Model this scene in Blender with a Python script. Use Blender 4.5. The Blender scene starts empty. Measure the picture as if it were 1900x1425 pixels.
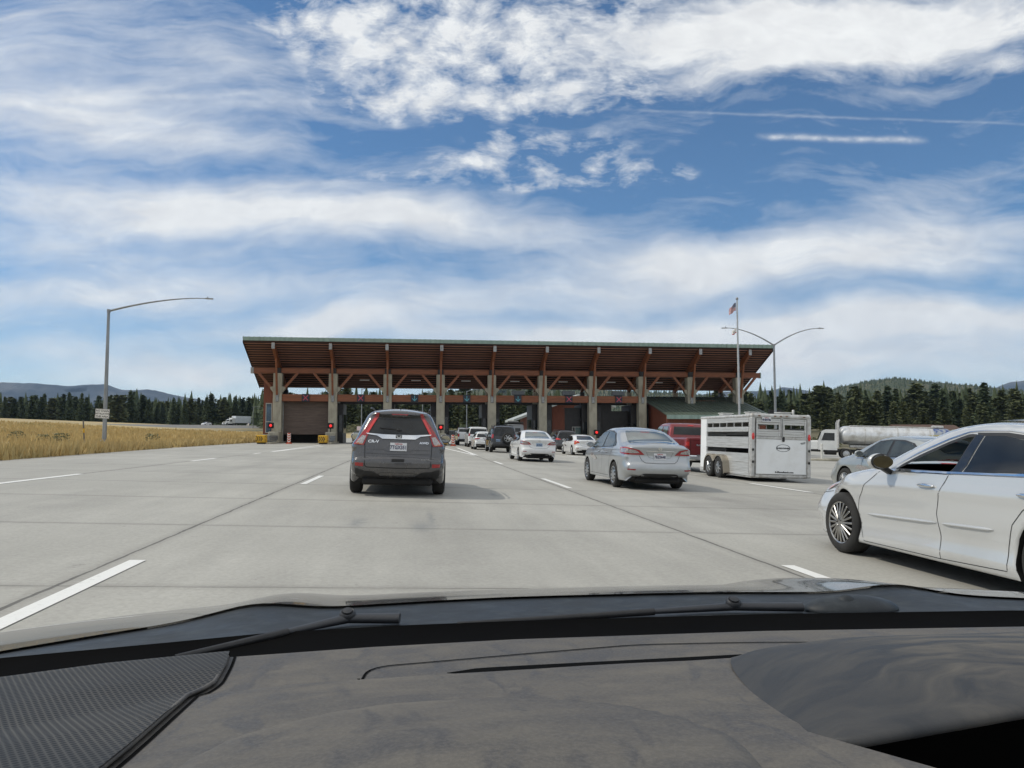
import bpy, bmesh, math, random
import numpy as np
from mathutils import Vector, Matrix, geometry, noise as mnoise
from mathutils.bvhtree import BVHTree
R = math.radians
SC = bpy.context.scene
COL = SC.collection
random.seed(7)
rng = np.random.default_rng(7)

# ------------------------------------------------------------------ linking and tagging
def tag(o, label=None, cat=None, group=None, kind=None):
    if label: o['label'] = label
    if cat: o['category'] = cat
    if group: o['group'] = group
    if kind: o['kind'] = kind
    return o

def thing(name, label, cat, loc=(0, 0, 0), rot=(0, 0, 0), group=None):
    o = bpy.data.objects.new(name, None); COL.objects.link(o)
    o.empty_display_size = .2
    o.location = loc; o.rotation_euler = rot
    return tag(o, label, cat, group)

def copy_tree(o, parent=None):
    c = o.copy(); COL.objects.link(c)
    if parent is not None: c.parent = parent
    for ch in list(o.children): copy_tree(ch, c)
    return c

def finish_mesh(name, me, mats, parent=None, smooth=None):
    if not isinstance(mats, (list, tuple)): mats = [mats]
    for m in mats: me.materials.append(m)
    if smooth is not None:
        me.polygons.foreach_set('use_smooth', [True] * len(me.polygons))
        if smooth < 180: me.set_sharp_from_angle(angle=R(smooth))
    me.update()
    o = bpy.data.objects.new(name, me); COL.objects.link(o)
    if parent is not None: o.parent = parent
    return o

def basis(d):
    d = Vector(d).normalized()
    a = Vector((0, 0, 1)) if abs(d.z) < .9 else Vector((1, 0, 0))
    x = d.cross(a).normalized(); y = d.cross(x).normalized()
    return x, y

class MB:
    """collects shapes, then links them as ONE mesh object"""
    def __init__(s): s.v = []; s.f = []; s.m = []; s.mi = 0
    def add(s, vs, fs):
        b = len(s.v); s.v.extend([tuple(v) for v in vs])
        for f in fs: s.f.append([b + i for i in f]); s.m.append(s.mi)
        return s
    def box(s, c, size, rot=None, bev=0.0):
        hx, hy, hz = size[0] / 2, size[1] / 2, size[2] / 2
        b = min(bev, hx * .95, hy * .95, hz * .95)
        if b <= 0:
            vs = [Vector((x * hx, y * hy, z * hz)) for x in (-1, 1) for y in (-1, 1) for z in (-1, 1)]
            fs = [(0, 1, 3, 2), (4, 6, 7, 5), (0, 4, 5, 1), (2, 3, 7, 6), (0, 2, 6, 4), (1, 5, 7, 3)]
        else:
            vs = []; fs = []
            ix = {}
            for sx in (-1, 1):
                for sy in (-1, 1):
                    for sz in (-1, 1):
                        for ax in range(3):
                            p = [sx * (hx - b), sy * (hy - b), sz * (hz - b)]
                            p[ax] = (sx, sy, sz)[ax] * (hx, hy, hz)[ax]
                            ix[(sx, sy, sz, ax)] = len(vs); vs.append(Vector(p))
            def k(*a): return ix[a]
            for t in (-1, 1):
                o = [(-1, -1), (1, -1), (1, 1), (-1, 1)]
                for ax in range(3):
                    q = []
                    for a_, b_ in o:
                        p = [0, 0, 0]; p[ax] = t; p[(ax + 1) % 3] = a_; p[(ax + 2) % 3] = b_
                        q.append(k(p[0], p[1], p[2], ax))
                    fs.append(q if t > 0 else q[::-1])
            for ax in range(3):
                a1, a2 = (ax + 1) % 3, (ax + 2) % 3
                for t1 in (-1, 1):
                    for t2 in (-1, 1):
                        q = []
                        for t0, wh in ((-1, a1), (1, a1), (1, a2), (-1, a2)):
                            p = [0, 0, 0]; p[ax] = t0; p[a1] = t1; p[a2] = t2
                            q.append(k(p[0], p[1], p[2], wh))
                        fs.append(q if t1 * t2 < 0 else q[::-1])
            for sx in (-1, 1):
                for sy in (-1, 1):
                    for sz in (-1, 1):
                        q = [k(sx, sy, sz, 0), k(sx, sy, sz, 1), k(sx, sy, sz, 2)]
                        fs.append(q if sx * sy * sz > 0 else q[::-1])
        if rot is not None:
            M = rot if isinstance(rot, Matrix) else Matrix.Rotation(rot, 3, 'Z')
            vs = [M @ v for v in vs]
        c = Vector(c)
        return s.add([v + c for v in vs], fs)
    def box2(s, a, b, bev=0.0):
        return s.box([(a[i] + b[i]) / 2 for i in range(3)], [abs(b[i] - a[i]) for i in range(3)], None, bev)
    def bar(s, p0, p1, w, h, up=(0, 0, 1), bev=0.0):
        """a rectangular beam from p0 to p1, w across, h along up"""
        p0, p1 = Vector(p0), Vector(p1); d = p1 - p0; L = d.length; y = d / L
        z = Vector(up); z = (z - y * z.dot(y)).normalized(); x = y.cross(z)
        M = Matrix((x, y, z)).transposed()
        return s.box((p0 + p1) / 2, (w, L, h), M, bev)
    def cyl(s, p0, p1, r0, r1=None, n=12, caps=True):
        r1 = r0 if r1 is None else r1
        return s.tube([p0, p1], [r0, r1], n, caps)
    def tube(s, pts, rad, n=8, caps=True):
        pts = [Vector(p) for p in pts]
        if not isinstance(rad, (list, tuple)): rad = [rad] * len(pts)
        vs = []; fs = []
        x0 = None
        for i, p in enumerate(pts):
            d = (pts[min(i + 1, len(pts) - 1)] - pts[max(i - 1, 0)])
            if d.length < 1e-9: d = Vector((0, 0, 1))
            d.normalize()
            if x0 is None: x, y = basis(d)
            else:
                x = (x0 - d * x0.dot(d))
                x = x.normalized() if x.length > 1e-6 else basis(d)[0]
                y = d.cross(x)
            x0 = x
            for j in range(n):
                a = 2 * math.pi * j / n
                vs.append(p + (x * math.cos(a) + y * math.sin(a)) * rad[i])
        for i in range(len(pts) - 1):
            for j in range(n):
                k = (j + 1) % n
                fs.append((i * n + j, i * n + k, (i + 1) * n + k, (i + 1) * n + j))
        if caps:
            fs.append(tuple(range(n))[::-1]); b = (len(pts) - 1) * n
            fs.append(tuple(range(b, b + n)))
        return s.add(vs, fs)
    def lathe(s, prof, origin=(0, 0, 0), axis=(0, 0, 1), n=24, a0=0.0, a1=2 * math.pi):
        """prof: (radius, height along axis)"""
        ax = Vector(axis).normalized(); x, y = basis(ax); o = Vector(origin)
        full = abs(a1 - a0 - 2 * math.pi) < 1e-6; m = n if full else n + 1
        vs = []; fs = []
        for (r, h) in prof:
            for j in range(m):
                a = a0 + (a1 - a0) * j / n
                vs.append(o + ax * h + (x * math.cos(a) + y * math.sin(a)) * r)
        for i in range(len(prof) - 1):
            for j in range(n):
                k = (j + 1) % m
                fs.append((i * m + j, (i + 1) * m + j, (i + 1) * m + k, i * m + k))
        return s.add(vs, fs)
    def ball(s, c, r, n=12, m=8):
        r = (r, r, r) if not isinstance(r, (tuple, list)) else r
        vs = [(c[0], c[1], c[2] - r[2])]; fs = []
        for i in range(1, m):
            t = -math.pi / 2 + math.pi * i / m
            for j in range(n):
                a = 2 * math.pi * j / n
                vs.append((c[0] + r[0] * math.cos(t) * math.cos(a), c[1] + r[1] * math.cos(t) * math.sin(a), c[2] + r[2] * math.sin(t)))
        vs.append((c[0], c[1], c[2] + r[2]))
        for j in range(n): fs.append((0, 1 + (j + 1) % n, 1 + j))
        for i in range(m - 2):
            for j in range(n):
                k = (j + 1) % n
                fs.append((1 + i * n + j, 1 + i * n + k, 1 + (i + 1) * n + k, 1 + (i + 1) * n + j))
        b = 1 + (m - 2) * n; t = len(vs) - 1
        for j in range(n): fs.append((b + j, b + (j + 1) % n, t))
        return s.add(vs, fs)
    def prism(s, poly, fn0, fn1):
        """poly of 2-D points; fn0 and fn1 map a 2-D point to the two faces"""
        n = len(poly)
        vs = [fn0(*p) for p in poly] + [fn1(*p) for p in poly]
        fs = [tuple(range(n))[::-1], tuple(range(n, 2 * n))]
        for i in range(n):
            k = (i + 1) % n; fs.append((i, k, n + k, n + i))
        return s.add(vs, fs)
    def grid(s, nu, nv, fn):
        vs = [fn(i / nu, j / nv) for j in range(nv + 1) for i in range(nu + 1)]
        fs = [(j * (nu + 1) + i, j * (nu + 1) + i + 1, (j + 1) * (nu + 1) + i + 1, (j + 1) * (nu + 1) + i) for j in range(nv) for i in range(nu)]
        return s.add(vs, fs)
    def mesh(s, name, recalc=True, dist=0.0):
        me = bpy.data.meshes.new(name)
        me.from_pydata(s.v, [], s.f)
        me.polygons.foreach_set('material_index', s.m)
        if recalc or dist:
            bm = bmesh.new(); bm.from_mesh(me)
            if dist: bmesh.ops.remove_doubles(bm, verts=bm.verts, dist=dist)
            if recalc: bmesh.ops.recalc_face_normals(bm, faces=bm.faces)
            bm.to_mesh(me); bm.free()
        return me
    def build(s, name, mats, parent=None, smooth=30, recalc=True, dist=0.0):
        return finish_mesh(name, s.mesh(name, recalc, dist), mats, parent, smooth)

FONT = None
def text_mesh(body, size, depth=.002, bold=0.0, spacing=1.0, align='CENTER'):
    c = bpy.data.curves.new('lettering', 'FONT'); c.body = body; c.size = size; c.extrude = depth
    c.align_x = align; c.align_y = 'CENTER'; c.offset = bold; c.space_character = spacing; c.resolution_u = 2
    o = bpy.data.objects.new('lettering', c); COL.objects.link(o)
    dg = bpy.context.evaluated_depsgraph_get(); dg.update()
    me = bpy.data.meshes.new_from_object(o.evaluated_get(dg))
    bpy.data.objects.remove(o); bpy.data.curves.remove(c)
    return me
def text_obj(name, body, size, mat, parent, M, depth=.002, bold=0.0, squash=1.0, spacing=1.0):
    """lettering in the x-y plane of M (a 4x4)"""
    me = text_mesh(body, size, depth, bold, spacing)
    me.transform(Matrix.Diagonal((squash, 1, 1, 1))); me.transform(M); me.materials.clear()
    return finish_mesh(name, me, mat, parent)
def frame(o, x, y):
    """4x4 with origin o, x axis and y axis"""
    x = Vector(x).normalized(); y = Vector(y); y = (y - x * y.dot(x)).normalized(); z = x.cross(y)
    M = Matrix((x, y, z)).transposed().to_4x4(); M.translation = Vector(o); return M

# ------------------------------------------------------------------ materials
def new_mat(name):
    m = bpy.data.materials.new(name); m.use_nodes = True
    nt = m.node_tree; nt.nodes.clear()
    return m, nt
class NT:
    def __init__(s, nt): s.nt = nt
    def n(s, t, **kw):
        x = s.nt.nodes.new(t)
        for k, v in kw.items(): setattr(x, k, v)
        return x
    def set(s, sock, v):
        if isinstance(v, bpy.types.NodeSocket): s.nt.links.new(v, sock)
        elif v is not None:
            if hasattr(sock.default_value, '__len__') and not hasattr(v, '__len__'): v = [v] * len(sock.default_value)
            if hasattr(v, '__len__') and len(v) == 3 and len(sock.default_value) == 4: v = (*v, 1)
            sock.default_value = v
    def math(s, op, a, b=None, c=None, clamp=False):
        x = s.n('ShaderNodeMath', operation=op, use_clamp=clamp)
        for i, v in enumerate((a, b, c)):
            if v is not None: s.set(x.inputs[i], v)
        return x.outputs[0]
    def vmath(s, op, a, b=None):
        x = s.n('ShaderNodeVectorMath', operation=op); s.set(x.inputs[0], a)
        if b is not None: s.set(x.inputs['Scale' if op == 'SCALE' else 1], b)
        return x.outputs['Value'] if op in ('DOT_PRODUCT', 'LENGTH', 'DISTANCE') else x.outputs[0]
    def noise(s, vec, scale=5, detail=4, rough=.55, dist=0.0, dim='3D', out='Fac'):
        x = s.n('ShaderNodeTexNoise', noise_dimensions=dim)
        s.set(x.inputs['Vector'], vec); s.set(x.inputs['Scale'], scale); s.set(x.inputs['Detail'], detail)
        s.set(x.inputs['Roughness'], rough); s.set(x.inputs['Distortion'], dist)
        return x.outputs[out]
    def vor(s, vec, scale=5, feature='F1', out='Distance', rand=1.0):
        x = s.n('ShaderNodeTexVoronoi', feature=feature)
        s.set(x.inputs['Vector'], vec); s.set(x.inputs['Scale'], scale); s.set(x.inputs['Randomness'], rand)
        return x.outputs[out]
    def ramp(s, fac, stops, interp='LINEAR'):
        x = s.n('ShaderNodeValToRGB'); x.color_ramp.interpolation = interp
        e = x.color_ramp.elements
        while len(e) < len(stops): e.new(.5)
        for i, (p, c) in enumerate(stops):
            e[i].position = p; e[i].color = (*c, 1) if hasattr(c, '__len__') else (c, c, c, 1)
        s.set(x.inputs[0], fac); return x.outputs[0]
    def map(s, v, a, b, c=0.0, d=1.0, smooth=False):
        x = s.n('ShaderNodeMapRange', interpolation_type='SMOOTHSTEP' if smooth else 'LINEAR')
        for i, q in enumerate((v, a, b, c, d)): s.set(x.inputs[i], q)
        return x.outputs[0]
    def mix(s, fac, a, b, mode='MIX'):
        x = s.n('ShaderNodeMix', data_type='RGBA', blend_type=mode)
        s.set(x.inputs[0], fac); s.set(x.inputs[6], a); s.set(x.inputs[7], b)
        return x.outputs[2]
    def co(s, kind='Object', scale=None, rot=None, loc=None):
        x = s.n('ShaderNodeTexCoord').outputs[kind]
        if scale is None and rot is None and loc is None: return x
        m = s.n('ShaderNodeMapping'); s.set(m.inputs['Vector'], x)
        if scale is not None: s.set(m.inputs['Scale'], scale)
        if rot is not None: s.set(m.inputs['Rotation'], rot)
        if loc is not None: s.set(m.inputs['Location'], loc)
        return m.outputs[0]
    def sep(s, v):
        x = s.n('ShaderNodeSeparateXYZ'); s.set(x.inputs[0], v); return x.outputs
    def comb(s, a, b, c):
        x = s.n('ShaderNodeCombineXYZ')
        for i, q in enumerate((a, b, c)): s.set(x.inputs[i], q)
        return x.outputs[0]
    def bump(s, h, strength=.3, dist=.01):
        x = s.n('ShaderNodeBump'); s.set(x.inputs['Strength'], strength); s.set(x.inputs['Distance'], dist); s.set(x.inputs['Height'], h)
        return x.outputs[0]
    def bsdf(s, base, rough=.5, metal=0.0, spec=.5, coat=0.0, coatr=.03, normal=None, trans=0.0, ior=1.45, emis=None, estr=0.0, alpha=None):
        b = s.n('ShaderNodeBsdfPrincipled')
        s.set(b.inputs['Base Color'], base); s.set(b.inputs['Roughness'], rough); s.set(b.inputs['Metallic'], metal)
        s.set(b.inputs['Specular IOR Level'], spec); s.set(b.inputs['Coat Weight'], coat); s.set(b.inputs['Coat Roughness'], coatr)
        s.set(b.inputs['IOR'], ior); s.set(b.inputs['Transmission Weight'], trans)
        if normal is not None: s.set(b.inputs['Normal'], normal)
        if emis is not None: s.set(b.inputs['Emission Color'], emis); s.set(b.inputs['Emission Strength'], estr)
        o = s.n('ShaderNodeOutputMaterial'); s.nt.links.new(b.outputs[0], o.inputs[0])
        return b

_MC = {}
def pm(name, c, c2=None, scale=6., rough=.5, rough2=None, metal=0., spec=.5, coat=0., coatr=.03, bump=0., bscale=None, bdist=.01,
       stretch=None, detail=5, lo=.35, hi=.65, emis=None, estr=0., dirt=None, dscale=3.):
    """a procedural surface: two tones of noise, optional dirt, roughness variation and bump"""
    if name in _MC: return _MC[name]
    m, nt = new_mat(name); t = NT(nt)
    v = t.co('Object', scale=stretch)
    f = t.ramp(t.noise(v, scale, detail), [(lo, 0.), (hi, 1.)])
    if c2 is None: c2 = tuple(min(1, x * .86) for x in c)
    base = t.mix(f, c, c2)
    if dirt is not None:
        base = t.mix(t.ramp(t.noise(v, dscale, 8, .65), [(.5, 0.), (.72, .8)]), base, dirt)
    r = t.map(f, 0., 1., rough, rough if rough2 is None else rough2)
    nrm = t.bump(t.noise(v, bscale or scale * 6, 6), bump, bdist) if bump else None
    t.bsdf(base, r, metal, spec, coat, coatr, nrm, emis=emis, estr=estr)
    _MC[name] = m
    return m
def paint(name, c, metal=0.0, rough=.35, flake=.12, c2=None):
    if name in _MC: return _MC[name]
    m, nt = new_mat(name); t = NT(nt)
    v = t.co('Object')
    f = t.noise(v, 900., 1)
    d = t.ramp(t.noise(v, 2.2, 7, .6), [(.42, 0.), (.75, 1.)])
    base = t.mix(f, tuple(x * (1 - flake) for x in c), tuple(min(1., x * (1 + flake)) for x in c))
    sz = t.sep(v)[2]
    dust = t.math('MULTIPLY', d, t.map(sz, .75, .2, .08, .55))
    base = t.mix(dust, base, (.23, .21, .18))
    t.bsdf(base, t.math('ADD', rough, t.math('MULTIPLY', d, .1)), metal, .5, 1.0, t.map(d, 0., 1., .02, .09))
    _MC[name] = m
    return m
def glass(name, c, rough=.03, spec=.5, coat=.15):
    """tinted car glass seen from outside: dark with a sharp reflection"""
    if name in _MC: return _MC[name]
    m, nt = new_mat(name); t = NT(nt)
    v = t.co('Object')
    f = t.noise(v, 1.6, 5, .55)
    base = t.mix(t.ramp(f, [(.38, 0.), (.66, 1.)]), tuple(x * .55 for x in c), tuple(x * 1.3 for x in c))
    t.bsdf(base, t.map(t.noise(v, 9., 6), .4, .7, rough, rough + .07), 0., spec, coat, .01)
    _MC[name] = m
    return m
def clear_glass(name, tint=(.8, .9, .87), alpha=.55):
    if name in _MC: return _MC[name]
    m, nt = new_mat(name); t = NT(nt)
    a = t.n('ShaderNodeBsdfTransparent'); t.set(a.inputs[0], t.mix(t.noise(t.co('Object'), 3., 4), tuple(x * .95 for x in tint), tint))
    g = t.n('ShaderNodeBsdfGlossy'); t.set(g.inputs['Roughness'], .02); t.set(g.inputs[0], (1, 1, 1))
    fr = t.n('ShaderNodeFresnel'); t.set(fr.inputs[0], 1.5)
    mx = t.n('ShaderNodeMixShader'); nt.links.new(t.math('MULTIPLY', fr.outputs[0], .9), mx.inputs[0])
    nt.links.new(a.outputs[0], mx.inputs[1]); nt.links.new(g.outputs[0], mx.inputs[2])
    o = t.n('ShaderNodeOutputMaterial'); nt.links.new(mx.outputs[0], o.inputs[0])
    _MC[name] = m
    return m

# the pavement falls to the right (drainage crossfall), less so left of the camera towards the station
def clamp(x, a=0., b=1.): return max(a, min(b, x))
def edge_x(Y):            # left edge of the concrete
    pts = [(-40, -12.0), (25, -12.7), (43, -14.4), (62, -16.2), (78, -17.6), (200, -18.)]
    return float(np.interp(Y, [p[0] for p in pts], [p[1] for p in pts]))
def gz(X, Y):
    if X >= 0: return -.032 * X if X < 70 else -2.24 - .004 * (X - 70)
    s = .032 - .026 * clamp((Y - 12) / 66)
    e = edge_x(Y)
    if X >= e: return -X * s
    t = e - X
    return -e * s + .026 * t + .00034 * min(t, 80) ** 2 + .012 * max(t - 80, 0)
TILT = math.atan(.032)
# ------------------------------------------------------------------ camera, sun and sky
PITCH, YAW = R(3.70), R(7.392)
cam = bpy.data.cameras.new('camera'); camo = bpy.data.objects.new('camera', cam); COL.objects.link(camo)
cam.sensor_fit = 'HORIZONTAL'; cam.sensor_width = 36.0; cam.lens = 36.0 * 1400 / 1900
cam.clip_start = .05; cam.clip_end = 40000
camo.location = (0, 0, 1.19); camo.rotation_euler = (math.pi / 2 + PITCH, 0, -YAW)
SC.camera = camo
SUNV = Vector((-.90, .20, 1.0)).normalized()
sun = bpy.data.lights.new('sun', 'SUN'); sun.energy = 2.3; sun.angle = R(.55); sun.color = (1.0, .94, .83)
suno = bpy.data.objects.new('sun', sun); COL.objects.link(suno)
suno.rotation_euler = SUNV.to_track_quat('Z', 'Y').to_euler()
SUN_EL = math.asin(SUNV.z); SUN_AZ = math.atan2(SUNV.x, SUNV.y)
SC.view_settings.view_transform = 'Standard'; SC.view_settings.look = 'None'
SC.view_settings.exposure = 0.0; SC.view_settings.gamma = 1.0; SC.view_settings.use_curve_mapping = False
SC.cycles.use_denoising = True
try: SC.cycles.denoiser = 'OPENIMAGEDENOISE'
except Exception: pass
SC.cycles.max_bounces = 8; SC.cycles.diffuse_bounces = 3; SC.cycles.glossy_bounces = 4; SC.cycles.transparent_max_bounces = 12
SC.cycles.caustics_reflective = False; SC.cycles.caustics_refractive = False; SC.cycles.sample_clamp_indirect = 6

W = bpy.data.worlds.new('World'); SC.world = W; W.use_nodes = True
wn = W.node_tree; wn.nodes.clear(); t = NT(wn)
sky = t.n('ShaderNodeTexSky', sky_type='NISHITA'); sky.sun_disc = False
sky.sun_elevation = SUN_EL; sky.sun_rotation = SUN_AZ; sky.altitude = 1800; sky.air_density = 1.0; sky.dust_density = .35; sky.ozone_density = 2.2
d = t.vmath('NORMALIZE', t.co('Generated'))
fwd = (math.sin(YAW), math.cos(YAW), 0); rgt = (math.cos(YAW), -math.sin(YAW), 0)
den = t.math('MAXIMUM', t.math('ABSOLUTE', t.vmath('DOT_PRODUCT', d, fwd)), .12)
U = t.math('DIVIDE', t.vmath('DOT_PRODUCT', d, rgt), den)
V = t.math('DIVIDE', t.sep(d)[2], den)
UV = t.comb(U, V, 0.)
def uv(px, py):            # the bearing and elevation (as slopes) at which a cloud stands
    k = .99792 - .06453 * (py - 712.5) / -1400
    return (px - 950) / 1400 / k, (.06453 + .99792 * (712.5 - py) / 1400) / k
def blob(px, py, sx, sy, rot=0., amp=1.):
    u, v = uv(px, py)
    m = t.n('ShaderNodeMapping', vector_type='TEXTURE'); wn.links.new(UVW, m.inputs[0])
    t.set(m.inputs['Location'], (u, v, 0)); t.set(m.inputs['Rotation'], (0, 0, R(rot))); t.set(m.inputs['Scale'], (sx / 1400, sy / 1400, 1))
    q = t.vmath('DOT_PRODUCT', m.outputs[0], m.outputs[0])
    return t.math('MULTIPLY', t.math('EXPONENT', t.math('MULTIPLY', q, -1.)), amp)
def total(bl):
    s = bl[0]
    for b in bl[1:]: s = t.math('ADD', s, b)
    return s
# a flat cloud layer seen in perspective, for the grain of the clouds
zc = t.math('MAXIMUM', t.sep(d)[2], .035)
PX = t.math('DIVIDE', t.sep(d)[0], zc); PY = t.math('DIVIDE', t.sep(d)[1], zc)
PL = t.comb(PX, PY, 0.)
wob = t.n('ShaderNodeTexNoise'); t.set(wob.inputs['Vector'], UV); t.set(wob.inputs['Scale'], 3.2); t.set(wob.inputs['Detail'], 4)
UVW = t.vmath('ADD', UV, t.vmath('SCALE', t.vmath('SUBTRACT', wob.outputs['Color'], (.5, .5, .5)), .12))
def stretched(sx, sy, rot, scale, detail, rough, dist=0.):
    m = t.n('ShaderNodeMapping'); wn.links.new(UVW, m.inputs[0])
    t.set(m.inputs['Rotation'], (0, 0, R(rot))); t.set(m.inputs['Scale'], (sx, sy, 1))
    return t.noise(m.outputs[0], scale, detail, rough, dist)
cir = stretched(1., 3.6, 4, 3.2, 9, .58, .5)
cir2 = stretched(1., 2.2, -14, 9., 8, .62, .8)
cirn = t.math('ADD', t.math('MULTIPLY', cir, .7), t.math('MULTIPLY', cir2, .3))
veil = total([
    blob(60, 120, 300, 190, 0, .50), blob(380, 120, 200, 70, 10, .30), blob(560, 200, 240, 80, 10, .26), blob(130, 235, 260, 60, 0, .55), blob(420, 285, 230, 22, -7, .45),
    blob(330, 395, 440, 60, -2, .95), blob(800, 420, 280, 42, -4, .75), blob(120, 470, 260, 40, -6, .45),
    blob(170, 548, 330, 40, 0, .82), blob(540, 520, 330, 22, -3, .42), blob(60, 650, 220, 22, 0, .35), blob(330, 690, 230, 36, 0, .75),
    blob(660, 585, 170, 28, 6, .85), blob(800, 610, 300, 22, 0, .5), blob(480, 610, 260, 18, 4, .35), blob(900, 560, 380, 16, -3, .28),
    blob(1290, 488, 300, 40, 5, .85), blob(1700, 440, 330, 52, 6, .68), blob(1560, 500, 360, 26, 3, .55), blob(1130, 540, 260, 24, -4, .5), blob(1450, 345, 240, 26, 8, .20), blob(1780, 340, 190, 34, 10, .32),
    blob(1700, 595, 420, 42, 2, 1.0), blob(1280, 612, 260, 26, 3, .85), blob(1500, 665, 560, 50, 0, .9), blob(1020, 640, 220, 30, 0, .4),
    blob(1050, 235, 420, 26, 4, .10), blob(1650, 165, 330, 34, 6, .22)])
wisp = stretched(1., 5.0, 6, 5.5, 11, .64, .45)
av = t.map(t.math('ADD', veil, t.math('ADD', t.math('MULTIPLY', t.math('SUBTRACT', cirn, .5), 1.25), t.math('MULTIPLY', t.math('SUBTRACT', wisp, .5), 1.0))), .08, 1.02, 0., .96)
# small heaped clouds, high up, running together to the right
ww_ = t.n('ShaderNodeTexNoise'); t.set(ww_.inputs['Vector'], UV); t.set(ww_.inputs['Scale'], 26.); t.set(ww_.inputs['Detail'], 5)
UVP = t.vmath('ADD', UVW, t.vmath('SCALE', t.vmath('SUBTRACT', ww_.outputs['Color'], (.5, .5, .5)), .035))
cell = t.vor(t.vmath('MULTIPLY', UVP, (1., 1.35, 1.)), 24., 'F1')
fine = stretched(1., 1.6, -24, 17., 10, .62, .3)
grain = stretched(1., 1.9, -20, 46., 8, .66, .4)
ripple = stretched(1., 2.6, -24, 85., 5, .65, .3)
pn = t.math('ADD', t.math('ADD', t.math('MULTIPLY', fine, .44), t.math('ADD', t.math('MULTIPLY', grain, .36), t.math('MULTIPLY', ripple, .22))), t.math('MULTIPLY', t.math('SUBTRACT', .48, cell), .36))
puff = total([blob(545, 40, 44, 44, 0, 1.0), blob(650, 45, 85, 60, 0, 1.05), blob(780, 20, 200, 70, 0, .95), blob(860, 95, 250, 85, 8, .95), blob(690, 125, 130, 55, -20, .85), blob(1080, 70, 280, 95, 10, .85), blob(920, 180, 270, 32, 3, .90), blob(745, 190, 110, 24, 0, .7), blob(1080, 165, 150, 26, 8, .65),
              blob(1000, 305, 170, 44, 10, .85), blob(870, 315, 120, 26, 14, .75), blob(1080, 350, 140, 18, 2, .85), blob(1215, 325, 75, 18, 0, .75), blob(985, 262, 90, 22, 0, .8), blob(790, 335, 80, 14, 8, .5), blob(665, 335, 70, 16, 4, .24), blob(335, 22, 45, 20, 0, .32), blob(455, 45, 36, 14, 0, .28), blob(330, 45, 30, 10, 0, .2), blob(170, 495, 30, 12, 0, .4)])
ap = t.map(t.math('ADD', t.math('MULTIPLY', puff, .66), t.math('MULTIPLY', t.math('SUBTRACT', pn, .5), 3.6)), .20, 1.40, 0., .93)
ap = t.math('MULTIPLY', ap, t.map(puff, .10, .42, 0., 1., True))
sheet = total([blob(1330, 40, 330, 70, 8, .75), blob(1700, 45, 420, 75, 4, 1.15), blob(1560, 95, 260, 34, 10, .45), blob(1890, 130, 60, 20, -8, .5), blob(1330, 135, 170, 20, 12, .4)])
shn = t.math('ADD', t.math('MULTIPLY', stretched(1., 3.4, -27, 6.5, 9, .6, .4), .7), t.math('MULTIPLY', grain, .3))
ash = t.map(t.math('ADD', sheet, t.math('MULTIPLY', t.math('SUBTRACT', shn, .5), 1.7)), .22, .95, 0., .97)
def trail(p0, p1, w, amp, n):
    (u0, v0), (u1, v1) = uv(*p0), uv(*p1); L = math.hypot(u1 - u0, v1 - v0)
    m = t.n('ShaderNodeMapping', vector_type='TEXTURE'); wn.links.new(UV, m.inputs[0])
    t.set(m.inputs['Location'], ((u0 + u1) / 2, (v0 + v1) / 2, 0)); t.set(m.inputs['Rotation'], (0, 0, math.atan2(v1 - v0, u1 - u0))); t.set(m.inputs['Scale'], (L / 2, w / 1400, 1))
    q = t.sep(m.outputs[0])
    b = t.math('ADD', q[1], t.math('MULTIPLY', t.math('SUBTRACT', t.noise(UV, n, 4), .5), 2.2))
    e = t.math('EXPONENT', t.math('MULTIPLY', t.math('MULTIPLY', b, b), -1.))
    return t.math('MULTIPLY', t.math('MULTIPLY', e, t.map(t.math('ABSOLUTE', q[0]), .75, 1.0, 1., 0., True)), t.math('MULTIPLY', amp, t.map(t.noise(UV, 60., 4), .3, .65, .35, 1.)))
tr = total([trail((1130, 203), (1960, 232), 2.6, .20, 30.), trail((1395, 252), (1730, 262), 5.5, .62, 16.), trail((60, 188), (520, 172), 6., .35, 24.), trail((380, 190), (640, 188), 5., .16, 40.), trail((1000, 128), (1250, 112), 4., .35, 24.)])
hz = t.map(V, .0, .26, .85, 0., True)
a_all = t.math('SUBTRACT', 1., t.math('MULTIPLY', t.math('MULTIPLY', t.math('MULTIPLY', t.math('SUBTRACT', 1., av), t.math('SUBTRACT', 1., ap)), t.math('MULTIPLY', t.math('SUBTRACT', 1., ash), t.math('SUBTRACT', 1., t.math('MINIMUM', tr, 1.)))), t.math('SUBTRACT', 1., t.math('MULTIPLY', hz, .6))))
# unseen high cloud added above and behind the view to fill the shade
cov = t.math('MAXIMUM', t.map(V, .66, .95, 0., 1., True), t.map(t.vmath('DOT_PRODUCT', d, fwd), .45, .15, 0., 1., True))
up_n = t.map(t.noise(PL, 1.1, 6, .6), .30, .55, .45, 1.)
a_all = t.math('MAXIMUM', a_all, t.math('MULTIPLY', t.math('MULTIPLY', cov, up_n), .95))
a_all = t.math('MINIMUM', t.math('MAXIMUM', a_all, .0), .97)
thick = t.map(t.math('ADD', t.math('MULTIPLY', cir2, .5), t.math('MULTIPLY', fine, .5)), .36, .62, .86, 1.03)
STR = .10
def blue(stops):
    return t.ramp(V, stops)
skyc = sky.outputs[0]
skyc = t.mix(1., skyc, (.69, .985, 1.12), 'MULTIPLY')
cloud = t.mix(1., t.comb(9.6, 9.7, 9.6), t.comb(thick, thick, t.math('ADD', t.math('MULTIPLY', thick, .9), .1)), 'MULTIPLY')
below = t.map(t.sep(d)[2], -.02, .0, 0., 1.)
allc = t.mix(a_all, skyc, cloud)
allc = t.mix(below, (2.2, 2.1, 1.9), allc)
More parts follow.
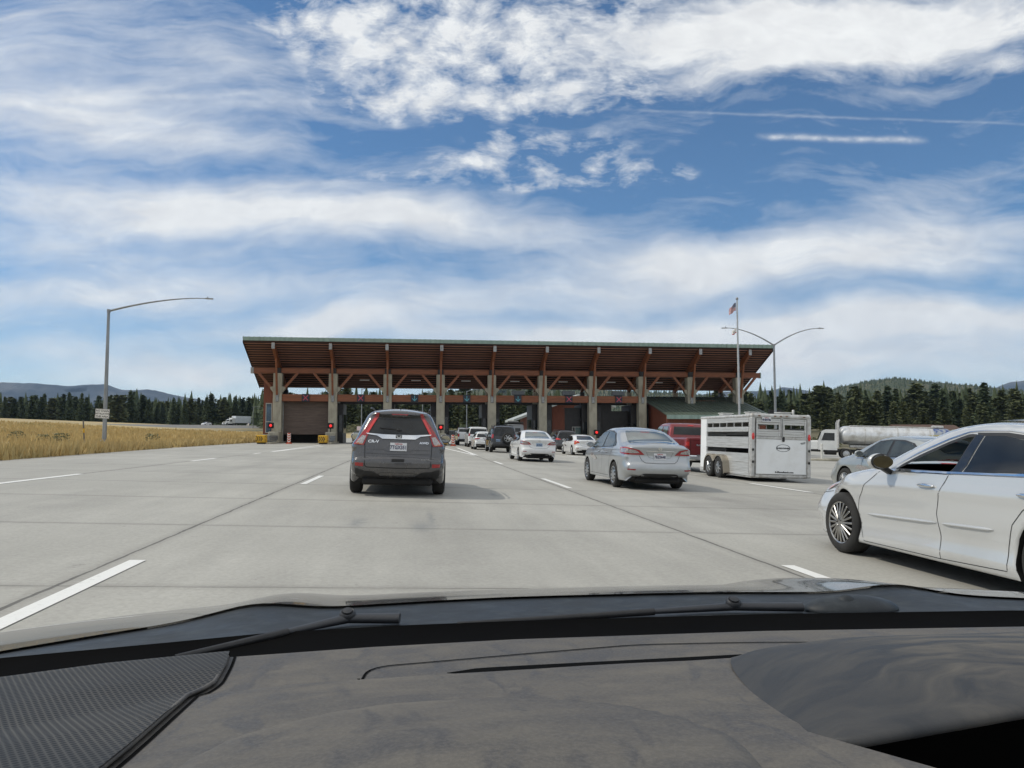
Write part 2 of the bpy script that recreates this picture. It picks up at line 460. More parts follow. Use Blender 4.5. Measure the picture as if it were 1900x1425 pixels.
bg = t.n('ShaderNodeBackground'); t.set(bg.inputs[0], allc); t.set(bg.inputs[1], STR)
wo = t.n('ShaderNodeOutputWorld'); wn.links.new(bg.outputs[0], wo.inputs[0])
W.cycles.sampling_method = 'MANUAL'; W.cycles.sample_map_resolution = 512

# ------------------------------------------------------------------ ground, pavement, road
def arr(f, X, Y): return np.array([[f(x, y) for x in X] for y in Y])
def sheet_mesh(name, X, Y, f, mats, kind, skip=None):
    Z = arr(f, X, Y); nx, ny = len(X), len(Y)
    vs = [(X[i], Y[j], Z[j][i]) for j in range(ny) for i in range(nx)]
    fs = [(j * nx + i, j * nx + i + 1, (j + 1) * nx + i + 1, (j + 1) * nx + i) for j in range(ny - 1) for i in range(nx - 1) if skip is None or not skip((X[i] + X[i + 1]) / 2, (Y[j] + Y[j + 1]) / 2)]
    me = bpy.data.meshes.new(name); me.from_pydata(vs, [], fs)
    return tag(finish_mesh(name, me, mats, None, 180), kind=kind)

m, nt = new_mat('dry_ground'); t = NT(nt); v = t.co('Object')
f1 = t.noise(v, .06, 6, .6); f2 = t.noise(v, 1.3, 6, .7)
c = t.mix(t.ramp(f1, [(.4, 0.), (.62, 1.)]), (.46, .36, .18), (.36, .285, .15))
c = t.mix(t.ramp(f2, [(.45, 0.), (.7, .8)]), c, (.27, .22, .12))
sp_ = t.sep(v)
scr = t.math('MAXIMUM', t.map(sp_[0], 40., 62., 0., 1., True), t.map(sp_[1], 190., 225., 0., 1., True))
scr = t.math('MULTIPLY', scr, t.map(t.math('ADD', sp_[0], 70.), 0., 25., 0., 1.))
c = t.mix(t.math('MINIMUM', scr, 1.), c, t.mix(t.ramp(f1, [(.4, 0.), (.6, 1.)]), (.085, .085, .045), (.14, .12, .07)))
t.bsdf(c, .95, normal=t.bump(t.noise(v, 6., 6), .6, .08)); M_GROUND = m

m, nt = new_mat('concrete_slabs'); t = NT(nt); v = t.co('Object'); s = t.sep(v)
wv = t.math('MULTIPLY', t.math('SUBTRACT', t.noise(v, 2.3, 4), .5), .055)
X, Y = t.math('ADD', s[0], wv), t.math('ADD', s[1], wv)
jw = 3.66; y0 = 5.93
yy = t.math('DIVIDE', t.math('SUBTRACT', Y, y0), jw); iy = t.math('FLOOR', yy)
fy = t.math('ABSOLUTE', t.math('SUBTRACT', t.math('FRACT', yy), .5))
dy = t.math('MULTIPLY', t.math('SUBTRACT', .5, fy), jw)
jo = t.math('LESS_THAN', dy, t.map(t.noise(v, .9, 3), .3, .7, .004, .022))
lane = None; dx = None
for x in (-12.9, -7.75, -2.57, 3.50, 9.88, 16.1, 22.2, 28.4):
    q = t.math('ABSOLUTE', t.math('SUBTRACT', X, x)); dx = q if dx is None else t.math('MINIMUM', dx, q)
    g = t.math('GREATER_THAN', s[0], x); lane = g if lane is None else t.math('ADD', lane, g)
jx = t.math('LESS_THAN', dx, t.map(t.noise(v, .7, 3), .3, .7, .008, .024))
joint = t.math('MAXIMUM', t.math('MULTIPLY', jo, t.map(t.noise(v, .5, 4), .3, .65, .35, .85)), jx)
wn_ = t.n('ShaderNodeTexWhiteNoise', noise_dimensions='2D'); t.set(wn_.inputs['Vector'], t.comb(iy, lane, 0.))
slab = wn_.outputs['Value']
big = t.noise(v, .16, 7, .62); mid = t.noise(t.co('Object', scale=(1.6, .22, 1)), 1.4, 7, .6); fin = t.noise(v, 26., 5, .7)
c = t.mix(t.ramp(big, [(.38, 0.), (.62, 1.)]), (.44, .43, .39), (.34, .332, .30))
c = t.mix(t.math('MULTIPLY', t.ramp(mid, [(.40, 0.), (.72, 1.)]), .55), c, (.275, .268, .245))
c = t.mix(t.math('MULTIPLY', slab, .26), c, (.47, .46, .41))
# the dark strip of drips along the middle of each lane and the tyre tracks
dc = None
for x, w, a in ((-5.2, .55, .5), (.35, .5, .45), (6.3, .7, .95), (12.4, .7, .75), (5.2, .35, .4), (7.5, .35, .4)):
    q = t.math('DIVIDE', t.math('SUBTRACT', t.math('ADD', s[0], t.math('MULTIPLY', t.math('SUBTRACT', t.noise(v, .13, 3), .5), 1.6)), x), w)
    e = t.math('MULTIPLY', t.math('EXPONENT', t.math('MULTIPLY', t.math('MULTIPLY', q, q), -1.)), a); dc = e if dc is None else t.math('ADD', dc, e)
oil = t.math('MULTIPLY', dc, t.map(t.noise(v, .9, 7, .65), .35, .7, .1, .62))
c = t.mix(t.math('MINIMUM', oil, .6), c, (.17, .163, .15))
sp = t.noise(v, 3.1, 8, .75)
c = t.mix(t.ramp(sp, [(.63, 0.), (.73, .75)]), c, (.17, .165, .15))
c = t.mix(t.ramp(t.noise(t.co('Object', scale=(.5, 3., 1), rot=(0, 0, .35)), 2.6, 7, .7), [(.62, 0.), (.74, .4)]), c, (.52, .51, .47))
c = t.mix(t.math('MULTIPLY', t.ramp(fin, [(.35, 0.), (.75, 1.)]), .38), c, (.19, .183, .168))
c = t.mix(t.math('MULTIPLY', t.map(t.math('MINIMUM', dy, dx), .0, .16, 1., 0., True), .35), c, (.20, .19, .17))
smu = None
for (x0, y0_, w_, l_) in ((-.72, 10.1, .10, .45), (.10, 9.75, .12, .5), (.25, 10.8, .05, .9), (1.6, 15.2, .08, .5)):
    qx = t.math('DIVIDE', t.math('ADD', t.math('SUBTRACT', s[0], x0), t.math('MULTIPLY', t.math('SUBTRACT', t.noise(v, 5., 4), .5), .25)), w_); qy = t.math('DIVIDE', t.math('SUBTRACT', s[1], y0_), l_)
    e = t.math('EXPONENT', t.math('MULTIPLY', t.math('ADD', t.math('MULTIPLY', qx, qx), t.math('MULTIPLY', qy, qy)), -1.)); smu = e if smu is None else t.math('ADD', smu, e)
c = t.mix(t.math('MULTIPLY', smu, .6, clamp=True), c, (.19, .20, .20))
c = t.mix(t.math('MULTIPLY', joint, .72), c, (.055, .052, .047))
h = t.math('ADD', t.math('MULTIPLY', fin, .4), t.math('ADD', t.math('MULTIPLY', joint, -1.5), t.math('MULTIPLY', t.noise(t.co('Object', scale=(1, 40, 1)), 3., 3), .35)))
t.bsdf(c, t.map(fin, .3, .7, .62, .82), spec=.35, normal=t.bump(h, .35, .006)); M_CONC = m

m, nt = new_mat('asphalt'); t = NT(nt); v = t.co('Object')
t.bsdf(t.mix(t.noise(v, .3, 6), (.16, .155, .15), (.24, .235, .22)), .85, normal=t.bump(t.noise(v, 30, 4), .3)); M_ASPH = m

def paint_mark(name, c):
    m, nt = new_mat(name); t = NT(nt); v = t.co('Object')
    w = t.noise(v, 7., 9, .72); w2 = t.noise(v, 40., 5, .7)
    worn = t.math('MAXIMUM', t.ramp(w, [(.58, 0.), (.70, .55)]), t.math('MULTIPLY', t.ramp(w2, [(.55, 0.), (.72, 1.)]), .35))
    t.bsdf(t.mix(worn, c, (.36, .35, .32)), .6, normal=t.bump(w2, .3, .004)); return m
M_MARK = paint_mark('road_paint', (.74, .74, .71))

xs_g = np.unique(np.concatenate([np.linspace(-760, -150, 26), np.linspace(-150, -60, 19), np.linspace(-60, -10, 26), np.linspace(-10, 80, 10), np.linspace(80, 900, 28)]))
ys_g = np.unique(np.concatenate([np.linspace(-60, 200, 66), np.linspace(200, 760, 36)]))
def inside_pave(X, Y): return edge_x(Y) + .25 < X < 74 and -40 < Y < 205
def ground_z(X, Y):
    z = gz(X, Y)
    if inside_pave(X, Y): z -= .25
    elif X > edge_x(Y) and Y < 205: z -= .02
    if Y > 150:
        k = clamp((Y - 150) / 130); z = z * (1 - k) + k * max(z, 2.2 + .006 * (Y - 200) if X > -90 else z)
    return z + (mnoise.noise(Vector((X * .13, Y * .13, 0))) * .12 if not inside_pave(X, Y) and X < edge_x(Y) - 1.5 else 0)
sheet_mesh('ground', xs_g, ys_g, ground_z, M_GROUND, 'structure')
far_g = sheet_mesh('distant_ground', [-9000, -760, 900, 9000], [-3000, -60, 760, 9000], lambda X, Y: 3. if Y > 0 else -2., M_GROUND, 'structure', lambda X, Y: -760 < X < 900 and -60 < Y < 760)
ys_p = np.linspace(-20, 200, 111)
us = np.concatenate([np.linspace(0, 1, 15)[:-1], np.linspace(1, 2, 8)])
def pave_x(u, Y): return edge_x(Y) * (1 - u) if u <= 1 else (u - 1) * 73
vs = [(pave_x(u, Y) + (.10 * mnoise.noise(Vector((Y * .9, 3, 0))) + .06 * mnoise.noise(Vector((Y * 3.1, 8, 0))) if u == 0 else 0), Y, gz(pave_x(u, Y), Y) + .0) for Y in ys_p for u in us]
nu = len(us)
fs = [(j * nu + i, j * nu + i + 1, (j + 1) * nu + i + 1, (j + 1) * nu + i) for j in range(len(ys_p) - 1) for i in range(nu - 1)]
me = bpy.data.meshes.new('pavement'); me.from_pydata(vs, [], fs)
tag(finish_mesh('pavement', me, M_CONC, None, 180), kind='structure')

def strip(mb, p0, p1, w, dz=.006):
    p0, p1 = Vector((*p0, 0)), Vector((*p1, 0)); d = (p1 - p0); n = max(1, int(d.length / 1.5)); q = Vector((-d.y, d.x, 0)).normalized() * w / 2
    vs = []
    for i in range(n + 1):
        p = p0 + d * i / n
        for sgn in (-1, 1):
            r = p + q * sgn; vs.append((r.x, r.y, gz(r.x, r.y) + dz))
    mb.add(vs, [(2 * i, 2 * i + 1, 2 * i + 3, 2 * i + 2) for i in range(n)])
mk = MB()
for a, b in ((3.6, 7.04), (16.96, 20.3), (31.2, 34.4)): strip(mk, (-2.38, a), (-2.38, b), .135)
for a, b in ((3.6, 7.12), (17.57, 21.36), (31.3, 34.5)): strip(mk, (3.66, a), (3.66, b), .14)
strip(mk, (3.55, 43.5), (2.3, 66), .22); strip(mk, (3.6, 43.5), (3.75, 66), .22)
strip(mk, (9.95, 55.0), (8.5, 72), .2); strip(mk, (9.95, 55.0), (9.7, 72), .2)
for a, b in ((13.0, 18.9), (27.8, 31.0), (38.2, 39.8)): strip(mk, (-7.72, a), (-7.72, b), .17)
strip(mk, (-7.75, 43.), (-8.3, 70), .22); strip(mk, (-7.7, 43.), (-7.4, 64), .2)
strip(mk, (-2.36, 45), (-3.2, 66), .2); strip(mk, (-2.3, 45), (-2.0, 66), .2)
for a, b in ((18.1, 21.6), (32, 35.2), (45.5, 48.8)): strip(mk, (9.98, a), (9.98, b), .17)
for a, b in ((22, 25.5), (36, 39.5), (50, 53.5)): strip(mk, (16.2, a), (16.2, b), .17)
tag(mk.build('road_markings', M_MARK, None, None), kind='structure')

# the highway on its bank to the left and the bank's far side
hx = [-141, -136, -98, -93]
def hwy_x(Y): return max(0, Y - 180) * .22
vs = []; fs = []
ysh = np.linspace(20, 760, 38)
for Y in ysh:
    for k, x in enumerate(hx):
        zt = 3.35 + (Y - 160) * .0052
        vs.append((x + hwy_x(Y), Y, zt - (1.2 if k in (0, 3) else 0)))
for j in range(len(ysh) - 1):
    for i in range(3): fs.append((j * 4 + i, j * 4 + i + 1, (j + 1) * 4 + i + 1, (j + 1) * 4 + i))
me = bpy.data.meshes.new('highway'); me.from_pydata(vs, [], fs)
tag(finish_mesh('highway', me, M_ASPH), kind='structure')
def hwy_z(Y): return 3.35 + (Y - 160) * .0052

# ------------------------------------------------------------------ hills and mountains
def ridge(name, pts, D, base, depth, mat, rough=.05, seed=0, n=220):
    """pts: bearing (as a slope from the lane's heading) and height angle; a ridge D metres away"""
    xs = np.array([uv(p[0], p[1])[0] for p in pts]); hs = np.array([uv(p[0], p[1])[1] for p in pts])
    us = np.linspace(xs[0], xs[-1], n); vs = []; fs = []; rows = 14
    for j in range(rows + 1):
        k = j / rows
        for i, u in enumerate(us):
            ht = np.interp(u, xs, hs) * D + 1.19
            nz = mnoise.fractal(Vector((u * 26 + seed, k * 3.0, seed)), 1.0, 2.0, 6)
            nz2 = mnoise.fractal(Vector((u * 9 + seed, k * 5.0, seed + 4)), 1.0, 2.0, 4)
            dd = D - depth * (1 - k) + nz2 * depth * .10
            if j == rows: z = ht + nz * ht * rough * .35
            else: z = base + (ht - base) * (k ** .8) * (1 + nz * rough * 2.2 * (1 - k * .4)) 
            p = Vector((rgt[0], rgt[1], 0)) * (u * dd) + Vector((fwd[0], fwd[1], 0)) * dd
            vs.append((p.x, p.y, z))
    for i, u in enumerate(us):
        ht = np.interp(u, xs, hs) * D; p = Vector((rgt[0], rgt[1], 0)) * (u * (D + depth)) + Vector((fwd[0], fwd[1], 0)) * (D + depth); vs.append((p.x, p.y, base))
    for j in range(rows + 1):
        for i in range(n - 1): fs.append((j * n + i, j * n + i + 1, (j + 1) * n + i + 1, (j + 1) * n + i))
    me = bpy.data.meshes.new(name); me.from_pydata(vs, [], fs)
    return tag(finish_mesh(name, me, mat, None, 180), kind='structure'), vs, n, rows
def hill_mat(name, a, b, c2, sc, snow=None):
    m, nt = new_mat(name); t = NT(nt); v = t.co('Object')
    f = t.noise(v, sc, 8, .62); g = t.noise(v, sc * 9, 6, .7)
    c = t.mix(t.ramp(f, [(.42, 0.), (.58, 1.)]), a, b); c = t.mix(t.ramp(g, [(.5, 0.), (.66, .8)]), c, c2)
    if snow:
        z = t.sep(v)[2]
        c = t.mix(t.math('MULTIPLY', t.map(z, snow, snow * 1.12, 0., 1., True), t.ramp(t.noise(v, sc * 1.2, 5, .6), [(.56, 0.), (.60, .8)])), c, (.75, .77, .8))
    t.bsdf(c, .95, spec=.1, normal=t.bump(t.math('ADD', g, f), 1.0, 14.)); return m
M_MTN = hill_mat('mountain_slope', (.055, .068, .085), (.12, .128, .14), (.035, .048, .06), .0016, 380.)  # blue of the distant air partly put into the slope colours
M_HILL = hill_mat('hill_slope', (.085, .10, .055), (.16, .15, .09), (.055, .07, .038), .006)
ridge('mountains', [(-500, 722), (-300, 716), (-120, 706), (0, 708), (35, 711), (62, 712), (110, 716), (160, 716), (196, 712), (226, 722), (246, 723), (274, 721), (300, 727), (330, 734), (352, 738), (420, 752), (520, 762)], 6200, 0, 1400, M_MTN, .07, 3)
ridge('mountain_range', [(1180, 745), (1290, 735), (1340, 727), (1400, 726), (1440, 723), (1452, 719), (1475, 721), (1500, 724), (1540, 732), (1600, 745), (1720, 750), (1800, 742), (1840, 722), (1872, 709), (1900, 706), (1990, 700), (2150, 715), (2500, 705)], 6800, 0, 1500, M_MTN, .06, 11)
_, hv, hn, hr = ridge('hills', [(560, 765), (640, 752), (720, 742), (800, 728), (880, 723), (960, 720), (1060, 721), (1180, 727), (1260, 730), (1340, 738), (1420, 748), (1500, 742), (1545, 722), (1580, 713), (1612, 706), (1655, 700), (1700, 705), (1750, 712), (1800, 716), (1860, 723), (1930, 727), (2020, 722), (2200, 715), (2600, 735)], 2300, 0, 900, M_HILL, .03, 5)

# the far wood that covers the hill: one mass of small conifers
def foliage_mat(name, a, b, c, sc=1.6):
    m, nt = new_mat(name); t = NT(nt); v = t.co('Object')
    oi = t.n('ShaderNodeObjectInfo').outputs['Random']
    f = t.noise(v, sc, 5, .65)
    col = t.mix(t.ramp(f, [(.36, 0.), (.64, 1.)]), a, b)
    col = t.mix(t.math('MULTIPLY', oi, .75), col, c)
    t.bsdf(col, .8, spec=.2); return m
M_WOOD = foliage_mat('far_wood', (.045, .062, .034), (.095, .115, .058), (.07, .085, .045), .02)
mb = MB(); rr = random.Random(3)
for k in range(9000):
    i = rr.randrange(hn - 1); j = rr.choice([hr, hr, hr, hr - 1, hr - 1] + list(range(4, hr - 1)))
    a = Vector(hv[j * hn + i]); b = Vector(hv[j * hn + i + 1]); q = Vector(hv[max(j - 1, 0) * hn + i])
    p = a.lerp(b, rr.random()).lerp(q, rr.random() * .9)
    h = rr.uniform(5, 10.5) * (1 if j < hr else .9); r = h * rr.uniform(.20, .34)
    vs = [p + Vector((math.cos(x) * r, math.sin(x) * r, -1)) for x in (0, 1.26, 2.5, 3.8, 5.0)] + [p + Vector((0, 0, h))]
    mb.add(vs, [(x, (x + 1) % 5, 5) for x in range(5)])
tag(mb.build('forest', M_WOOD, None, None, False), 'mass of small dark conifers covering the far hillside', 'forest', None, 'stuff')

# ------------------------------------------------------------------ conifers
M_BARK = pm('pine_bark', (.10, .065, .042), (.055, .038, .028), 3., .9, bump=.5, stretch=(1, 1, .2))
M_FIR = [foliage_mat('fir_needles', (.036, .054, .031), (.105, .135, .066), (.072, .095, .048), 1.1),
         foliage_mat('pine_needles', (.052, .068, .032), (.145, .160, .072), (.105, .118, .052), 1.1)]
def conifer(kind, seed):
    rr = random.Random(seed); h = 1.0; vs = []; fs = []
    narrow = kind == 0
    n_lv = 26 if narrow else 22
    lean = (rr.uniform(-.02, .02), rr.uniform(-.02, .02))
    lop = rr.uniform(0, 6.28)
    for l in range(n_lv):
        k = l / (n_lv - 1); z = (.10 if narrow else .16) + (.885 if narrow else .80) * k ** .92
        if narrow: r = .185 * (1 - k) ** .8 + .012
        else: r = .20 * math.sin(min(1, (1 - k) * 1.25 + .12) * math.pi * .55) ** .8 * (1 - .35 * k) + .015
        nb = max(4, int((11 if narrow else 10) * (1 - k * .55)))
        off = rr.random() * 6.28
        for b in range(nb):
            a = off + b * 6.28 / nb + rr.uniform(-.35, .35)
            rl = r * rr.uniform(.55, 1.18) * (1 + .22 * math.cos(a - lop))
            if not narrow and rr.random() < .16: continue
            ca, sa = math.cos(a), math.sin(a); droop = (-.30 if narrow else rr.uniform(-.25, .25)) * rl
            ns = 3 if rl > .06 else 2
            for s_ in range(ns):
                q = (s_ + .55) / ns; cr = rl * q
                cx, cy, cz = ca * cr + lean[0] * z, sa * cr + lean[1] * z, z + droop * q + rr.uniform(-.010, .010)
                w = rr.uniform(.020, .040) * (1.15 if not narrow else .95) * (1.2 - .4 * q)
                for _ in range(3):
                    ex, ey, ez = rr.gauss(0, 1), rr.gauss(0, 1), rr.gauss(0, .5)
                    fx, fy, fz = rr.gauss(0, 1), rr.gauss(0, 1), rr.gauss(0, .45)
                    le = math.sqrt(ex * ex + ey * ey + ez * ez) + 1e-6; lf = math.sqrt(fx * fx + fy * fy + fz * fz) + 1e-6
                    jx, jy, jz = rr.gauss(0, .010), rr.gauss(0, .010), rr.gauss(0, .008)
                    i0 = len(vs)
                    for (p, q2) in ((-1, -.3), (.2, -.8), (1, .1), (.1, .9)):
                        vs.append((cx + jx + w * (p * ex / le + q2 * fx / lf), cy + jy + w * (p * ey / le + q2 * fy / lf), cz + jz + w * .9 * (p * ez / le + q2 * fz / lf)))
                    fs.append((i0, i0 + 1, i0 + 2, i0 + 3))
    me = bpy.data.meshes.new('crown'); me.from_pydata(vs, [], fs); me.materials.append(M_FIR[0 if narrow else 1]); me.update()
    tb = MB(); tb.tube([(0, 0, -.06), (0, 0, .12), (lean[0] * .5, lean[1] * .5, .5), (lean[0], lean[1], .97)], [.021, .016, .011, .003], 7)
    for _ in range(7):
        z = rr.uniform(.14, .5); a = rr.uniform(0, 6.28); L = rr.uniform(.06, .13)
        tb.tube([(lean[0] * z, lean[1] * z, z), (math.cos(a) * L, math.sin(a) * L, z + rr.uniform(-.02, .03))], [.005, .002], 5, False)
    tm = tb.mesh('trunk'); tm.materials.append(M_BARK)
    return me, tm
PROTO = [conifer(0, 1), conifer(0, 2), conifer(1, 3), conifer(1, 4), conifer(0, 5), conifer(1, 6)]
def tree(p, h, k, wid, label, group, name):
    o = thing(name, label, 'tree', p, (0, 0, random.random() * 6.28), group); o.scale = (h * wid, h * wid, h)
    for nm, me in zip(('crown', 'trunk'), PROTO[k]):
        c = bpy.data.objects.new(nm, me); COL.objects.link(c); c.parent = o
def world_at(px, D, z=0.):  # a point D metres out on the bearing of px
    u = (px - 950) / 1400.
    return Vector((rgt[0] * u * D + fwd[0] * D, rgt[1] * u * D + fwd[1] * D, z))
rr = random.Random(21)
def row(px0, px1, D, step, h0, h1, zb, kinds, label, group, name, skip=None):
    x = px0
    while x < px1:
        dd = D * rr.uniform(.95, 1.06); h = rr.uniform(h0, h1) * (rr.uniform(1.05, 1.22) if rr.random() < .2 else 1)
        if skip is None or not skip(x):
            p = world_at(x, dd); p.z = zb(x) + rr.uniform(-.3, .2)
            k = rr.choice(kinds); tree(p, h, k, rr.uniform(1.0, 2.0), label, group, name)
        x += step * rr.uniform(.6, 1.4)
LF = 'dark conifer in the dense row beyond the highway, left of the station'
row(-60, 500, 430, 13.5, 12.5, 18, lambda x: 5.2, [0, 1, 4, 0, 2], LF, 'conifers beyond the highway', 'conifer_tree')
row(-40, 500, 500, 13.5, 14, 20.5, lambda x: 5.8, [0, 1, 4, 3], LF, 'conifers beyond the highway', 'conifer_tree')
BF = 'green pine standing on the slope behind the station, seen through its open lanes'
row(500, 1005, 285, 14, 10, 14.5, lambda x: 2.6, [2, 3, 5, 0], BF, 'pines behind the station', 'pine_tree')
row(500, 1000, 330, 15, 12, 17, lambda x: 3.2, [2, 3, 5, 1], BF, 'pines behind the station', 'pine_tree')
RF = 'tall pine in the grove right of the station, behind the parked tanker'
def rh(x): return 1.8
row(1325, 1960, 320, 17, 12.5, 18, rh, [2, 3, 0, 5, 1], RF, 'pines right of the station', 'pine_tree')
row(1330, 1960, 365, 15, 15, 20.5, rh, [0, 3, 4, 5], RF, 'pines right of the station', 'pine_tree')
row(1335, 1960, 265, 30, 7.5, 12.5, lambda x: 1.0, [2, 5, 3], RF, 'pines right of the station', 'pine_tree')

# the woods standing behind the rows, one dark mass each
def wood(name, px0, px1, D0, D1, n, h0, h1, zb, label, seed):
    rr = random.Random(seed); mb = MB()
    for _ in range(n):
        D = rr.uniform(D0, D1); p = world_at(rr.uniform(px0, px1), D); h = rr.uniform(h0, h1) * (1 + .12 * rr.gauss(0, 1)); r = h * rr.uniform(.15, .24); p.z = zb
        tiers = 5; a0 = rr.random() * 6
        for k in range(tiers):
            z0 = h * (.06 + .78 * k / tiers); z1 = z0 + h * .34; rk = r * (1.05 - k / tiers * .92)
            ring = []
            for j in range(7):
                a = a0 + k + j * 6.283 / 7; q = rk * rr.uniform(.62, 1.22); ring.append(p + Vector((math.cos(a) * q, math.sin(a) * q, z0 + rr.uniform(-.03, .03) * h)))
            mb.add(ring + [p + Vector((rr.uniform(-.1, .1), rr.uniform(-.1, .1), z1))], [(j, (j + 1) % 7, 7) for j in range(7)])
    tag(mb.build(name, M_WOOD2, None, None, False), label, 'forest', None, 'stuff')
M_WOOD2 = foliage_mat('near_wood', (.034, .050, .030), (.105, .130, .066), (.075, .094, .048), .45)
wood('forest', -120, 540, 470, 640, 620, 13, 21, 5.4, 'dark conifer wood behind the row beyond the highway', 41)
wood('forest', 470, 1040, 300, 400, 420, 11, 17, 2.6, 'green wood rising behind the station lanes', 42)
wood('forest', 1310, 2000, 345, 470, 620, 13, 21, 1.6, 'pine wood behind the tanker, right of the station', 43)
# ------------------------------------------------------------------ dry grass of the verge
m, nt = new_mat('dry_grass'); t = NT(nt); v = t.co('Object')
f1 = t.noise(v, .16, 5, .6); f2 = t.noise(v, 2.2, 4, .6)
c = t.mix(t.ramp(f1, [(.38, 0.), (.64, 1.)]), (.62, .47, .215), (.50, .36, .165))
c = t.mix(t.ramp(f2, [(.4, 0.), (.68, .9)]), c, (.42, .33, .165))
c = t.mix(t.ramp(t.noise(v, .09, 3), [(.60, 0.), (.68, .5)]), c, (.17, .18, .07))
t.bsdf(c, .9, spec=.1); M_GRASS = m
N = 62000
u = rng.random(N); Yg = 18 + 175 * rng.random(N) ** 1.25
ex = np.array([edge_x(y) for y in Yg])
tt = 68 * u ** 1.7; Xg = ex - .05 - tt
near_edge = rng.random(N) < .25; Xg = np.where(near_edge, ex + .12 - 1.6 * rng.random(N) ** 1.5, Xg)
clump = np.array([mnoise.noise(Vector((x * .35, y * .35, 1.))) for x, y in zip(Xg, Yg)])
keep = clump > -.42; Xg, Yg, clump = Xg[keep], Yg[keep], clump[keep]; N = len(Xg)
Zg = np.array([ground_z(x, y) for x, y in zip(Xg, Yg)]) - .03
hh = (.22 + .38 * rng.random(N)) * (1 + .5 * np.clip(clump, -.5, .8)); ww = (.016 + .02 * rng.random(N)) * (1 + Yg / 34)
an = rng.random(N) * 6.283; le = .45 * hh * rng.standard_normal(N) * .7; la = rng.random(N) * 6.283
V3 = np.empty((N, 3, 3))
V3[:, 0] = np.stack([Xg - ww * np.cos(an), Yg - ww * np.sin(an), Zg], 1)
V3[:, 1] = np.stack([Xg + ww * np.cos(an), Yg + ww * np.sin(an), Zg], 1)
V3[:, 2] = np.stack([Xg + le * np.cos(la), Yg + le * np.sin(la), Zg + hh], 1)
me = bpy.data.meshes.new('grass'); me.vertices.add(3 * N); me.vertices.foreach_set('co', V3.reshape(-1))
me.loops.add(3 * N); me.loops.foreach_set('vertex_index', np.arange(3 * N)); me.polygons.add(N)
me.polygons.foreach_set('loop_start', np.arange(N) * 3); me.update(calc_edges=True)
tag(finish_mesh('grass', me, M_GRASS), 'tall dry golden grass covering the verge left of the pavement', 'grass', None, 'stuff')
# low green-grey shrubs on the verge
M_SHRUB = foliage_mat('sage_leaves', (.12, .13, .075), (.24, .235, .14), (.18, .18, .10), 5.)
M_SHRUB2 = foliage_mat('scrub_leaves', (.05, .065, .03), (.11, .125, .055), (.08, .09, .04), 2.)
def shrub(name, p, r, label, group, n=260, mat=None, seed=0):
    rr = random.Random(seed); mb = MB()
    for _ in range(n):
        a = rr.random() * 6.28; q = rr.random() ** .5; z = rr.random()
        c = Vector((math.cos(a) * q * r * (1.1 - .5 * z), math.sin(a) * q * r * (1.1 - .5 * z), z * r * 1.0)); w = r * rr.uniform(.06, .13)
        d1 = Vector((rr.gauss(0, 1), rr.gauss(0, 1), rr.gauss(0, 1))).normalized() * w; d2 = Vector((rr.gauss(0, 1), rr.gauss(0, 1), rr.gauss(0, 1))).normalized() * w
        mb.add([c - d1, c - d2 * .5, c + d1, c + d2 * .8], [(0, 1, 2, 3)])
    root = thing(name, label, 'shrub', p, (0, 0, 0), group)
    mb.build('crown', mat or M_SHRUB, root, None, False)
    sb = MB()
    for a in (0, 1.3, 2.6, 3.9, 5.1): sb.tube([(0, 0, -.05), (math.cos(a) * r * .5, math.sin(a) * r * .5, r * .6)], [.03 * r, .012 * r], 5)
    sb.build('stem', M_BARK, root, 60)
for i, (X, Y, r) in enumerate([(-22.5, 52, .7), (-24.5, 54, .55), (-21.5, 66, .8), (-30, 62, .7)]):
    shrub('sage_shrub', (X, Y, ground_z(X, Y)), r, 'low grey-green sage shrub in the dry golden grass of the verge', 'sage shrubs on the verge', seed=i)
for i, (px, D, r) in enumerate([(648, 215, 2.0), (662, 222, 2.4), (690, 215, 1.3), (838, 175, 2.3), (850, 180, 1.6), (872, 185, 2.0), (828, 190, 1.5), (640, 205, 1.2), (880, 172, 1.2), (892, 200, 1.8)]):
    p = world_at(px, D); p.z = ground_z(p.x, p.y) - .1
    shrub('roadside_bush', p, r, 'rounded bush at the foot of the wooded slope behind the station', 'bushes behind the station', 420, M_SHRUB, 30 + i)
for i in range(16):
    px = 1470 + i * 30 + rr.uniform(-10, 10); p = world_at(px, rr.uniform(150, 235)); p.z = ground_z(p.x, p.y) - .1
    shrub('scrub_bush', p, rr.uniform(1.6, 3.2), 'green scrub bush at the foot of the pines behind the parked tanker', 'scrub bushes below the pines', 420, M_SHRUB2, 60 + i)
# loose dark litter at the pavement's edge
# ------------------------------------------------------------------ the inspection station
M_GLULAM = pm('stained_glulam', (.27, .095, .042), (.175, .060, .028), 2.4, .55, bump=.25, stretch=(.5, 8, 8), dirt=(.15, .07, .04), dscale=1.2)
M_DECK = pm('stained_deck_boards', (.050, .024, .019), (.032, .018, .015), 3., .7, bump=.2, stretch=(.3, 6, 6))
M_PURLIN = pm('stained_lit_purlin', (.33, .155, .105), (.22, .10, .065), 3., .6, stretch=(.3, 6, 6))  # paler than the deck: light caught on purlin edges, put into the colour
M_COPPER = pm('green_patina_metal', (.30, .40, .355), (.22, .30, .265), 1.6, .5, .65, metal=.15, stretch=(2, .5, .5), dirt=(.27, .33, .30))
M_COLUMN = pm('board_marked_concrete', (.43, .40, .315), (.34, .315, .25), 1.8, .85, bump=.35, stretch=(1, 1, .5), dirt=(.24, .225, .18), dscale=.9)
M_STEELG = pm('galvanised_steel', (.36, .37, .37), (.25, .26, .27), 7., .45, metal=.6, dirt=(.2, .19, .17))
M_DARK = pm('dark_bronze_panel', (.028, .026, .027), (.018, .017, .018), 3., .5)
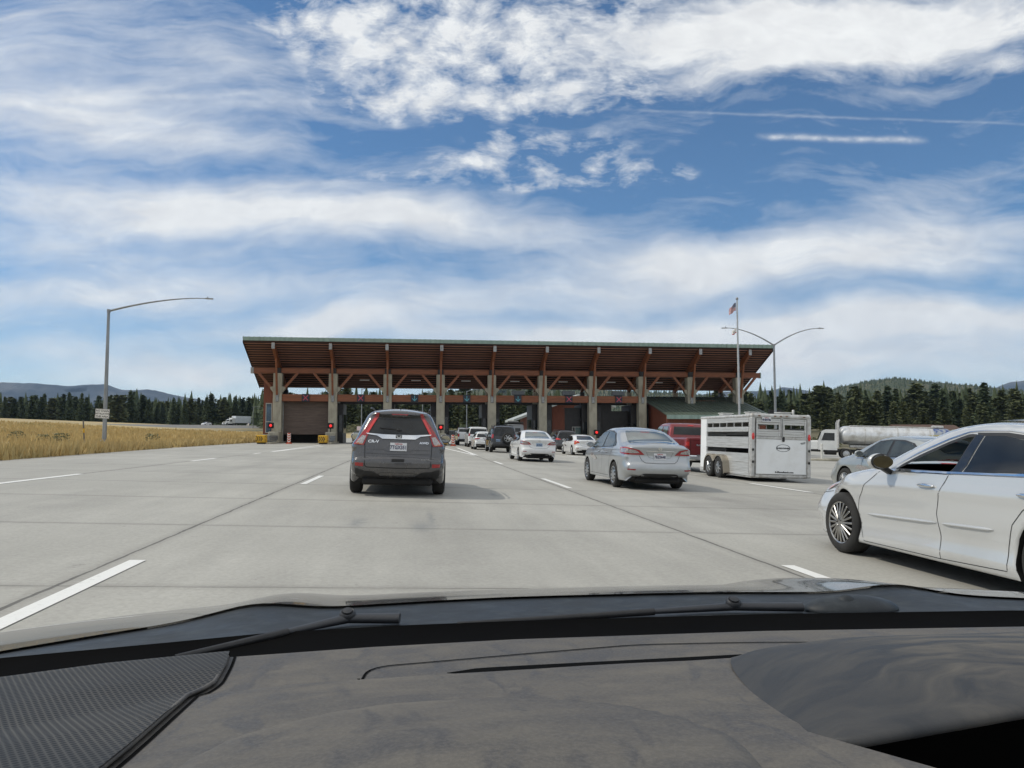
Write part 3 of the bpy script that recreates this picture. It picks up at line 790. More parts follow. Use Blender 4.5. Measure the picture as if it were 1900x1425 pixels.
M_BOOTHG = glass('booth_glass', (.018, .022, .026), .05)
M_ROLL = pm('brown_roller_door', (.125, .088, .070), (.09, .064, .052), 1.6, .6, stretch=(.4, 1, 4), dirt=(.16, .125, .10))
M_SIDING = pm('red_brown_siding', (.215, .067, .037), (.14, .046, .027), 3., .7, stretch=(7, 7, .4), bump=.3)
M_BLUEG = glass('blue_window', (.05, .10, .16), .06)
M_FRAMEW = pm('pale_window_frame', (.45, .45, .42), (.36, .36, .34), 8., .5)
M_YEL = pm('safety_yellow', (.68, .40, .022), (.54, .30, .02), 4., .5, dirt=(.22, .14, .03))
M_BLACK = pm('matt_black', (.012, .012, .013), (.02, .02, .021), 9., .55)
M_RUB = pm('black_rubber', (.018, .018, .019), (.03, .029, .028), 12., .8, bump=.2)
M_ORANGE = pm('orange_plastic', (.62, .09, .03), (.48, .065, .02), 6., .5, dirt=(.28, .06, .03))
M_WHITEP = pm('white_reflective', (.72, .72, .70), (.6, .6, .58), 6., .5)
M_REDLAMP = pm('red_signal_lens', (.6, .02, .02), (.5, .02, .02), 40., .3, emis=(1, .045, .04), estr=1.0)
M_XRED = pm('red_cross_lamps', (.35, .05, .08), (.3, .04, .07), 40., .4, emis=(.55, .06, .10), estr=.20)
M_ARROW = pm('teal_arrow_lamps', (.08, .28, .33), (.06, .2, .26), 40., .4, emis=(.10, .42, .50), estr=.16)
M_LEDBOX = pm('signal_face', (.022, .028, .045), (.016, .02, .03), 20., .35)
M_TUBE = pm('strip_lamp', (.75, .75, .72), (.7, .7, .68), 6., .4, emis=(1, .98, .92), estr=.10)

CX = [-14.76, -8.86, -2.93, 2.92, 8.70, 14.5, 20.32, 26.2, 32.1, 38.0]
YC = 85.0; YE = 81.5; YB = 90.6; XL, XR = -17.75, 40.75
def roofz(Y): return 10.72 - .47 * (Y - YE)      # underside of the deck
st = thing('inspection_station', 'long timber and concrete drive-through station with green edged upswept roof', 'station', (0, YC, 0))
def P(mb, name, mats, parent=st, smooth=30, **k):
    o = mb.build(name, mats, None, smooth, **k)
    o.parent = parent
    if parent is not None:
        q = parent; off = Vector((0, 0, 0))
        while q is not None: off += Vector(q.location); q = q.parent
        o.location = -off                        # built in world coordinates, hung under its parent
    return o
SL = .47
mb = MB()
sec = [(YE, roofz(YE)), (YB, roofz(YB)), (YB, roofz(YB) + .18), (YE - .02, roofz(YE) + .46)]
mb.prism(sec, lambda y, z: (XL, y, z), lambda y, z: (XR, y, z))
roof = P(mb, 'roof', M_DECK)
mb = MB()
mb.box2((XL - .06, YE - .10, roofz(YE) + .13), (XR + .06, YE - .03, roofz(YE) + .50))
x = XL
while x < XR: mb.box2((x - .035, YE - .19, roofz(YE) + .14), (x + .035, YE - .101, roofz(YE) + .56)); x += .54
mb.mi = 0
P(mb, 'fascia', M_COPPER, st)
mb = MB()
mb.prism([(YE - .03, roofz(YE) + .465), (YB + .1, roofz(YB) + .19), (YB + .1, roofz(YB) + .25), (YE - .03, roofz(YE) + .53)], lambda y, z: (XL - .05, y, z), lambda y, z: (XR + .05, y, z))
P(mb, 'roof_sheet', M_COPPER, st)
for X0 in (XL - .09, XR + .03):
    mb = MB(); mb.prism([(YE - .05, roofz(YE) - .12), (YB, roofz(YB) - .10), (YB, roofz(YB) + .2), (YE - .05, roofz(YE) + .5)], lambda y, z: (X0, y, z), lambda y, z: (X0 + .06, y, z))
    P(mb, 'verge_board', M_DECK, st)
mb = MB(); y = YE + .22
while y < YB - .1:
    for i in range(-1, len(CX)):
        a = XL + .02 if i < 0 else CX[i] + .17; b = CX[0] - .17 if i < 0 else (CX[i + 1] - .17 if i < len(CX) - 1 else XR - .02)
        mb.box2((a, y - .03, roofz(y) - .075), (b, y + .03, roofz(y) - .002))
    y += .45
o = P(mb, 'purlin', M_PURLIN, st); o['kind'] = 'stuff'
for i, x in enumerate(CX):
    mb = MB()
    mb.prism([(YE + .02, roofz(YE) - .66), (YC - .35, 8.31), (YB - .1, roofz(YB) - .42), (YB - .1, roofz(YB) - .004), (YE + .02, roofz(YE) - .012)], lambda y, z: (x - .15, y, z), lambda y, z: (x + .15, y, z))
    r = P(mb, 'rafter', M_GLULAM, st)
    mb = MB(); mb.box2((x - .17, YE - .028, roofz(YE) - .70), (x + .17, YE + .018, roofz(YE) - .07)); P(mb, 'rafter_cap', M_STEELG, r)
    # column with corbels, and the steel shoe of the strut
    g = gz(x, YC); mb = MB(); w = .46
    low = 3.55 if i == 8 else g - .2
    mb.box2((x - w, YC - .5, low), (x + w, YC + .5, 7.68), .03)
    for sgn in (-1, 1): mb.prism([(sgn * w, 5.55), (sgn * w, 6.25), (sgn * (w + .34), 6.18), (sgn * (w + .34), 5.98)], lambda a, z: (x + a, YC - .3, z), lambda a, z: (x + a, YC + .3, z))
    c = P(mb, 'column', M_COLUMN, st)
    mb = MB(); mb.box2((x - .17, YC - .62, 4.55), (x + .17, YC - .503, 5.5), .05); P(mb, 'shoe', M_STEELG, c)
    mb = MB(); mb.bar((x, YC - .66, 5.3), (x, YC - 1.75, 9.35), .20, .22, (0, -1, 0)); P(mb, 'strut', M_GLULAM, st)
    for sgn in (-1, 1):
        mb = MB(); mb.bar((x + sgn * (w + .22), YC - .18, 6.05), (x + sgn * (w + 1.62), YC - .18, 7.72), .22, .26, (0, 0, 1)); P(mb, 'knee_brace', M_GLULAM, st)
    mb = MB(); mb.box2((x - .30, YC - .32, 7.682), (x + .30, YC + .3, 8.28)); P(mb, 'saddle', M_DARK, st)
    mb = MB(); mb.box2((x - .25, YB - .75, g - .2), (x + .25, YB - .25, roofz(YB) - .32)); P(mb, 'rear_post', M_COLUMN if i % 3 else M_DARK, st)
ends = [-17.35] + CX + [40.7]
for i in range(len(ends) - 1):
    a = ends[i] + (.32 if i else 0); b = ends[i + 1] - (.32 if i < len(ends) - 2 else 0)
    mb = MB(); mb.box2((a, YC - .22, 7.70), (b, YC + .2, 8.27), .02); o = P(mb, 'upper_beam', M_GLULAM, st)
    if i == 0: mb = MB(); mb.box2((a - .32, YC - .25, 7.66), (a - .002, YC + .23, 8.31)); P(mb, 'beam_cap', M_STEELG, o)
    if i == len(ends) - 2: mb = MB(); mb.box2((b + .002, YC - .25, 7.66), (b + .1, YC + .23, 8.31)); P(mb, 'beam_cap', M_COPPER, o)
for i in range(8):
    a, b = CX[i] + .463, CX[i + 1] - .463
    if i < 7:
        mb = MB(); mb.box2((a, YC - .34, 4.62), (b, YC + .0, 5.40), .02); P(mb, 'lower_beam', M_GLULAM, st)
mb = MB(); mb.box2((33.2, YC + 1, 4.35), (35.6, YC + 1.3, 5.0)); P(mb, 'lower_beam', M_GLULAM, st)
# rear frame of the lanes, dark booths behind the columns
for i in range(8):
    a, b = CX[i], CX[i + 1]
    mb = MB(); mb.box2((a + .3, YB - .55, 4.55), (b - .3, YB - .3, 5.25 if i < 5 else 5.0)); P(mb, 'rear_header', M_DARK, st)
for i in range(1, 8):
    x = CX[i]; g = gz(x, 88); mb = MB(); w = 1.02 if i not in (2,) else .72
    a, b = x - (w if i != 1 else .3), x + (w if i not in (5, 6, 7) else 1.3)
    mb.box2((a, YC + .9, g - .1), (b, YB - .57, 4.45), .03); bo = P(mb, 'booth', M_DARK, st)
    mb = MB()
    for X0 in (a - .012, b + .002): mb.box2((X0, YC + 1.3, 1.1 + g), (X0 + .01, YB - 1.0, 3.2 + g))
    mb.box2((a + .12, YC + .888, 1.2 + g), (b - .12, YC + .898, 3.1 + g)); P(mb, 'booth_window', M_BOOTHG, bo)
# bay one: roller door and closing wall; outer wall with its window
g = gz(-12, 86)
mb = MB(); z = 4.61
while z > 1.05: mb.box2((CX[0] + .55, YC + .50, z - .118), (CX[1] - .55, YC + .55 + (0 if int(z * 8.3) % 2 else .012), z)); z -= .12
rd = P(mb, 'roller_door', M_ROLL, st)
mb = MB()
for X0 in (CX[0] + .47, CX[1] - .55): mb.box2((X0, YC + .46, g), (X0 + .08, YC + .6, 4.6))
P(mb, 'door_track', M_STEELG, rd)
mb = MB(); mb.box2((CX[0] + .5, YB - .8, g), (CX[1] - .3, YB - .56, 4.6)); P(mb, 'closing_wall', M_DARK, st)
mb = MB(); mb.box2((-16.35, YC + .35, 1.05), (-15.24, YB - .8, 6.75)); sw = P(mb, 'side_wall', M_SIDING, st)
mb = MB(); mb.box2((-16.42, YC + .22, -.1), (-15.23, YB - .75, 1.045)); P(mb, 'plinth', M_COLUMN, st)
mb = MB()
for zz in ((1.25, 2.35), (2.45, 4.35)): mb.box2((-16.02, YC + .33, zz[0]), (-15.5, YC + .345, zz[1]))
pw = P(mb, 'window', M_BLUEG, sw)
mb = MB()
for zz in (1.18, 2.36, 4.36): mb.box2((-16.1, YC + .31, zz), (-15.42, YC + .348, zz + .08))
for xx in (-16.1, -15.5): mb.box2((xx, YC + .305, 1.18), (xx + .08, YC + .348, 4.44))
P(mb, 'window_frame', M_FRAMEW, pw)
# bay six and seven: timber clad cabin, glazed office front and dark walls
g = gz(15, 87)
mb = MB(); mb.box2((14.98, YC + 1.5, g), (17.35, YB - .6, 4.05))
x = 15.02
while x < 17.3: mb.box2((x, YC + 1.47, g), (x + .13, YC + 1.498, 4.05)); x += .16
P(mb, 'timber_cabin', M_SIDING, st)
mb = MB(); mb.box2((17.36, YC + 1.6, g - .3), (20.0, YB - .6, 4.1)); of = P(mb, 'office_front', M_DARK, st)
mb = MB()
for X0 in (18.3, 18.62, 19.35): mb.box2((X0, YC + 1.56, g), (X0 + .07, YC + 1.597, g + 2.3))
mb.box2((18.3, YC + 1.555, g + 2.3), (19.42, YC + 1.597, g + 2.38)); P(mb, 'office_window_frame', M_FRAMEW, of)
mb = MB(); mb.box2((18.70, YC + 1.58, g + .1), (19.34, YC + 1.596, g + 2.28)); P(mb, 'office_pane', pm('pale_green_glass', (.11, .17, .165), (.06, .1, .1), 2., .1), of)
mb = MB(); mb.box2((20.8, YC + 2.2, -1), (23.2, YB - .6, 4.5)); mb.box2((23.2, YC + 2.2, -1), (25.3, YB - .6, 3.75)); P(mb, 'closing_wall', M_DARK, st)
# strip lamps under the roof (they hang: things of their own)
for i in range(1, 8):
    xm = (CX[i] + CX[i + 1]) / 2 if i < 9 else 0
    for y, dxx in ((86.2, .5), (88.3, .2)):
        mb = MB(); mb.box2((-.55, -.07, 0), (.55, .07, .06), .02)
        o = mb.build('strip_light', M_TUBE, None, 30); o.location = (xm + dxx, y, roofz(y) - .30)
        tag(o, 'white strip lamp under the dark timber roof of the station', 'lamp', 'strip lamps under the station roof')
# lane signals on the lower beam
kinds = ['x', 'x', 'v', 'v', 'v', 'x', 'x']
LS = ['lane signal with a red cross over the roller door', 'lane signal with a red cross over the second bay, right of the roller door', 'teal down arrow lane signal over the bay behind the grey SUV, leftmost arrow',
      'teal down arrow lane signal, middle one of the three arrows', 'teal down arrow lane signal below the first grey overhead box, rightmost arrow', 'faint red cross lane signal above the timber clad cabin', 'faint red cross lane signal over the darkest bay, rightmost signal']
for i, k in enumerate(kinds):
    x = (CX[i] + CX[i + 1]) / 2 + (.05 if i < 5 else .12); y = YC - .36
    o = thing('lane_signal', LS[i], 'lane signal', (x, y, 5.01), (0, 0, 0), 'lane signals on the lower beam')
    mb = MB(); mb.box2((-.40, -.14, -.42), (.40, 0, .42), .02); mb.build('housing', M_LEDBOX, o)
    mb = MB(); w = .05
    if k == 'x':
        for s_ in (-1, 1): mb.bar((-.27, -.152 - .004 * s_, -.29 * s_), (.27, -.152 - .004 * s_, .29 * s_), .008, .07, (0, 0, 1))
        mb.build('cross', M_XRED, o)
    else:
        mb.bar((0, -.150, .31), (0, -.150, -.2), .008, .07, (1, 0, 0))
        for s_ in (-1, 1): mb.bar((s_ * .25, -.156, .0), (0, -.156, -.28), .008, .07, (0, 0, 1))
        mb.build('arrow', M_ARROW, o)
for i, lb in ((4, 'grey overhead box above the rightmost teal arrow signal'), (5, 'grey overhead box above the cross signal at the timber cabin'), (6, 'grey overhead box above the rightmost cross signal')):
    x = (CX[i] + CX[i + 1]) / 2 + .1
    mb = MB(); mb.box2((-.72, -.3, 0), (.72, .3, .5), .03); mb.box2((-.6, -.32, .08), (.6, -.302, .42)); mb.box2((-.5, -.05, -.06), (.5, .05, -.001))
    o = mb.build('equipment_box', pm('grey_box', (.11, .12, .13), (.08, .09, .1), 4., .5)); o.location = (x, YC - .17, 5.47)
    tag(o, lb, 'equipment box', 'overhead boxes on the lower beam')

# traffic islands: kerb, guard rail, nose block, red lamp, crash cushion
M_CHEV = pm('chevron_black', (.03, .026, .02), (.05, .04, .025), 10., .6)
Lred = ['red signal lamp at the corner column left of the roller door', 'red signal lamp right of the roller door', 'red signal lamp on the island right of the grey SUV', 'red signal lamp at the column behind the white coupe-like sedan']
Lcus = ['yellow crash cushion with black chevrons at the grass edge', 'yellow crash cushion right of the roller door', 'yellow crash cushion beside the grey SUV, nearest the queue']
ri = ci = 0
for i, x in enumerate(CX[:8]):
    g = gz(x, 80)
    mb = MB(); mb.box2((x - .62, 77.6, g - .1), (x + .62, YB, g + .15), .04)
    tag(mb.build('traffic_island', M_COLUMN), kind='structure')
    o = thing('guard_rail', ['galvanised guard rail on the island at the grass verge', 'galvanised guard rail beside the crash cushion right of the roller door', 'guard rail hidden mostly behind the grey SUV', 'guard rail behind the crash cushion beside the grey SUV', 'guard rail behind the dark SUV with the spare wheel', 'guard rail behind the dark minivan', 'guard rail behind the white sedan with lit lamps', 'guard rail behind the red pickup'][i], 'guard rail', (x, 0, g), (0, 0, 0), 'guard rails on the traffic islands')
    if i in (4, 5, 6, 7): pass
    for s_ in (-1, 1):
        mb = MB(); mb.mi = 0
        pr = [(.30, 0), (.36, .05), (.44, .0), (.52, .05), (.60, .05), (.68, 0), (.76, .05), (.82, 0)]
        for j in range(len(pr) - 1):
            (z0, d0), (z1, d1) = pr[j], pr[j + 1]
            mb.add([(s_ * (.5 + d0), 77.9, z0), (s_ * (.5 + d0), 82.4, z0), (s_ * (.5 + d1), 82.4, z1), (s_ * (.5 + d1), 77.9, z1)], [(0, 1, 2, 3)])
        mb.build('rail', M_STEELG, o, None)
    for y in (78.2, 80, 81.8):
        mb = MB(); mb.box2((-.46, y - .06, .0), (.46, y + .06, .8)); mb.build('post', M_STEELG, o)
    mb = MB(); mb.box2((-.5, 77.86, .3), (.5, 77.9, .84), .02); mb.build('end_plate', M_STEELG, o)
    mb = MB(); mb.box2((-.55, 82.6, -.05), (.55, 84.4, 1.22), .08)
    for q in (-.3, 0, .3): mb.ball((q, 82.6, .95), (.06, .02, .06), 8, 6)
    o = mb.build('concrete_bollard', M_COLUMN); o.location = (x, 0, g)
    tag(o, ['concrete block before the corner column at the verge', 'concrete block before the column right of the roller door', 'concrete block hidden behind the grey SUV', 'concrete block under the red lamp right of the grey SUV', 'concrete block behind the white hatchback', 'concrete block behind the dark minivan', 'concrete block behind the white sedan with lit tail lamps', 'concrete block beside the timber column behind the red pickup'][i], 'concrete block', 'concrete blocks on the traffic islands')
    if i in (0, 1, 3, 6):
        o = thing('signal_lamp', Lred[ri], 'signal', (x - (.32 if i == 0 else 0), 82.9, g + (1.22)), (0, 0, 0), 'red signals at the bays'); ri += 1
        zc = .66
        mb = MB(); mb.cyl((0, 0, 0), (0, 0, zc - .3), .05); mb.build('post', M_BLACK, o)
        mb = MB(); mb.box2((-.31, -.06, zc - .31), (.31, .1, zc + .31), .03); mb.build('backplate', M_BLACK, o)
        mb = MB(); mb.lathe([(0, .085), (.06, .08), (.12, .05), (.15, 0)], (0, -.06, zc), (0, -1, 0), 20); ln = mb.build('lens', M_REDLAMP, o)
        mb = MB(); mb.lathe([(.17, 0), (.17, .2)], (0, -.06, zc), (0, -1, 0), 14, .2, math.pi + .9); mb.build('visor', M_BLACK, o)
    if i in (0, 1, 3):
        o = thing('crash_cushion', Lcus[ci], 'crash cushion', (x, 76.4, gz(x, 76.4)), (0, 0, 0), 'yellow crash cushions at the islands'); ci += 1
        mb = MB()
        for zz in (.22, .41, .60, .79):
            mb.box2((-.46, -.5, zz - .085), (.46, .6, zz + .085), .06)
        mb.box2((-.42, -.44, .14), (.42, .56, .86))
        mb.build('body', M_YEL, o)
        mb = MB(); mb.box2((-.34, -.40, .0), (.34, .5, .135)); mb.build('foot', M_BLACK, o)
        mb = MB(); mb.box2((-.40, -.545, .22), (.40, -.52, .80)); pl = mb.build('chevron_plate', M_YEL, o)
        mb = MB()
        for q in (-.30, -.1, .1):
            for s_ in (-1, 1): mb.bar((q + .1, -.552 - .002 * s_, .51), (q - .06, -.552 - .002 * s_, .51 + s_ * .24), .006, .07, (1, 0, 0))
        mb.build('chevron', M_CHEV, pl)
def delineator(x, y, label, h=1.1, mat=M_ORANGE):
    o = thing('delineator', label, 'traffic delineator', (x, y, gz(x, y)), (0, 0, 0), 'striped delineators before the bays')
    mb = MB(); mb.box((0, 0, .05), (.55, .55, .1), None, .03); mb.build('base', M_RUB if mat is not M_ORANGE else M_ORANGE, o)
    mb = MB(); mb.lathe([(.0, .1), (.17, .1), (.16, .6), (.15, h - .05), (.12, h), (.0, h)], (0, 0, 0), (0, 0, 1), 16); tb = mb.build('tube', mat, o)
    mb = MB()
    for z in (.28, .52, .76, .98):
        vs = []
        for j in range(17):
            a = 2 * math.pi * j / 16; zz = z + .07 * math.cos(a * 2)
            vs += [(math.cos(a) * .176, math.sin(a) * .176, zz - .055), (math.cos(a) * .174, math.sin(a) * .174, zz + .055)]
        mb.add(vs, [(2 * j, 2 * j + 2, 2 * j + 3, 2 * j + 1) for j in range(16)])
    mb.build('stripe', M_WHITEP, tb, 180)
delineator(-12.55, 79.0, 'orange and white striped delineator before the roller door')
delineator(-6.4, 82.5, 'dark striped delineator left of the grey SUV at the second bay', 1.05, pm('faded_delineator', (.17, .12, .1), (.11, .09, .08), 5., .6))
delineator(3.9, 76.0, 'orange delineator beside the crash cushion right of the grey SUV')

# ------------------------------------------------------------------ office with the green roof at the right, and buildings beyond
o = thing('office_building', 'low red sided office with a green standing seam roof at the station right end', 'building', (0, 0, 0))
xl, xr, yf, yb = 27.3, 38.6, 79.3, 88.5; g = gz(30, 80)
def rz(y): return 3.1 + (y - (yf - .9)) * .245
mb = MB(); mb.prism([(yf, g - .3), (yb, g - .3), (yb, rz(yb) - .3), (yf, rz(yf) - .3)], lambda y, z: (xl, y, z), lambda y, z: (xr, y, z)); mb.build('wall', M_SIDING, o)
mb = MB(); mb.prism([(yf - .9, rz(yf - .9) - .06), (yb, rz(yb) - .06), (yb, rz(yb)), (yf - .9, rz(yf - .9))], lambda y, z: (xl - .35, y, z), lambda y, z: (xr + .35, y, z))
x = xl - .3
while x < xr + .3:
    mb.bar((x, yf - .9, rz(yf - .9) + .02), (x, yb, rz(yb) + .02), .035, .05); x += .5
ro = mb.build('roof', pm('dark_green_roof', (.115, .15, .12), (.08, .105, .085), 1.4, .5, metal=.2, dirt=(.15, .18, .15)), o)
mb = MB(); mb.box2((xl - .35, yf - .93, rz(yf - .9) - .42), (xr + .35, yf - .902, rz(yf - .9) + .02))
x = xl - .3
while x < xr + .3: mb.box2((x, yf - .95, rz(yf - .9) - .41), (x + .03, yf - .931, rz(yf - .9))); x += .5
mb.build('fascia', M_COPPER, ro)
mb = MB(); mb.box2((xl + 1.4, yf - .02, g + .8), (xr - 1, yf - .002, g + 2.4)); mb.build('window', M_BOOTHG, o)
o = thing('gable_building', 'small red building with a pale gable roof seen past the fifth lane', 'building', (0, 0, 0))
g = -.3
mb = MB(); mb.prism([(15.8, g), (27, g), (27, 4.9), (23, 6.2), (15.8, 3.55)], lambda x, z: (x, 104, z), lambda x, z: (x, 112, z)); mb.build('wall', M_SIDING, o)
mb = MB(); mb.prism([(13.6, 2.75), (23, 6.25), (28, 4.7), (28, 5.0), (23, 6.6), (13.6, 3.05)], lambda x, z: (x, 102.8, z), lambda x, z: (x, 113, z)); mb.build('roof', pm('pale_metal_roof', (.42, .44, .42), (.33, .36, .34), 1., .5), o)
mb = MB(); mb.box2((17.5, 103.97, .6), (19.5, 103.99, 2.2)); mb.build('window', M_BOOTHG, o)
def shed(name, label, x0, x1, y, z0, z1, zr, wallm, roofm):
    o = thing(name, label, 'building', (0, 0, 0))
    mb = MB(); mb.box2((x0, y, z0), (x1, y + 6, z1)); mb.build('wall', wallm, o)
    mb = MB(); mb.prism([(y - .7, z1 - .15), (y + 3, zr), (y + 6.7, z1 - .15), (y + 6.7, z1 + .02), (y + 3, zr + .18), (y - .7, z1 + .02)], lambda a, z: (x0 - .5, a, z), lambda a, z: (x1 + .5, a, z)); mb.build('roof', roofm, o)
    mb = MB(); mb.box2((x0 + 1, y - .02, z0 + 1), (x0 + 2.2, y - .002, z0 + 2.2)); mb.build('window', M_BOOTHG, o)
M_BROWNR = pm('brown_roof', (.11, .065, .045), (.08, .05, .04), 2., .8)
a = world_at(1622, 128); b = world_at(1694, 128)
shed('maintenance_shed', 'long brown roofed shed behind the parked tank trailer', a.x, a.x + (b - a).length, a.y - 8, -1.5, 1.2, 2.35, pm('tan_wall', (.25, .2, .15), (.2, .16, .12), 2., .8), M_BROWNR)
a = world_at(1746, 150)
shed('small_house', 'small brown house among the pines right of the tanker', a.x, a.x + 4.5, a.y, -1.2, 1.4, 2.6, pm('tan_wall', (.25, .2, .15)), M_BROWNR)

# ------------------------------------------------------------------ lamp posts, flags, signs
M_POLE = pm('galvanised_pole', (.30, .32, .34), (.22, .235, .25), 3., .42, metal=.5, stretch=(1, 1, .3))
def lamp_post(name, label, X, Y, h, arms, r=.14, group=None, sway=.0):
    g = ground_z(X, Y); o = thing(name, label, 'street lamp', (X, Y, g), (0, 0, 0), group)
    mb = MB(); mb.tube([(0, 0, -.1), (0, 0, h)], [r, r * .62], 14); mb.lathe([(0, .28), (r * 1.5, .26), (r * 1.7, 0)], (0, 0, 0), (0, 0, 1), 10); mb.build('pole', M_POLE, o, 40)
    mb = MB(); mb.cyl((0, 0, h - .18), (0, 0, h + .08), r * .8, r * .8, 12); mb.build('collar', M_POLE, o, 40)
    for (dx, dy, rise) in arms:
        L = math.hypot(dx, dy); ux, uy = dx / L, dy / L; pts = []
        for k in range(13):
            s_ = k / 12; pts.append((ux * L * s_, uy * L * s_, h - .05 + rise * (1.0 - (1 - s_) ** 1.75)))
        mb = MB(); mb.tube(pts, [r * .5 - (r * .5 - .032) * k / 12 for k in range(13)], 10); am = mb.build('arm', M_POLE, o, 60)
        e = Vector(pts[-1]); ang = math.atan2(uy, ux)
        mb = MB(); mb.box((e.x + ux * .3, e.y + uy * .3, e.z - .005), (.62, .26, .07), ang, .03); mb.cyl((e.x + ux * .2, e.y + uy * .2, e.z + .03), (e.x + ux * .2, e.y + uy * .2, e.z + .13), .04, .04, 8)
        hd = mb.build('lamp_head', M_POLE, am, 30)
        mb = MB(); mb.box((e.x + ux * .34, e.y + uy * .34, e.z - .047), (.36, .18, .01), ang); mb.build('lens', pm('lamp_lens', (.6, .6, .58), (.5, .5, .5), 8., .3), hd)
    return o
lamp_post('street_lamp', 'tall single-armed grey street lamp in the dry grass', -22.3, 58.3, 9.75, [(6.5, 0.9, 1.25)], .155)
lamp_post('street_lamp', 'double-armed grey street lamp beside the flagpole', 35.6, 71.0, 11.35, [(-4.55, .6, 1.75), (4.55, -.3, 1.75)], .15)
lamp_post('street_lamp', 'short grey street lamp beyond the last column of the station', *world_at(1392, 102).to_2d(), 6.4, [(-.9, .1, .2)], .09)
for px, D, lb in ((671, 150, 'thin lamp post behind the second lane of the station'), (784, 165, 'thin lamp post behind the third lane, above the grey SUV'), (866, 150, 'thin lamp post with a pale box behind the fourth lane')):
    p = world_at(px, D); lamp_post('street_lamp', lb, p.x, p.y, 10, [(2.5, 0, .5)], .12, 'lamp posts behind the station')
for px, D, lb in ((470, 300, 'distant lamp post by the highway, left one of a pair'), (475, 320, 'distant lamp post by the highway, right one of a pair')):
    p = world_at(px, D); lamp_post('street_lamp', lb, p.x, p.y, 8.5, [(2.5, 0, .3)], .15, 'lamp posts by the highway')
# chain sign fixed to the left lamp post
M_SIGNW = pm('white_sign_face', (.78, .78, .76), (.7, .7, .68), 3., .45)
sg = thing('road_sign', 'white sign with black letters fixed to the tall street lamp', 'sign', (-22.3 - .12, 58.3 - .19, ground_z(-22.3, 58.3) + 2.17), (0, R(3), R(12)))
mb = MB(); mb.box2((-.46, -.012, -.34), (.46, .012, .34)); bd = mb.build('panel', M_SIGNW, sg)
mb = MB()
for a in ((-.44, -.015, .305), (-.44, -.015, -.32)): mb.box2(a, (.44, -.0125, a[2] + .014))
for a in ((-.44, -.015, -.32), (.426, -.015, -.32)): mb.box2(a, (a[0] + .014, -.0125, .319))
mb.build('border', M_BLACK, bd)
for k, s_ in enumerate(('NO CHAIN', 'INSTALLATION', 'THIS AREA')):
    text_obj('lettering', s_, .175, M_BLACK, bd, frame((0, -.0135, .19 - .2 * k), (1, 0, 0), (0, 0, 1)), .001, .004, .80 if k == 1 else .95)
mb = MB(); mb.cyl((.12, .02, -.2), (.12, .03, .2), .01); mb.build('bracket', M_STEELG, sg)
p = Vector((-14.7, 36.3, 0)); p.z = ground_z(p.x, p.y)
mp = thing('marker_post', 'slender leaning marker post with a yellow band in the grass', 'marker post', p, (R(-2), R(-5), 0))
mb = MB(); mb.tube([(0, 0, -.1), (0, 0, 1.42)], .032, 8); mb.build('post', pm('weathered_post', (.16, .14, .12), (.11, .1, .09), 8., .8), mp)
mb = MB(); mb.tube([(0, 0, .86), (0, 0, 1.06)], .041, 8); mb.build('band', M_YEL, mp)
# flagpole, two flags
fp = Vector((29.9, 66.7, 0)); fp.z = gz(fp.x, fp.y)
o = thing('flagpole', 'tall silver flagpole with a ball finial before the station', 'flagpole', fp)
mb = MB(); mb.tube([(0, 0, 0), (0, 0, 14.55)], [.13, .065], 14); mb.build('pole', pm('brushed_pole', (.5, .51, .52), (.42, .43, .44), 5., .35, metal=.7), o, 60)
mb = MB(); mb.ball((0, 0, 14.68), .13, 14, 10); mb.build('finial', M_STEELG, o, 180)
mb = MB(); mb.tube([(-.1, -.02, 1.2), (-.08, -.02, 14.3)], .012, 5); mb.build('halyard', M_WHITEP, o)
m, nt = new_mat('stars_and_stripes'); t = NT(nt); uvn = t.sep(t.co('UV'))
st_ = t.math('LESS_THAN', t.math('FRACT', t.math('MULTIPLY', uvn[1], 6.5)), .5)
c = t.mix(st_, (.68, .66, .66), (.42, .02, .04)); cant = t.math('MULTIPLY', t.math('LESS_THAN', uvn[0], .42), t.math('GREATER_THAN', uvn[1], .46))
star = t.math('LESS_THAN', t.vor(t.comb(t.math('MULTIPLY', uvn[0], 14.), t.math('MULTIPLY', uvn[1], 9.), 0.), 1., rand=0.), .25)
c = t.mix(cant, c, t.mix(star, (.02, .035, .12), (.7, .7, .7))); t.bsdf(t.mix(t.math('MULTIPLY', t.noise(t.co('Object'), 4.), .2), c, (.2, .2, .2)), .85); M_USA = m
m, nt = new_mat('bear_flag'); t = NT(nt); uvn = t.sep(t.co('UV'))
c = t.mix(t.math('LESS_THAN', uvn[1], .2), (.72, .71, .69), (.42, .03, .04))
bq = t.vmath('LENGTH', t.vmath('MULTIPLY', t.vmath('SUBTRACT', t.comb(uvn[0], uvn[1], 0.), (.52, .55, 0.)), (1., 1.7, 0.)))
c = t.mix(t.math('LESS_THAN', t.math('ADD', bq, t.math('MULTIPLY', t.noise(t.co('UV'), 9., 2), .12)), .24), c, (.16, .09, .05)); t.bsdf(c, .85); M_BEAR = m
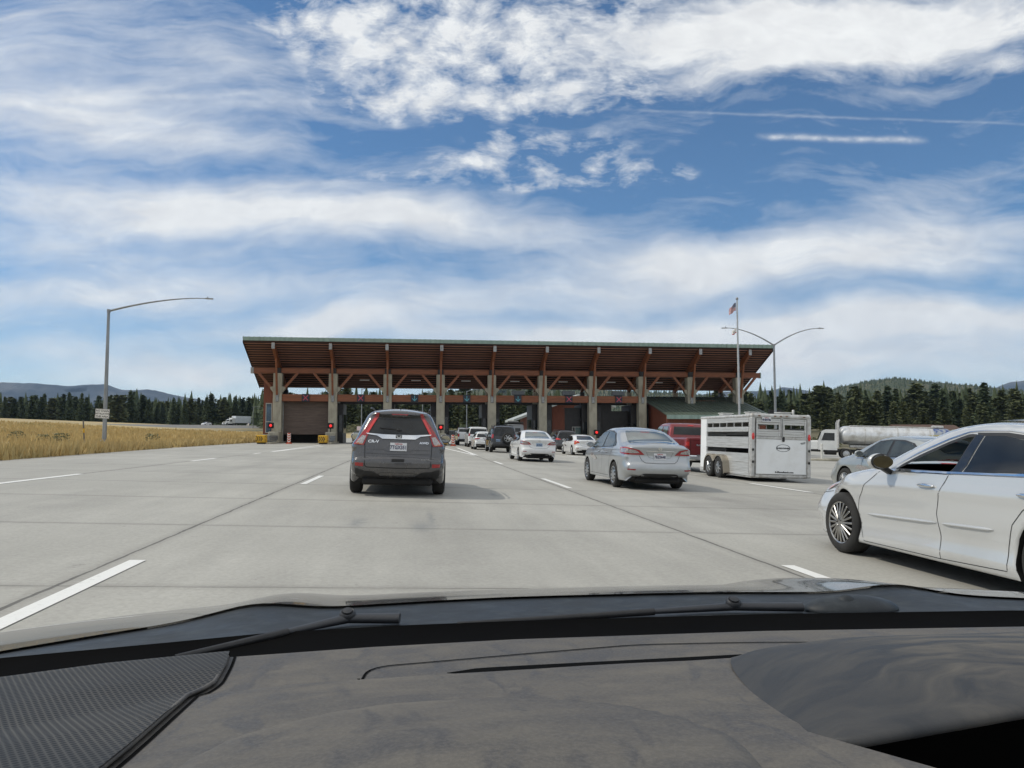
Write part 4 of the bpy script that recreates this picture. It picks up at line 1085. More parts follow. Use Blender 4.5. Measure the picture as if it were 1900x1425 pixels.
def flag(name, label, top, w, h, drop, mat):
    nu, nv = 22, 14; vs = []; uvs = []; fs = []
    for j in range(nv + 1):
        for i in range(nu + 1):
            u, v = i / nu, j / nv
            fold = math.sin(u * 13 + v * 2) * .10 * u * (1 - .3 * v)
            vs.append((-(.04 + w * .42 * u ** .8), fold + .02, -h * (1 - v) - drop * u ** 1.1 * (1.1 - .35 * (1 - v)) + .05 * math.sin(u * 9))); uvs.append((u, v))
    fs = [(j * (nu + 1) + i, j * (nu + 1) + i + 1, (j + 1) * (nu + 1) + i + 1, (j + 1) * (nu + 1) + i) for j in range(nv) for i in range(nu)]
    me = bpy.data.meshes.new(name); me.from_pydata(vs, [], fs); ul = me.uv_layers.new(name='UVMap')
    for l in me.loops: ul.data[l.index].uv = uvs[l.vertex_index]
    o = finish_mesh(name, me, mat, None, 180); o.location = top
    s_ = o.modifiers.new('thickness', 'SOLIDIFY'); s_.thickness = .006
    return tag(o, label, 'flag')
flag('flag', 'red, white and blue striped flag hanging limp near the flagpole top', (fp.x - .08, fp.y, fp.z + 14.3), 1.55, .75, .62, M_USA)
flag('flag', 'smaller white and red flag below the lamp arm on the flagpole', (fp.x - .08, fp.y, fp.z + 11.9), .95, .48, .28, M_BEAR)
# dark overhead message board beyond the station's right end
q = world_at(1438, 108)
o = thing('message_board', 'dark overhead message board on a mast before the pines, right of the station', 'sign board', (q.x, q.y, gz(q.x, q.y)))
mb = MB(); mb.box2((-.95, -.2, 5.5), (.95, .2, 6.1), .03); mb.build('panel', M_BLACK, o)
mb = MB(); mb.cyl((0, .1, 0), (0, .1, 5.5), .16); mb.box2((-.5, -.1, 4.5), (.5, .25, 5.45)); mb.build('mast', M_BLACK, o)
mb = MB(); mb.box2((-4.3, .02, 5.56), (-.96, .14, 5.68)); mb.build('arm', M_BLACK, o)
q = world_at(668, 160)
o = thing('road_sign', 'small red and white sign beside a bush, seen through the second lane', 'sign', (q.x, q.y, gz(q.x, q.y)))
mb = MB(); mb.box2((-.6, -.02, 1.6), (.6, .02, 2.5)); mb.build('panel', pm('pink_white_sign', (.7, .45, .45), (.75, .7, .7), 2., .5), o)
mb = MB(); mb.cyl((0, .05, 0), (0, .05, 2.4), .05); mb.build('post', M_STEELG, o)
# ------------------------------------------------------------------ vehicles
M_UNDER = pm('underbody', (.010, .010, .010), (.018, .017, .016), 5., .9)
M_TRIM = pm('black_trim', (.016, .016, .017), (.024, .024, .025), 30., .45, bump=.1)
M_TYRE = pm('tyre_rubber', (.020, .020, .020), (.034, .033, .031), 4., .85, bump=.2)
M_SEAM = pm('panel_gap', (.006, .006, .006), (.01, .01, .01), 5., .8)
M_CHROME = pm('bright_chrome', (.80, .81, .82), (.72, .73, .74), 3., .08, .16, metal=1.)
M_ALLOY = pm('silver_alloy', (.50, .51, .52), (.40, .41, .42), 8., .28, metal=.85)
M_ALLOYD = pm('machined_alloy', (.46, .45, .43), (.34, .33, .32), 8., .22, metal=.9)
M_TAIL = pm('red_lens', (.36, .012, .014), (.22, .008, .010), 30., .12, coat=1., stretch=(1, 1, 4))
M_TAILLIT = pm('lit_red_lens', (.5, .02, .02), (.4, .015, .015), 30., .12, coat=1., emis=(1., .05, .035), estr=.10)
M_AMBER = pm('amber_lens', (.55, .16, .03), (.45, .12, .02), 30., .15, coat=1.)
M_CLEARL = pm('clear_lens', (.50, .47, .46), (.24, .22, .22), 38., .1, coat=1., metal=.35)
M_PLATE = pm('plate_white', (.70, .71, .72), (.6, .61, .63), 4., .4)
M_PLATEB = pm('plate_blue', (.30, .42, .56), (.24, .34, .47), 4., .4)
M_PLTXT = pm('plate_navy', (.02, .025, .08), (.03, .03, .09), 9., .5)
M_PLRED = pm('plate_red', (.45, .03, .04), (.4, .03, .04), 9., .5)
G_DARK = glass('dark_tint', (.016, .018, .019))
G_MID = glass('light_tint', (.045, .055, .055))
G_SKY = glass('rear_screen_tint', (.085, .105, .10), .04, .5, 1.)

def fillet(pts, n=5):
    """pts: (y, z, radius, tag) open polyline -> rounded list of (y, z, tag)"""
    out = []
    for i, p in enumerate(pts):
        P0 = Vector(p[:2])
        if i in (0, len(pts) - 1) or p[2] <= 0: out.append((P0.x, P0.y, p[3])); continue
        A, B = Vector(pts[i - 1][:2]), Vector(pts[i + 1][:2])
        a, b = (A - P0), (B - P0); la, lb = a.length, b.length
        if la < 1e-6 or lb < 1e-6: continue
        q = min(p[2], la * .49, lb * .49)
        s, e = P0 + a / la * q, P0 + b / lb * q
        for k in range(n + 1):
            u = k / n; c = s.lerp(P0, u).lerp(P0.lerp(e, u), u)
            out.append((c.x, c.y, pts[i - 1][3] if u < .5 else p[3]))
    return out
def densify(pts, step):
    out = []
    for i in range(len(pts) - 1):
        a, b = Vector(pts[i][:2]), Vector(pts[i + 1][:2]); n = max(1, int((b - a).length / step + .6))
        for k in range(n): c = a.lerp(b, k / n); out.append((c.x, c.y, pts[i][2]))
    out.append(pts[-1]); return out
def seg_dist(P, A, B):
    """distance of points P (n,2) to the nearest of the segments A-B (m,2)"""
    best = np.full(len(P), 9.)
    for a, b in zip(A, B):
        d = b - a; L = max(d @ d, 1e-12); t_ = np.clip(((P - a) @ d) / L, 0, 1)
        q = P - (a + t_[:, None] * d); best = np.minimum(best, np.sqrt((q * q).sum(1)))
    return best
def in_poly(P, poly):
    x, y = P[:, 0], P[:, 1]; r = np.zeros(len(P), bool); j = len(poly) - 1
    for i in range(len(poly)):
        xi, yi = poly[i][:2]; xj, yj = poly[j][:2]
        c = ((yi > y) != (yj > y)) & (x < (xj - xi) * (y - yi) / ((yj - yi) or 1e-12) + xi); r ^= c; j = i
    return r

class Car:
    """a body grown from a side outline (y forward from the tail, z up) and a field of half-widths"""
    def __init__(s, top, wheels, W, belt, tumble, zb=.22, grid=.06, arch=1.16, bulge=.05, rear=(.22, .30), front=(.34, .5), roof=(.15, .12), low=(.04, .05), crown=(.03, .05, .10), holes=(), taper=.03, shoulder=.02, tum_front=None, crease=None, screen=None):
        s.wheels = wheels; s.screen = screen; s.W = W; s.belt = belt; s.tumble = tumble; s.bulge = bulge; s.holes = holes; s.shoulder = shoulder; s.crease = crease
        s.rear, s.front, s.roof, s.low, s.crown, s.taper = rear, front, roof, low, crown, taper
        b = densify(fillet(top), grid * 1.1)
        s.L = max(p[0] for p in b)
        yr, yf = b[0][0], b[-1][0]
        loop = list(b)
        # the underside, from the nose back, with the wheel openings
        cur = yf; zbot = zb; und = []
        und.append((yf - .03, zbot, 'B'))
        for (yw, Rw) in sorted(wheels, reverse=True):
            ra = Rw * arch; dz = Rw - zbot; h = math.asin(max(-.99, min(.99, -dz / ra)))
            a0, a1 = h, math.pi - h
            for k in range(19):
                a = a0 + (a1 - a0) * k / 18
                und.append((yw + math.cos(a) * ra, Rw + math.sin(a) * ra * 1.0, 'A'))
        und[-1] = (und[-1][0], und[-1][1], 'B')
        und.append((yr + .04, zbot, 'B'))
        und = densify(und, grid * 1.1)
        s.loop = loop + und
        s.Lp = np.array([(p[0], p[1]) for p in s.loop]); s.cls = [p[2] for p in s.loop]
        n = len(s.Lp); nx = np.roll(s.Lp, -1, 0)
        s.segs = {}
        for c in 'RTFBA':
            ix = [i for i in range(n) if s.cls[i] == c]; s.segs[c] = (s.Lp[ix], nx[ix])
        s.mid = s.L / 2; s.extra = []
        s.build_shell(grid)
    def X(s, P):
        P = np.atleast_2d(np.asarray(P, float)); y, z = P[:, 0], P[:, 1]
        k = np.abs((y - s.mid) / s.mid); W = s.W * (1 - s.taper * k ** 3)
        bl = np.interp(y, [q[0] for q in s.belt], [q[1] for q in s.belt])
        up = np.clip(z - bl, 0, None); zm = bl * .60
        W = W - s.bulge * ((np.minimum(z, bl) - zm) / zm) ** 2 * np.where(z < zm, .55, 1.)
        if s.crease:
            for (zc, amp, wd) in s.crease:
                q = (z - (zc + (bl - bl.mean()) * .5)) / wd; W = W + amp * np.exp(-q * q)
        W = W - s.shoulder * np.clip(up / .05, 0, 1) - s.tumble * up * np.clip(.75 + up * .5, 0, 1.1)
        for c, (rx, rd) in (('R', s.rear), ('F', s.front), ('T', s.roof), ('B', s.low), ('A', (.012, .02))):
            A, B = s.segs[c]
            if len(A) == 0: continue
            q = np.clip(seg_dist(P, A, B) / rd, 0, 1); W = W - rx * (1 - np.sqrt(np.clip(1 - (1 - q) ** 2, 0, 1)))
        return np.maximum(W, .05)
    def grow(s, hp, d):
        P = np.array([(p[0], p[1]) for p in hp]); n = len(P)
        ar = np.sum(P[:, 0] * np.roll(P[:, 1], -1) - np.roll(P[:, 0], -1) * P[:, 1])
        tg = np.roll(P, -1, 0) - np.roll(P, 1, 0); tg /= np.linalg.norm(tg, axis=1)[:, None] + 1e-9
        nn = np.stack([tg[:, 1], -tg[:, 0]], 1) * (1 if ar > 0 else -1)
        return [tuple(q) for q in P + nn * d]
    def build_shell(s, g):
        s.g = g
        Lp = s.Lp; n = len(Lp)
        x0, z0 = Lp.min(0); x1, z1 = Lp.max(0)
        tg = np.roll(Lp, -1, 0) - np.roll(Lp, 1, 0); tg /= np.linalg.norm(tg, axis=1)[:, None] + 1e-9
        nrm = np.stack([-tg[:, 1], tg[:, 0]], 1)       # outward (loop runs tail -> roof -> nose -> under)
        s.nrm = nrm
        pts = []
        for d in (.010, .026, .055, .10):
            pts.append(Lp - nrm * d)
        ring = np.concatenate(pts); rd = np.repeat([.010, .026, .055, .10], n)
        A, B = Lp, np.roll(Lp, -1, 0)
        ok = in_poly(ring, Lp) & (seg_dist(ring, A, B) > rd * .93); ring = ring[ok]
        # thin the inner rings
        keep = []
        cellm = {}
        for p in ring:
            kx = (round(p[0] / .022), round(p[1] / .022))
            if kx in cellm: continue
            cellm[kx] = 1; keep.append(p)
        ring = np.array(keep)
        gy, gz_ = np.meshgrid(np.arange(x0, x1, g), np.arange(z0, z1, g)); G = np.stack([gy.ravel(), gz_.ravel()], 1)
        G = G[in_poly(G, Lp)]; G = G[seg_dist(G, A, B) > .10 + g * .6]
        V = [Vector(p) for p in np.concatenate([Lp, ring, G])]
        E = [(i, (i + 1) % n) for i in range(n)]
        for hp in s.holes:
            b = len(V); hp = densify([(p[0], p[1], 0) for p in hp] + [(hp[0][0], hp[0][1], 0)], g * .8)[:-1]
            V = [v for k, v in enumerate(V) if k < n or True]
            V += [Vector((p[0], p[1])) for p in hp]; E += [(b + i, b + (i + 1) % len(hp)) for i in range(len(hp))]
            h2 = s.grow(hp, .030); b = len(V); V += [Vector(p) for p in h2]; E += [(b + i, b + (i + 1) % len(h2)) for i in range(len(h2))]
        vo, eo, fo, *_ = geometry.delaunay_2d_cdt(V, E, [], 1, 1e-5)
        vo = np.array([(v.x, v.y) for v in vo]); cen = np.array([vo[list(f)].mean(0) for f in fo])
        ok = in_poly(cen, Lp)
        for hp in s.holes: ok &= ~in_poly(cen, hp)
        fo = [f for f, k in zip(fo, ok) if k]
        xv = s.X(vo); s.sv, s.sx = vo, xv
        mb = MB()
        rim = np.zeros(len(fo), bool)
        if s.holes and len(fo):
            cc = np.array([vo[list(f)].mean(0) for f in fo])
            for hp in s.holes: rim |= in_poly(cc, s.grow(densify([(p[0], p[1], 0) for p in hp] + [(hp[0][0], hp[0][1], 0)], s.g * .8)[:-1], .030))
        for sg in (-1, 1):
            for mi in (0, 3):
                sel = [tuple(f) if sg < 0 else tuple(f)[::-1] for f, r_ in zip(fo, rim) if bool(r_) == (mi == 3)]
                if not sel: continue
                us = sorted({i for f in sel for i in f}); ix = {u_: k for k, u_ in enumerate(us)}; mb.mi = mi
                mb.add([(sg * xv[i], vo[i][0], vo[i][1]) for i in us], [tuple(ix[i] for i in f) for f in sel])
        mb.mi = 0
        # the skin across the car
        NS = 16; xe = s.X(Lp)
        cr = np.array([{'T': s.crown[0], 'R': s.crown[1], 'F': s.crown[2], 'B': 0., 'A': 0.}[c] for c in s.cls])
        for _ in range(6): cr = (np.roll(cr, 1) + 2 * cr + np.roll(cr, -1)) / 4
        cr = np.array([0. if c in 'BA' else v for c, v in zip(s.cls, cr)])
        vs = []
        for j in range(NS + 1):
            q = -1 + 2 * j / NS
            for i in range(n):
                o = cr[i] * (1 - q * q); vs.append((q * xe[i], Lp[i, 0] + nrm[i, 0] * o, Lp[i, 1] + nrm[i, 1] * o))
        fs = [[], []]
        for j in range(NS):
            for i in range(n):
                k = (i + 1) % n
                if s.screen and s.cls[i] == 'T' and s.screen[0] < Lp[i, 0] < s.screen[1] and 1 <= j < NS - 1: continue
                fs[1 if s.cls[i] in 'BA' else 0].append((j * n + i, (j + 1) * n + i, (j + 1) * n + k, j * n + k))
        b = len(mb.v); mb.v.extend(vs)
        for mi in (0, 1):
            for f in fs[mi]: mb.f.append([b + q for q in f]); mb.m.append(mi)
        s.mb = mb
        me = mb.mesh('body', True, 1e-4)
        s.me0 = me
        s.bvh = BVHTree.FromPolygons([v.co.copy() for v in me.vertices], [tuple(p.vertices) for p in me.polygons])
    def ry(s, x, z, off=.006):
        """depth of the tail at (x, z), just proud of the skin"""
        h = s.bvh.ray_cast(Vector((x, -12, z)), Vector((0, 1, 0)))
        return (h[0].y if h[0] is not None else 0.) - off
    # --- pieces laid on the skin
    def view(s, v):
        if v == 'left': return Vector((1, 0, 0)), Vector((0, 1, 0)), Vector((0, 0, 1))
        if v == 'right': return Vector((-1, 0, 0)), Vector((0, 1, 0)), Vector((0, 0, 1))
        if v == 'rear': return Vector((0, 1, 0)), Vector((1, 0, 0)), Vector((0, 0, 1))
        if v == 'front': return Vector((0, -1, 0)), Vector((1, 0, 0)), Vector((0, 0, 1))
        if v == 'top': return Vector((0, 0, -1)), Vector((1, 0, 0)), Vector((0, 1, 0))
        a = R(v); return Vector((math.sin(a), math.cos(a), 0)), Vector((math.cos(a), -math.sin(a), 0)), Vector((0, 0, 1))
    def hit(s, a, b, v):
        d, r, u = s.view(v); o = r * a + u * b - d * 12 + Vector((0, s.mid if abs(d.y) > .1 and False else 0, 0))
        h = s.bvh.ray_cast(o, d)
        return h
    def decal(s, poly, v, off=.004, sub=.05, flip=False):
        """vertices and faces of a polygon laid on the skin as seen along v"""
        if flip: poly = [(-p[0], p[1]) for p in poly][::-1]
        pl = densify([(p[0], p[1], 0) for p in poly] + [(poly[0][0], poly[0][1], 0)], sub)[:-1]
        P2 = np.array([(p[0], p[1]) for p in pl]); x0, y0 = P2.min(0); x1, y1 = P2.max(0)
        gx, gy = np.meshgrid(np.arange(x0 + sub * .5, x1, sub), np.arange(y0 + sub * .5, y1, sub)); G = np.stack([gx.ravel(), gy.ravel()], 1)
        if len(G):
            G = G[in_poly(G, P2)]
            if len(G): G = G[seg_dist(G, P2, np.roll(P2, -1, 0)) > sub * .35]
        n = len(P2); V = [Vector(p) for p in (np.concatenate([P2, G]) if len(G) else P2)]
        vo, eo, fo, *_ = geometry.delaunay_2d_cdt(V, [(i, (i + 1) % n) for i in range(n)], [], 1, 1e-6)
        d, r, u = s.view(v); vs = []; okv = []
        for q in vo:
            h = s.hit(q.x, q.y, v)
            if h[0] is None: vs.append(None); continue
            nn = h[1] if h[1].dot(d) < 0 else -h[1]
            vs.append(h[0] + nn * off - d * off * .3)
        fs = [f for f in fo if all(vs[i] is not None for i in f)]
        cen = [np.mean([(vo[i].x, vo[i].y) for i in f], axis=0) for f in fs]
        if fs:
            ok = in_poly(np.array(cen), P2); fs = [f for f, k in zip(fs, ok) if k]
        vs = [q if q is not None else Vector((0, 0, 0)) for q in vs]
        return vs, fs
    def put(s, name, polys, v, mat, parent, off=.004, sub=.05, both=False, thick=0.0):
        mb = MB()
        for pl in (polys if isinstance(polys[0][0], (tuple, list)) else [polys]):
            vv = [v] if not both else ([v, {'left': 'right', 'right': 'left'}.get(v, v)])
            for k, w in enumerate(vv):
                fl = both and v not in ('left', 'right') and k == 1
                ww = w if not fl else (-v if not isinstance(v, str) else v)
                mb.add(*s.decal(pl, ww, off, sub, fl))
        me = mb.mesh(name, False)
        used = bmesh.new(); used.from_mesh(me); bmesh.ops.delete(used, geom=[q for q in used.verts if not q.link_faces], context='VERTS'); used.to_mesh(me); used.free()
        o = finish_mesh(name, me, mat, parent, 180)
        if thick: m_ = o.modifiers.new('thickness', 'SOLIDIFY'); m_.thickness = thick; m_.offset = 1 if False else -1
        return o
    def pair(s, name, poly, v, mat, parent, off=.004, sub=.05):
        """one piece on each side, each an object of its own"""
        r = []
        for fl in (False, True):
            w = v
            if fl: w = {'left': 'right', 'right': 'left'}[v] if v in ('left', 'right') else (v if isinstance(v, str) else -v)
            mb = MB(); mb.add(*s.decal(poly, w, off, sub, fl and v not in ('left', 'right')))
            me = mb.mesh(name, False)
            b = bmesh.new(); b.from_mesh(me); bmesh.ops.delete(b, geom=[q for q in b.verts if not q.link_faces], context='VERTS'); b.to_mesh(me); b.free()
            r.append(finish_mesh(name, me, mat, parent, 180))
        return r
    def line(s, pts, v, w=.009, both=True, closed=False, off=.0022, mi=2):
        """a panel gap drawn on the skin, kept in the body's own mesh"""
        vv = [v] if not both else [v, {'left': 'right', 'right': 'left'}.get(v, v)]
        for k, ww in enumerate(vv):
            p = [(-q[0], q[1]) for q in pts] if (k == 1 and v not in ('left', 'right')) else list(pts)
            if k == 1 and not isinstance(v, str): ww = -v
            if closed: p = p + [p[0]]
            p = densify([(q[0], q[1], 0) for q in p], .045)
            vs = []; d, r, u = s.view(ww)
            for i, q in enumerate(p):
                a = Vector(p[max(i - 1, 0)][:2]); b = Vector(p[min(i + 1, len(p) - 1)][:2]); t_ = (b - a).normalized() if (b - a).length > 1e-9 else Vector((1, 0)); nn = Vector((-t_.y, t_.x)) * w / 2
                for sg in (-1, 1):
                    h = s.hit(q[0] + nn.x * sg, q[1] + nn.y * sg, ww)
                    if h[0] is None: vs.append(None); continue
                    m_ = h[1] if h[1].dot(d) < 0 else -h[1]; vs.append(h[0] + m_ * off)
            fs = [(2 * i, 2 * i + 1, 2 * i + 3, 2 * i + 2) for i in range(len(p) - 1) if all(vs[2 * i + e] is not None for e in (0, 1, 2, 3))]
            s.extra.append(([q if q is not None else Vector((0, 0, .3)) for q in vs], fs, mi))
    def body(s, parent, mat, name='body', more=()):
        bm = bmesh.new(); bm.from_mesh(s.me0)
        for vs, fs, mi in s.extra:
            bv = [bm.verts.new(v) for v in vs]
            for f in fs:
                try: ff = bm.faces.new([bv[i] for i in f]); ff.material_index = mi
                except ValueError: pass
        bmesh.ops.delete(bm, geom=[q for q in bm.verts if not q.link_faces], context='VERTS')
        bm.to_mesh(s.me0); bm.free()
        return finish_mesh(name, s.me0, [mat, M_UNDER, M_SEAM] + list(more), parent, 42)

_WH = {}
def wheel_mesh(Rw, w, rim, ns, style, mat):
    key = (Rw, w, rim, ns, style, mat.name)
    if key in _WH: return _WH[key]
    mb = MB(); e = .03                       # axis along -x is the outer side
    prof = [(rim * .98, w / 2 - .01), (rim + .01, w / 2), (Rw - .05, w / 2 + .004), (Rw - .018, w / 2 - .012), (Rw, w / 2 - e), (Rw, -w / 2 + e), (Rw - .018, -w / 2 + .012), (Rw - .05, -w / 2 - .004), (rim, -w / 2), (rim * .95, 0), (rim * .98, w / 2 - .01)]
    mb.lathe(prof, (0, 0, 0), (-1, 0, 0), 40)
    for k in range(3):
        x = (-.045, 0, .045)[k] * w / .22
        mb.lathe([(Rw + .001, x - .006), (Rw + .001, x + .006)], (0, 0, 0), (-1, 0, 0), 40)
    ty = mb.mesh('wheel'); ty.materials.append(M_TYRE); ty.polygons.foreach_set('use_smooth', [True] * len(ty.polygons)); ty.set_sharp_from_angle(angle=R(50))
    mb = MB()
    mb.lathe([(rim * .99, w / 2 - .004), (rim * .93, w / 2 - .012), (rim * .90, w / 2 - .06), (rim * .88, 0)], (0, 0, 0), (-1, 0, 0), 36)
    if style == 'cap':
        mb.lathe([(rim * .93, w / 2 - .016), (rim * .8, w / 2 - .012), (rim * .45, w / 2 + .004), (rim * .16, w / 2 + .008), (0, w / 2 + .01)], (0, 0, 0), (-1, 0, 0), 36)
        mb.mi = 1
        for k in range(ns):
            a = 2 * math.pi * k / ns; c = Vector((-(w / 2 - .002), math.cos(a) * rim * .72, math.sin(a) * rim * .72))
            mb.ball(c, (.010, rim * .10, rim * .10), 8, 6)
        mb.mi = 0
    else:
        for k in range(ns):
            a = 2 * math.pi * k / ns; da = 0
            arms = [(0, 0)] if style == 'spoke' else [(-.10, -.16), (.10, .16)]
            for (d0, d1) in arms:
                ax, ay = math.cos(a + d0 * 1.6), math.sin(a + d0 * 1.6); bx, by = math.cos(a + d1), math.sin(a + d1)
                p0 = Vector((-(w / 2 + .002), ax * rim * .16, ay * rim * .16)); p1 = Vector((-(w / 2 - .016), bx * rim * .94, by * rim * .94))
                ww = rim * (.20 if style == 'spoke' else .105)
                mb.bar(p0, p1, ww, .022, (-1, 0, 0), .006)
        mb.lathe([(rim * .25, w / 2 - .03), (rim * .25, w / 2 - .002), (rim * .20, w / 2 + .006), (rim * .10, w / 2 + .008), (0, w / 2 + .008)], (0, 0, 0), (-1, 0, 0), 20)
        mb.mi = 1
        mb.lathe([(rim * .86, w / 2 - .075), (0, w / 2 - .075)], (0, 0, 0), (-1, 0, 0), 24)
        for k in range(5):
            a = 2 * math.pi * k / 5 + .3; mb.cyl((-(w / 2 + .004), math.cos(a) * rim * .19, math.sin(a) * rim * .19), (-(w / 2 + .014), math.cos(a) * rim * .19, math.sin(a) * rim * .19), .010, .008, 6)
        mb.mi = 0
    rm = mb.mesh('rim'); rm.materials.append(mat); rm.materials.append(M_UNDER); rm.polygons.foreach_set('use_smooth', [True] * len(rm.polygons)); rm.set_sharp_from_angle(angle=R(35))
    _WH[key] = (ty, rm); return ty, rm
def add_wheels(parent, axles, track, Rw, w, rim, ns=9, style='spoke', mat=None, steer=0.):
    mat = mat or M_ALLOY
    ty, rm = wheel_mesh(Rw, w, rim, ns, style, mat)
    for k, y in enumerate(axles):
        for sgn in (-1, 1):
            o = bpy.data.objects.new('wheel', ty); COL.objects.link(o); o.parent = parent
            o.location = (sgn * (track - w / 2), y, Rw); o.rotation_euler = (random.random() * 1.2, 0, 0 if sgn < 0 else math.pi)
            if sgn > 0: o.rotation_euler = (random.random(), 0, math.pi)
            r = bpy.data.objects.new('rim', rm); COL.objects.link(r); r.parent = o
def plate(parent, c, txt, mat=M_PLATE, w=.305, h=.152, tilt=0., ink=None, top=True):
    o = MB(); o.box((0, 0, 0), (w, .008, h), None, .003); p = o.build('number_plate', mat, parent); p.location = c; p.rotation_euler = (tilt, 0, 0)
    if txt:
        text_obj('lettering', txt, h * .62, ink or M_PLTXT, p, frame((0, -.006, -.012), (1, 0, 0), (0, 0, 1)), .001, .003, .80)
        if top: text_obj('lettering', 'California', h * .24, M_PLRED, p, frame((0, -.006, h * .36), (1, 0, 0), (0, 0, 1)), .001, .001)
    return p
def mirror(parent, x, y, z, mat, size=(.11, .075, .085), facing=True):
    for sgn in (-1, 1):
        mb = MB(); mb.ball((sgn * (x + .11), y, z), (size[0], size[1], size[2]), 16, 10)
        mb.bar((sgn * (x - .02), y + .01, z - size[2] * .7), (sgn * (x + .06), y + .01, z - size[2] * .6), .05, .035, (0, 0, 1), .008)
        for i, v in enumerate(mb.v):
            if v[1] < y - size[1] * .45: mb.v[i] = (v[0], y - size[1] * .45, v[2])
        o = mb.build('side_mirror', mat, parent, 50)
        mb = MB(); mb.lathe([(0, 0), (.78, 0)], (0, 0, 0), (0, -1, 0), 20); mb.v = [(sgn * (x + .11) + v[0] * size[0], y - size[1] * .45 - .003, z + v[2] * size[2]) for v in mb.v]
        mb.build('mirror_glass', pm('mirror_silver', (.55, .58, .6), (.4, .43, .45), 5., .04, metal=1.), o)
def handles(car, parent, ys, z, mat, L=.2):
    for y in ys:
        for sgn in (-1, 1):
            xh = float(car.X([(y, z)])[0]); mb = MB()
            mb.ball((sgn * (xh + .022), y, z), (.014, L * .5, .019), 14, 8)
            mb.cyl((sgn * (xh - .01), y - L * .38, z), (sgn * (xh + .02), y - L * .38, z), .013, .011, 6); mb.cyl((sgn * (xh - .01), y + L * .38, z), (sgn * (xh + .02), y + L * .38, z), .013, .011, 6)
            mb.build('door_handle', mat, parent, 60)
def car_root(name, label, cat, X, Y, yaw=0., group=None):
    """X, Y: the middle of the tail; the car stands on the sloping pavement"""
    o = thing(name, label, cat, (X, Y, gz(X, Y) + .004), (0, math.atan(.032) if X > -2 else 0, R(yaw)), group)
    return o

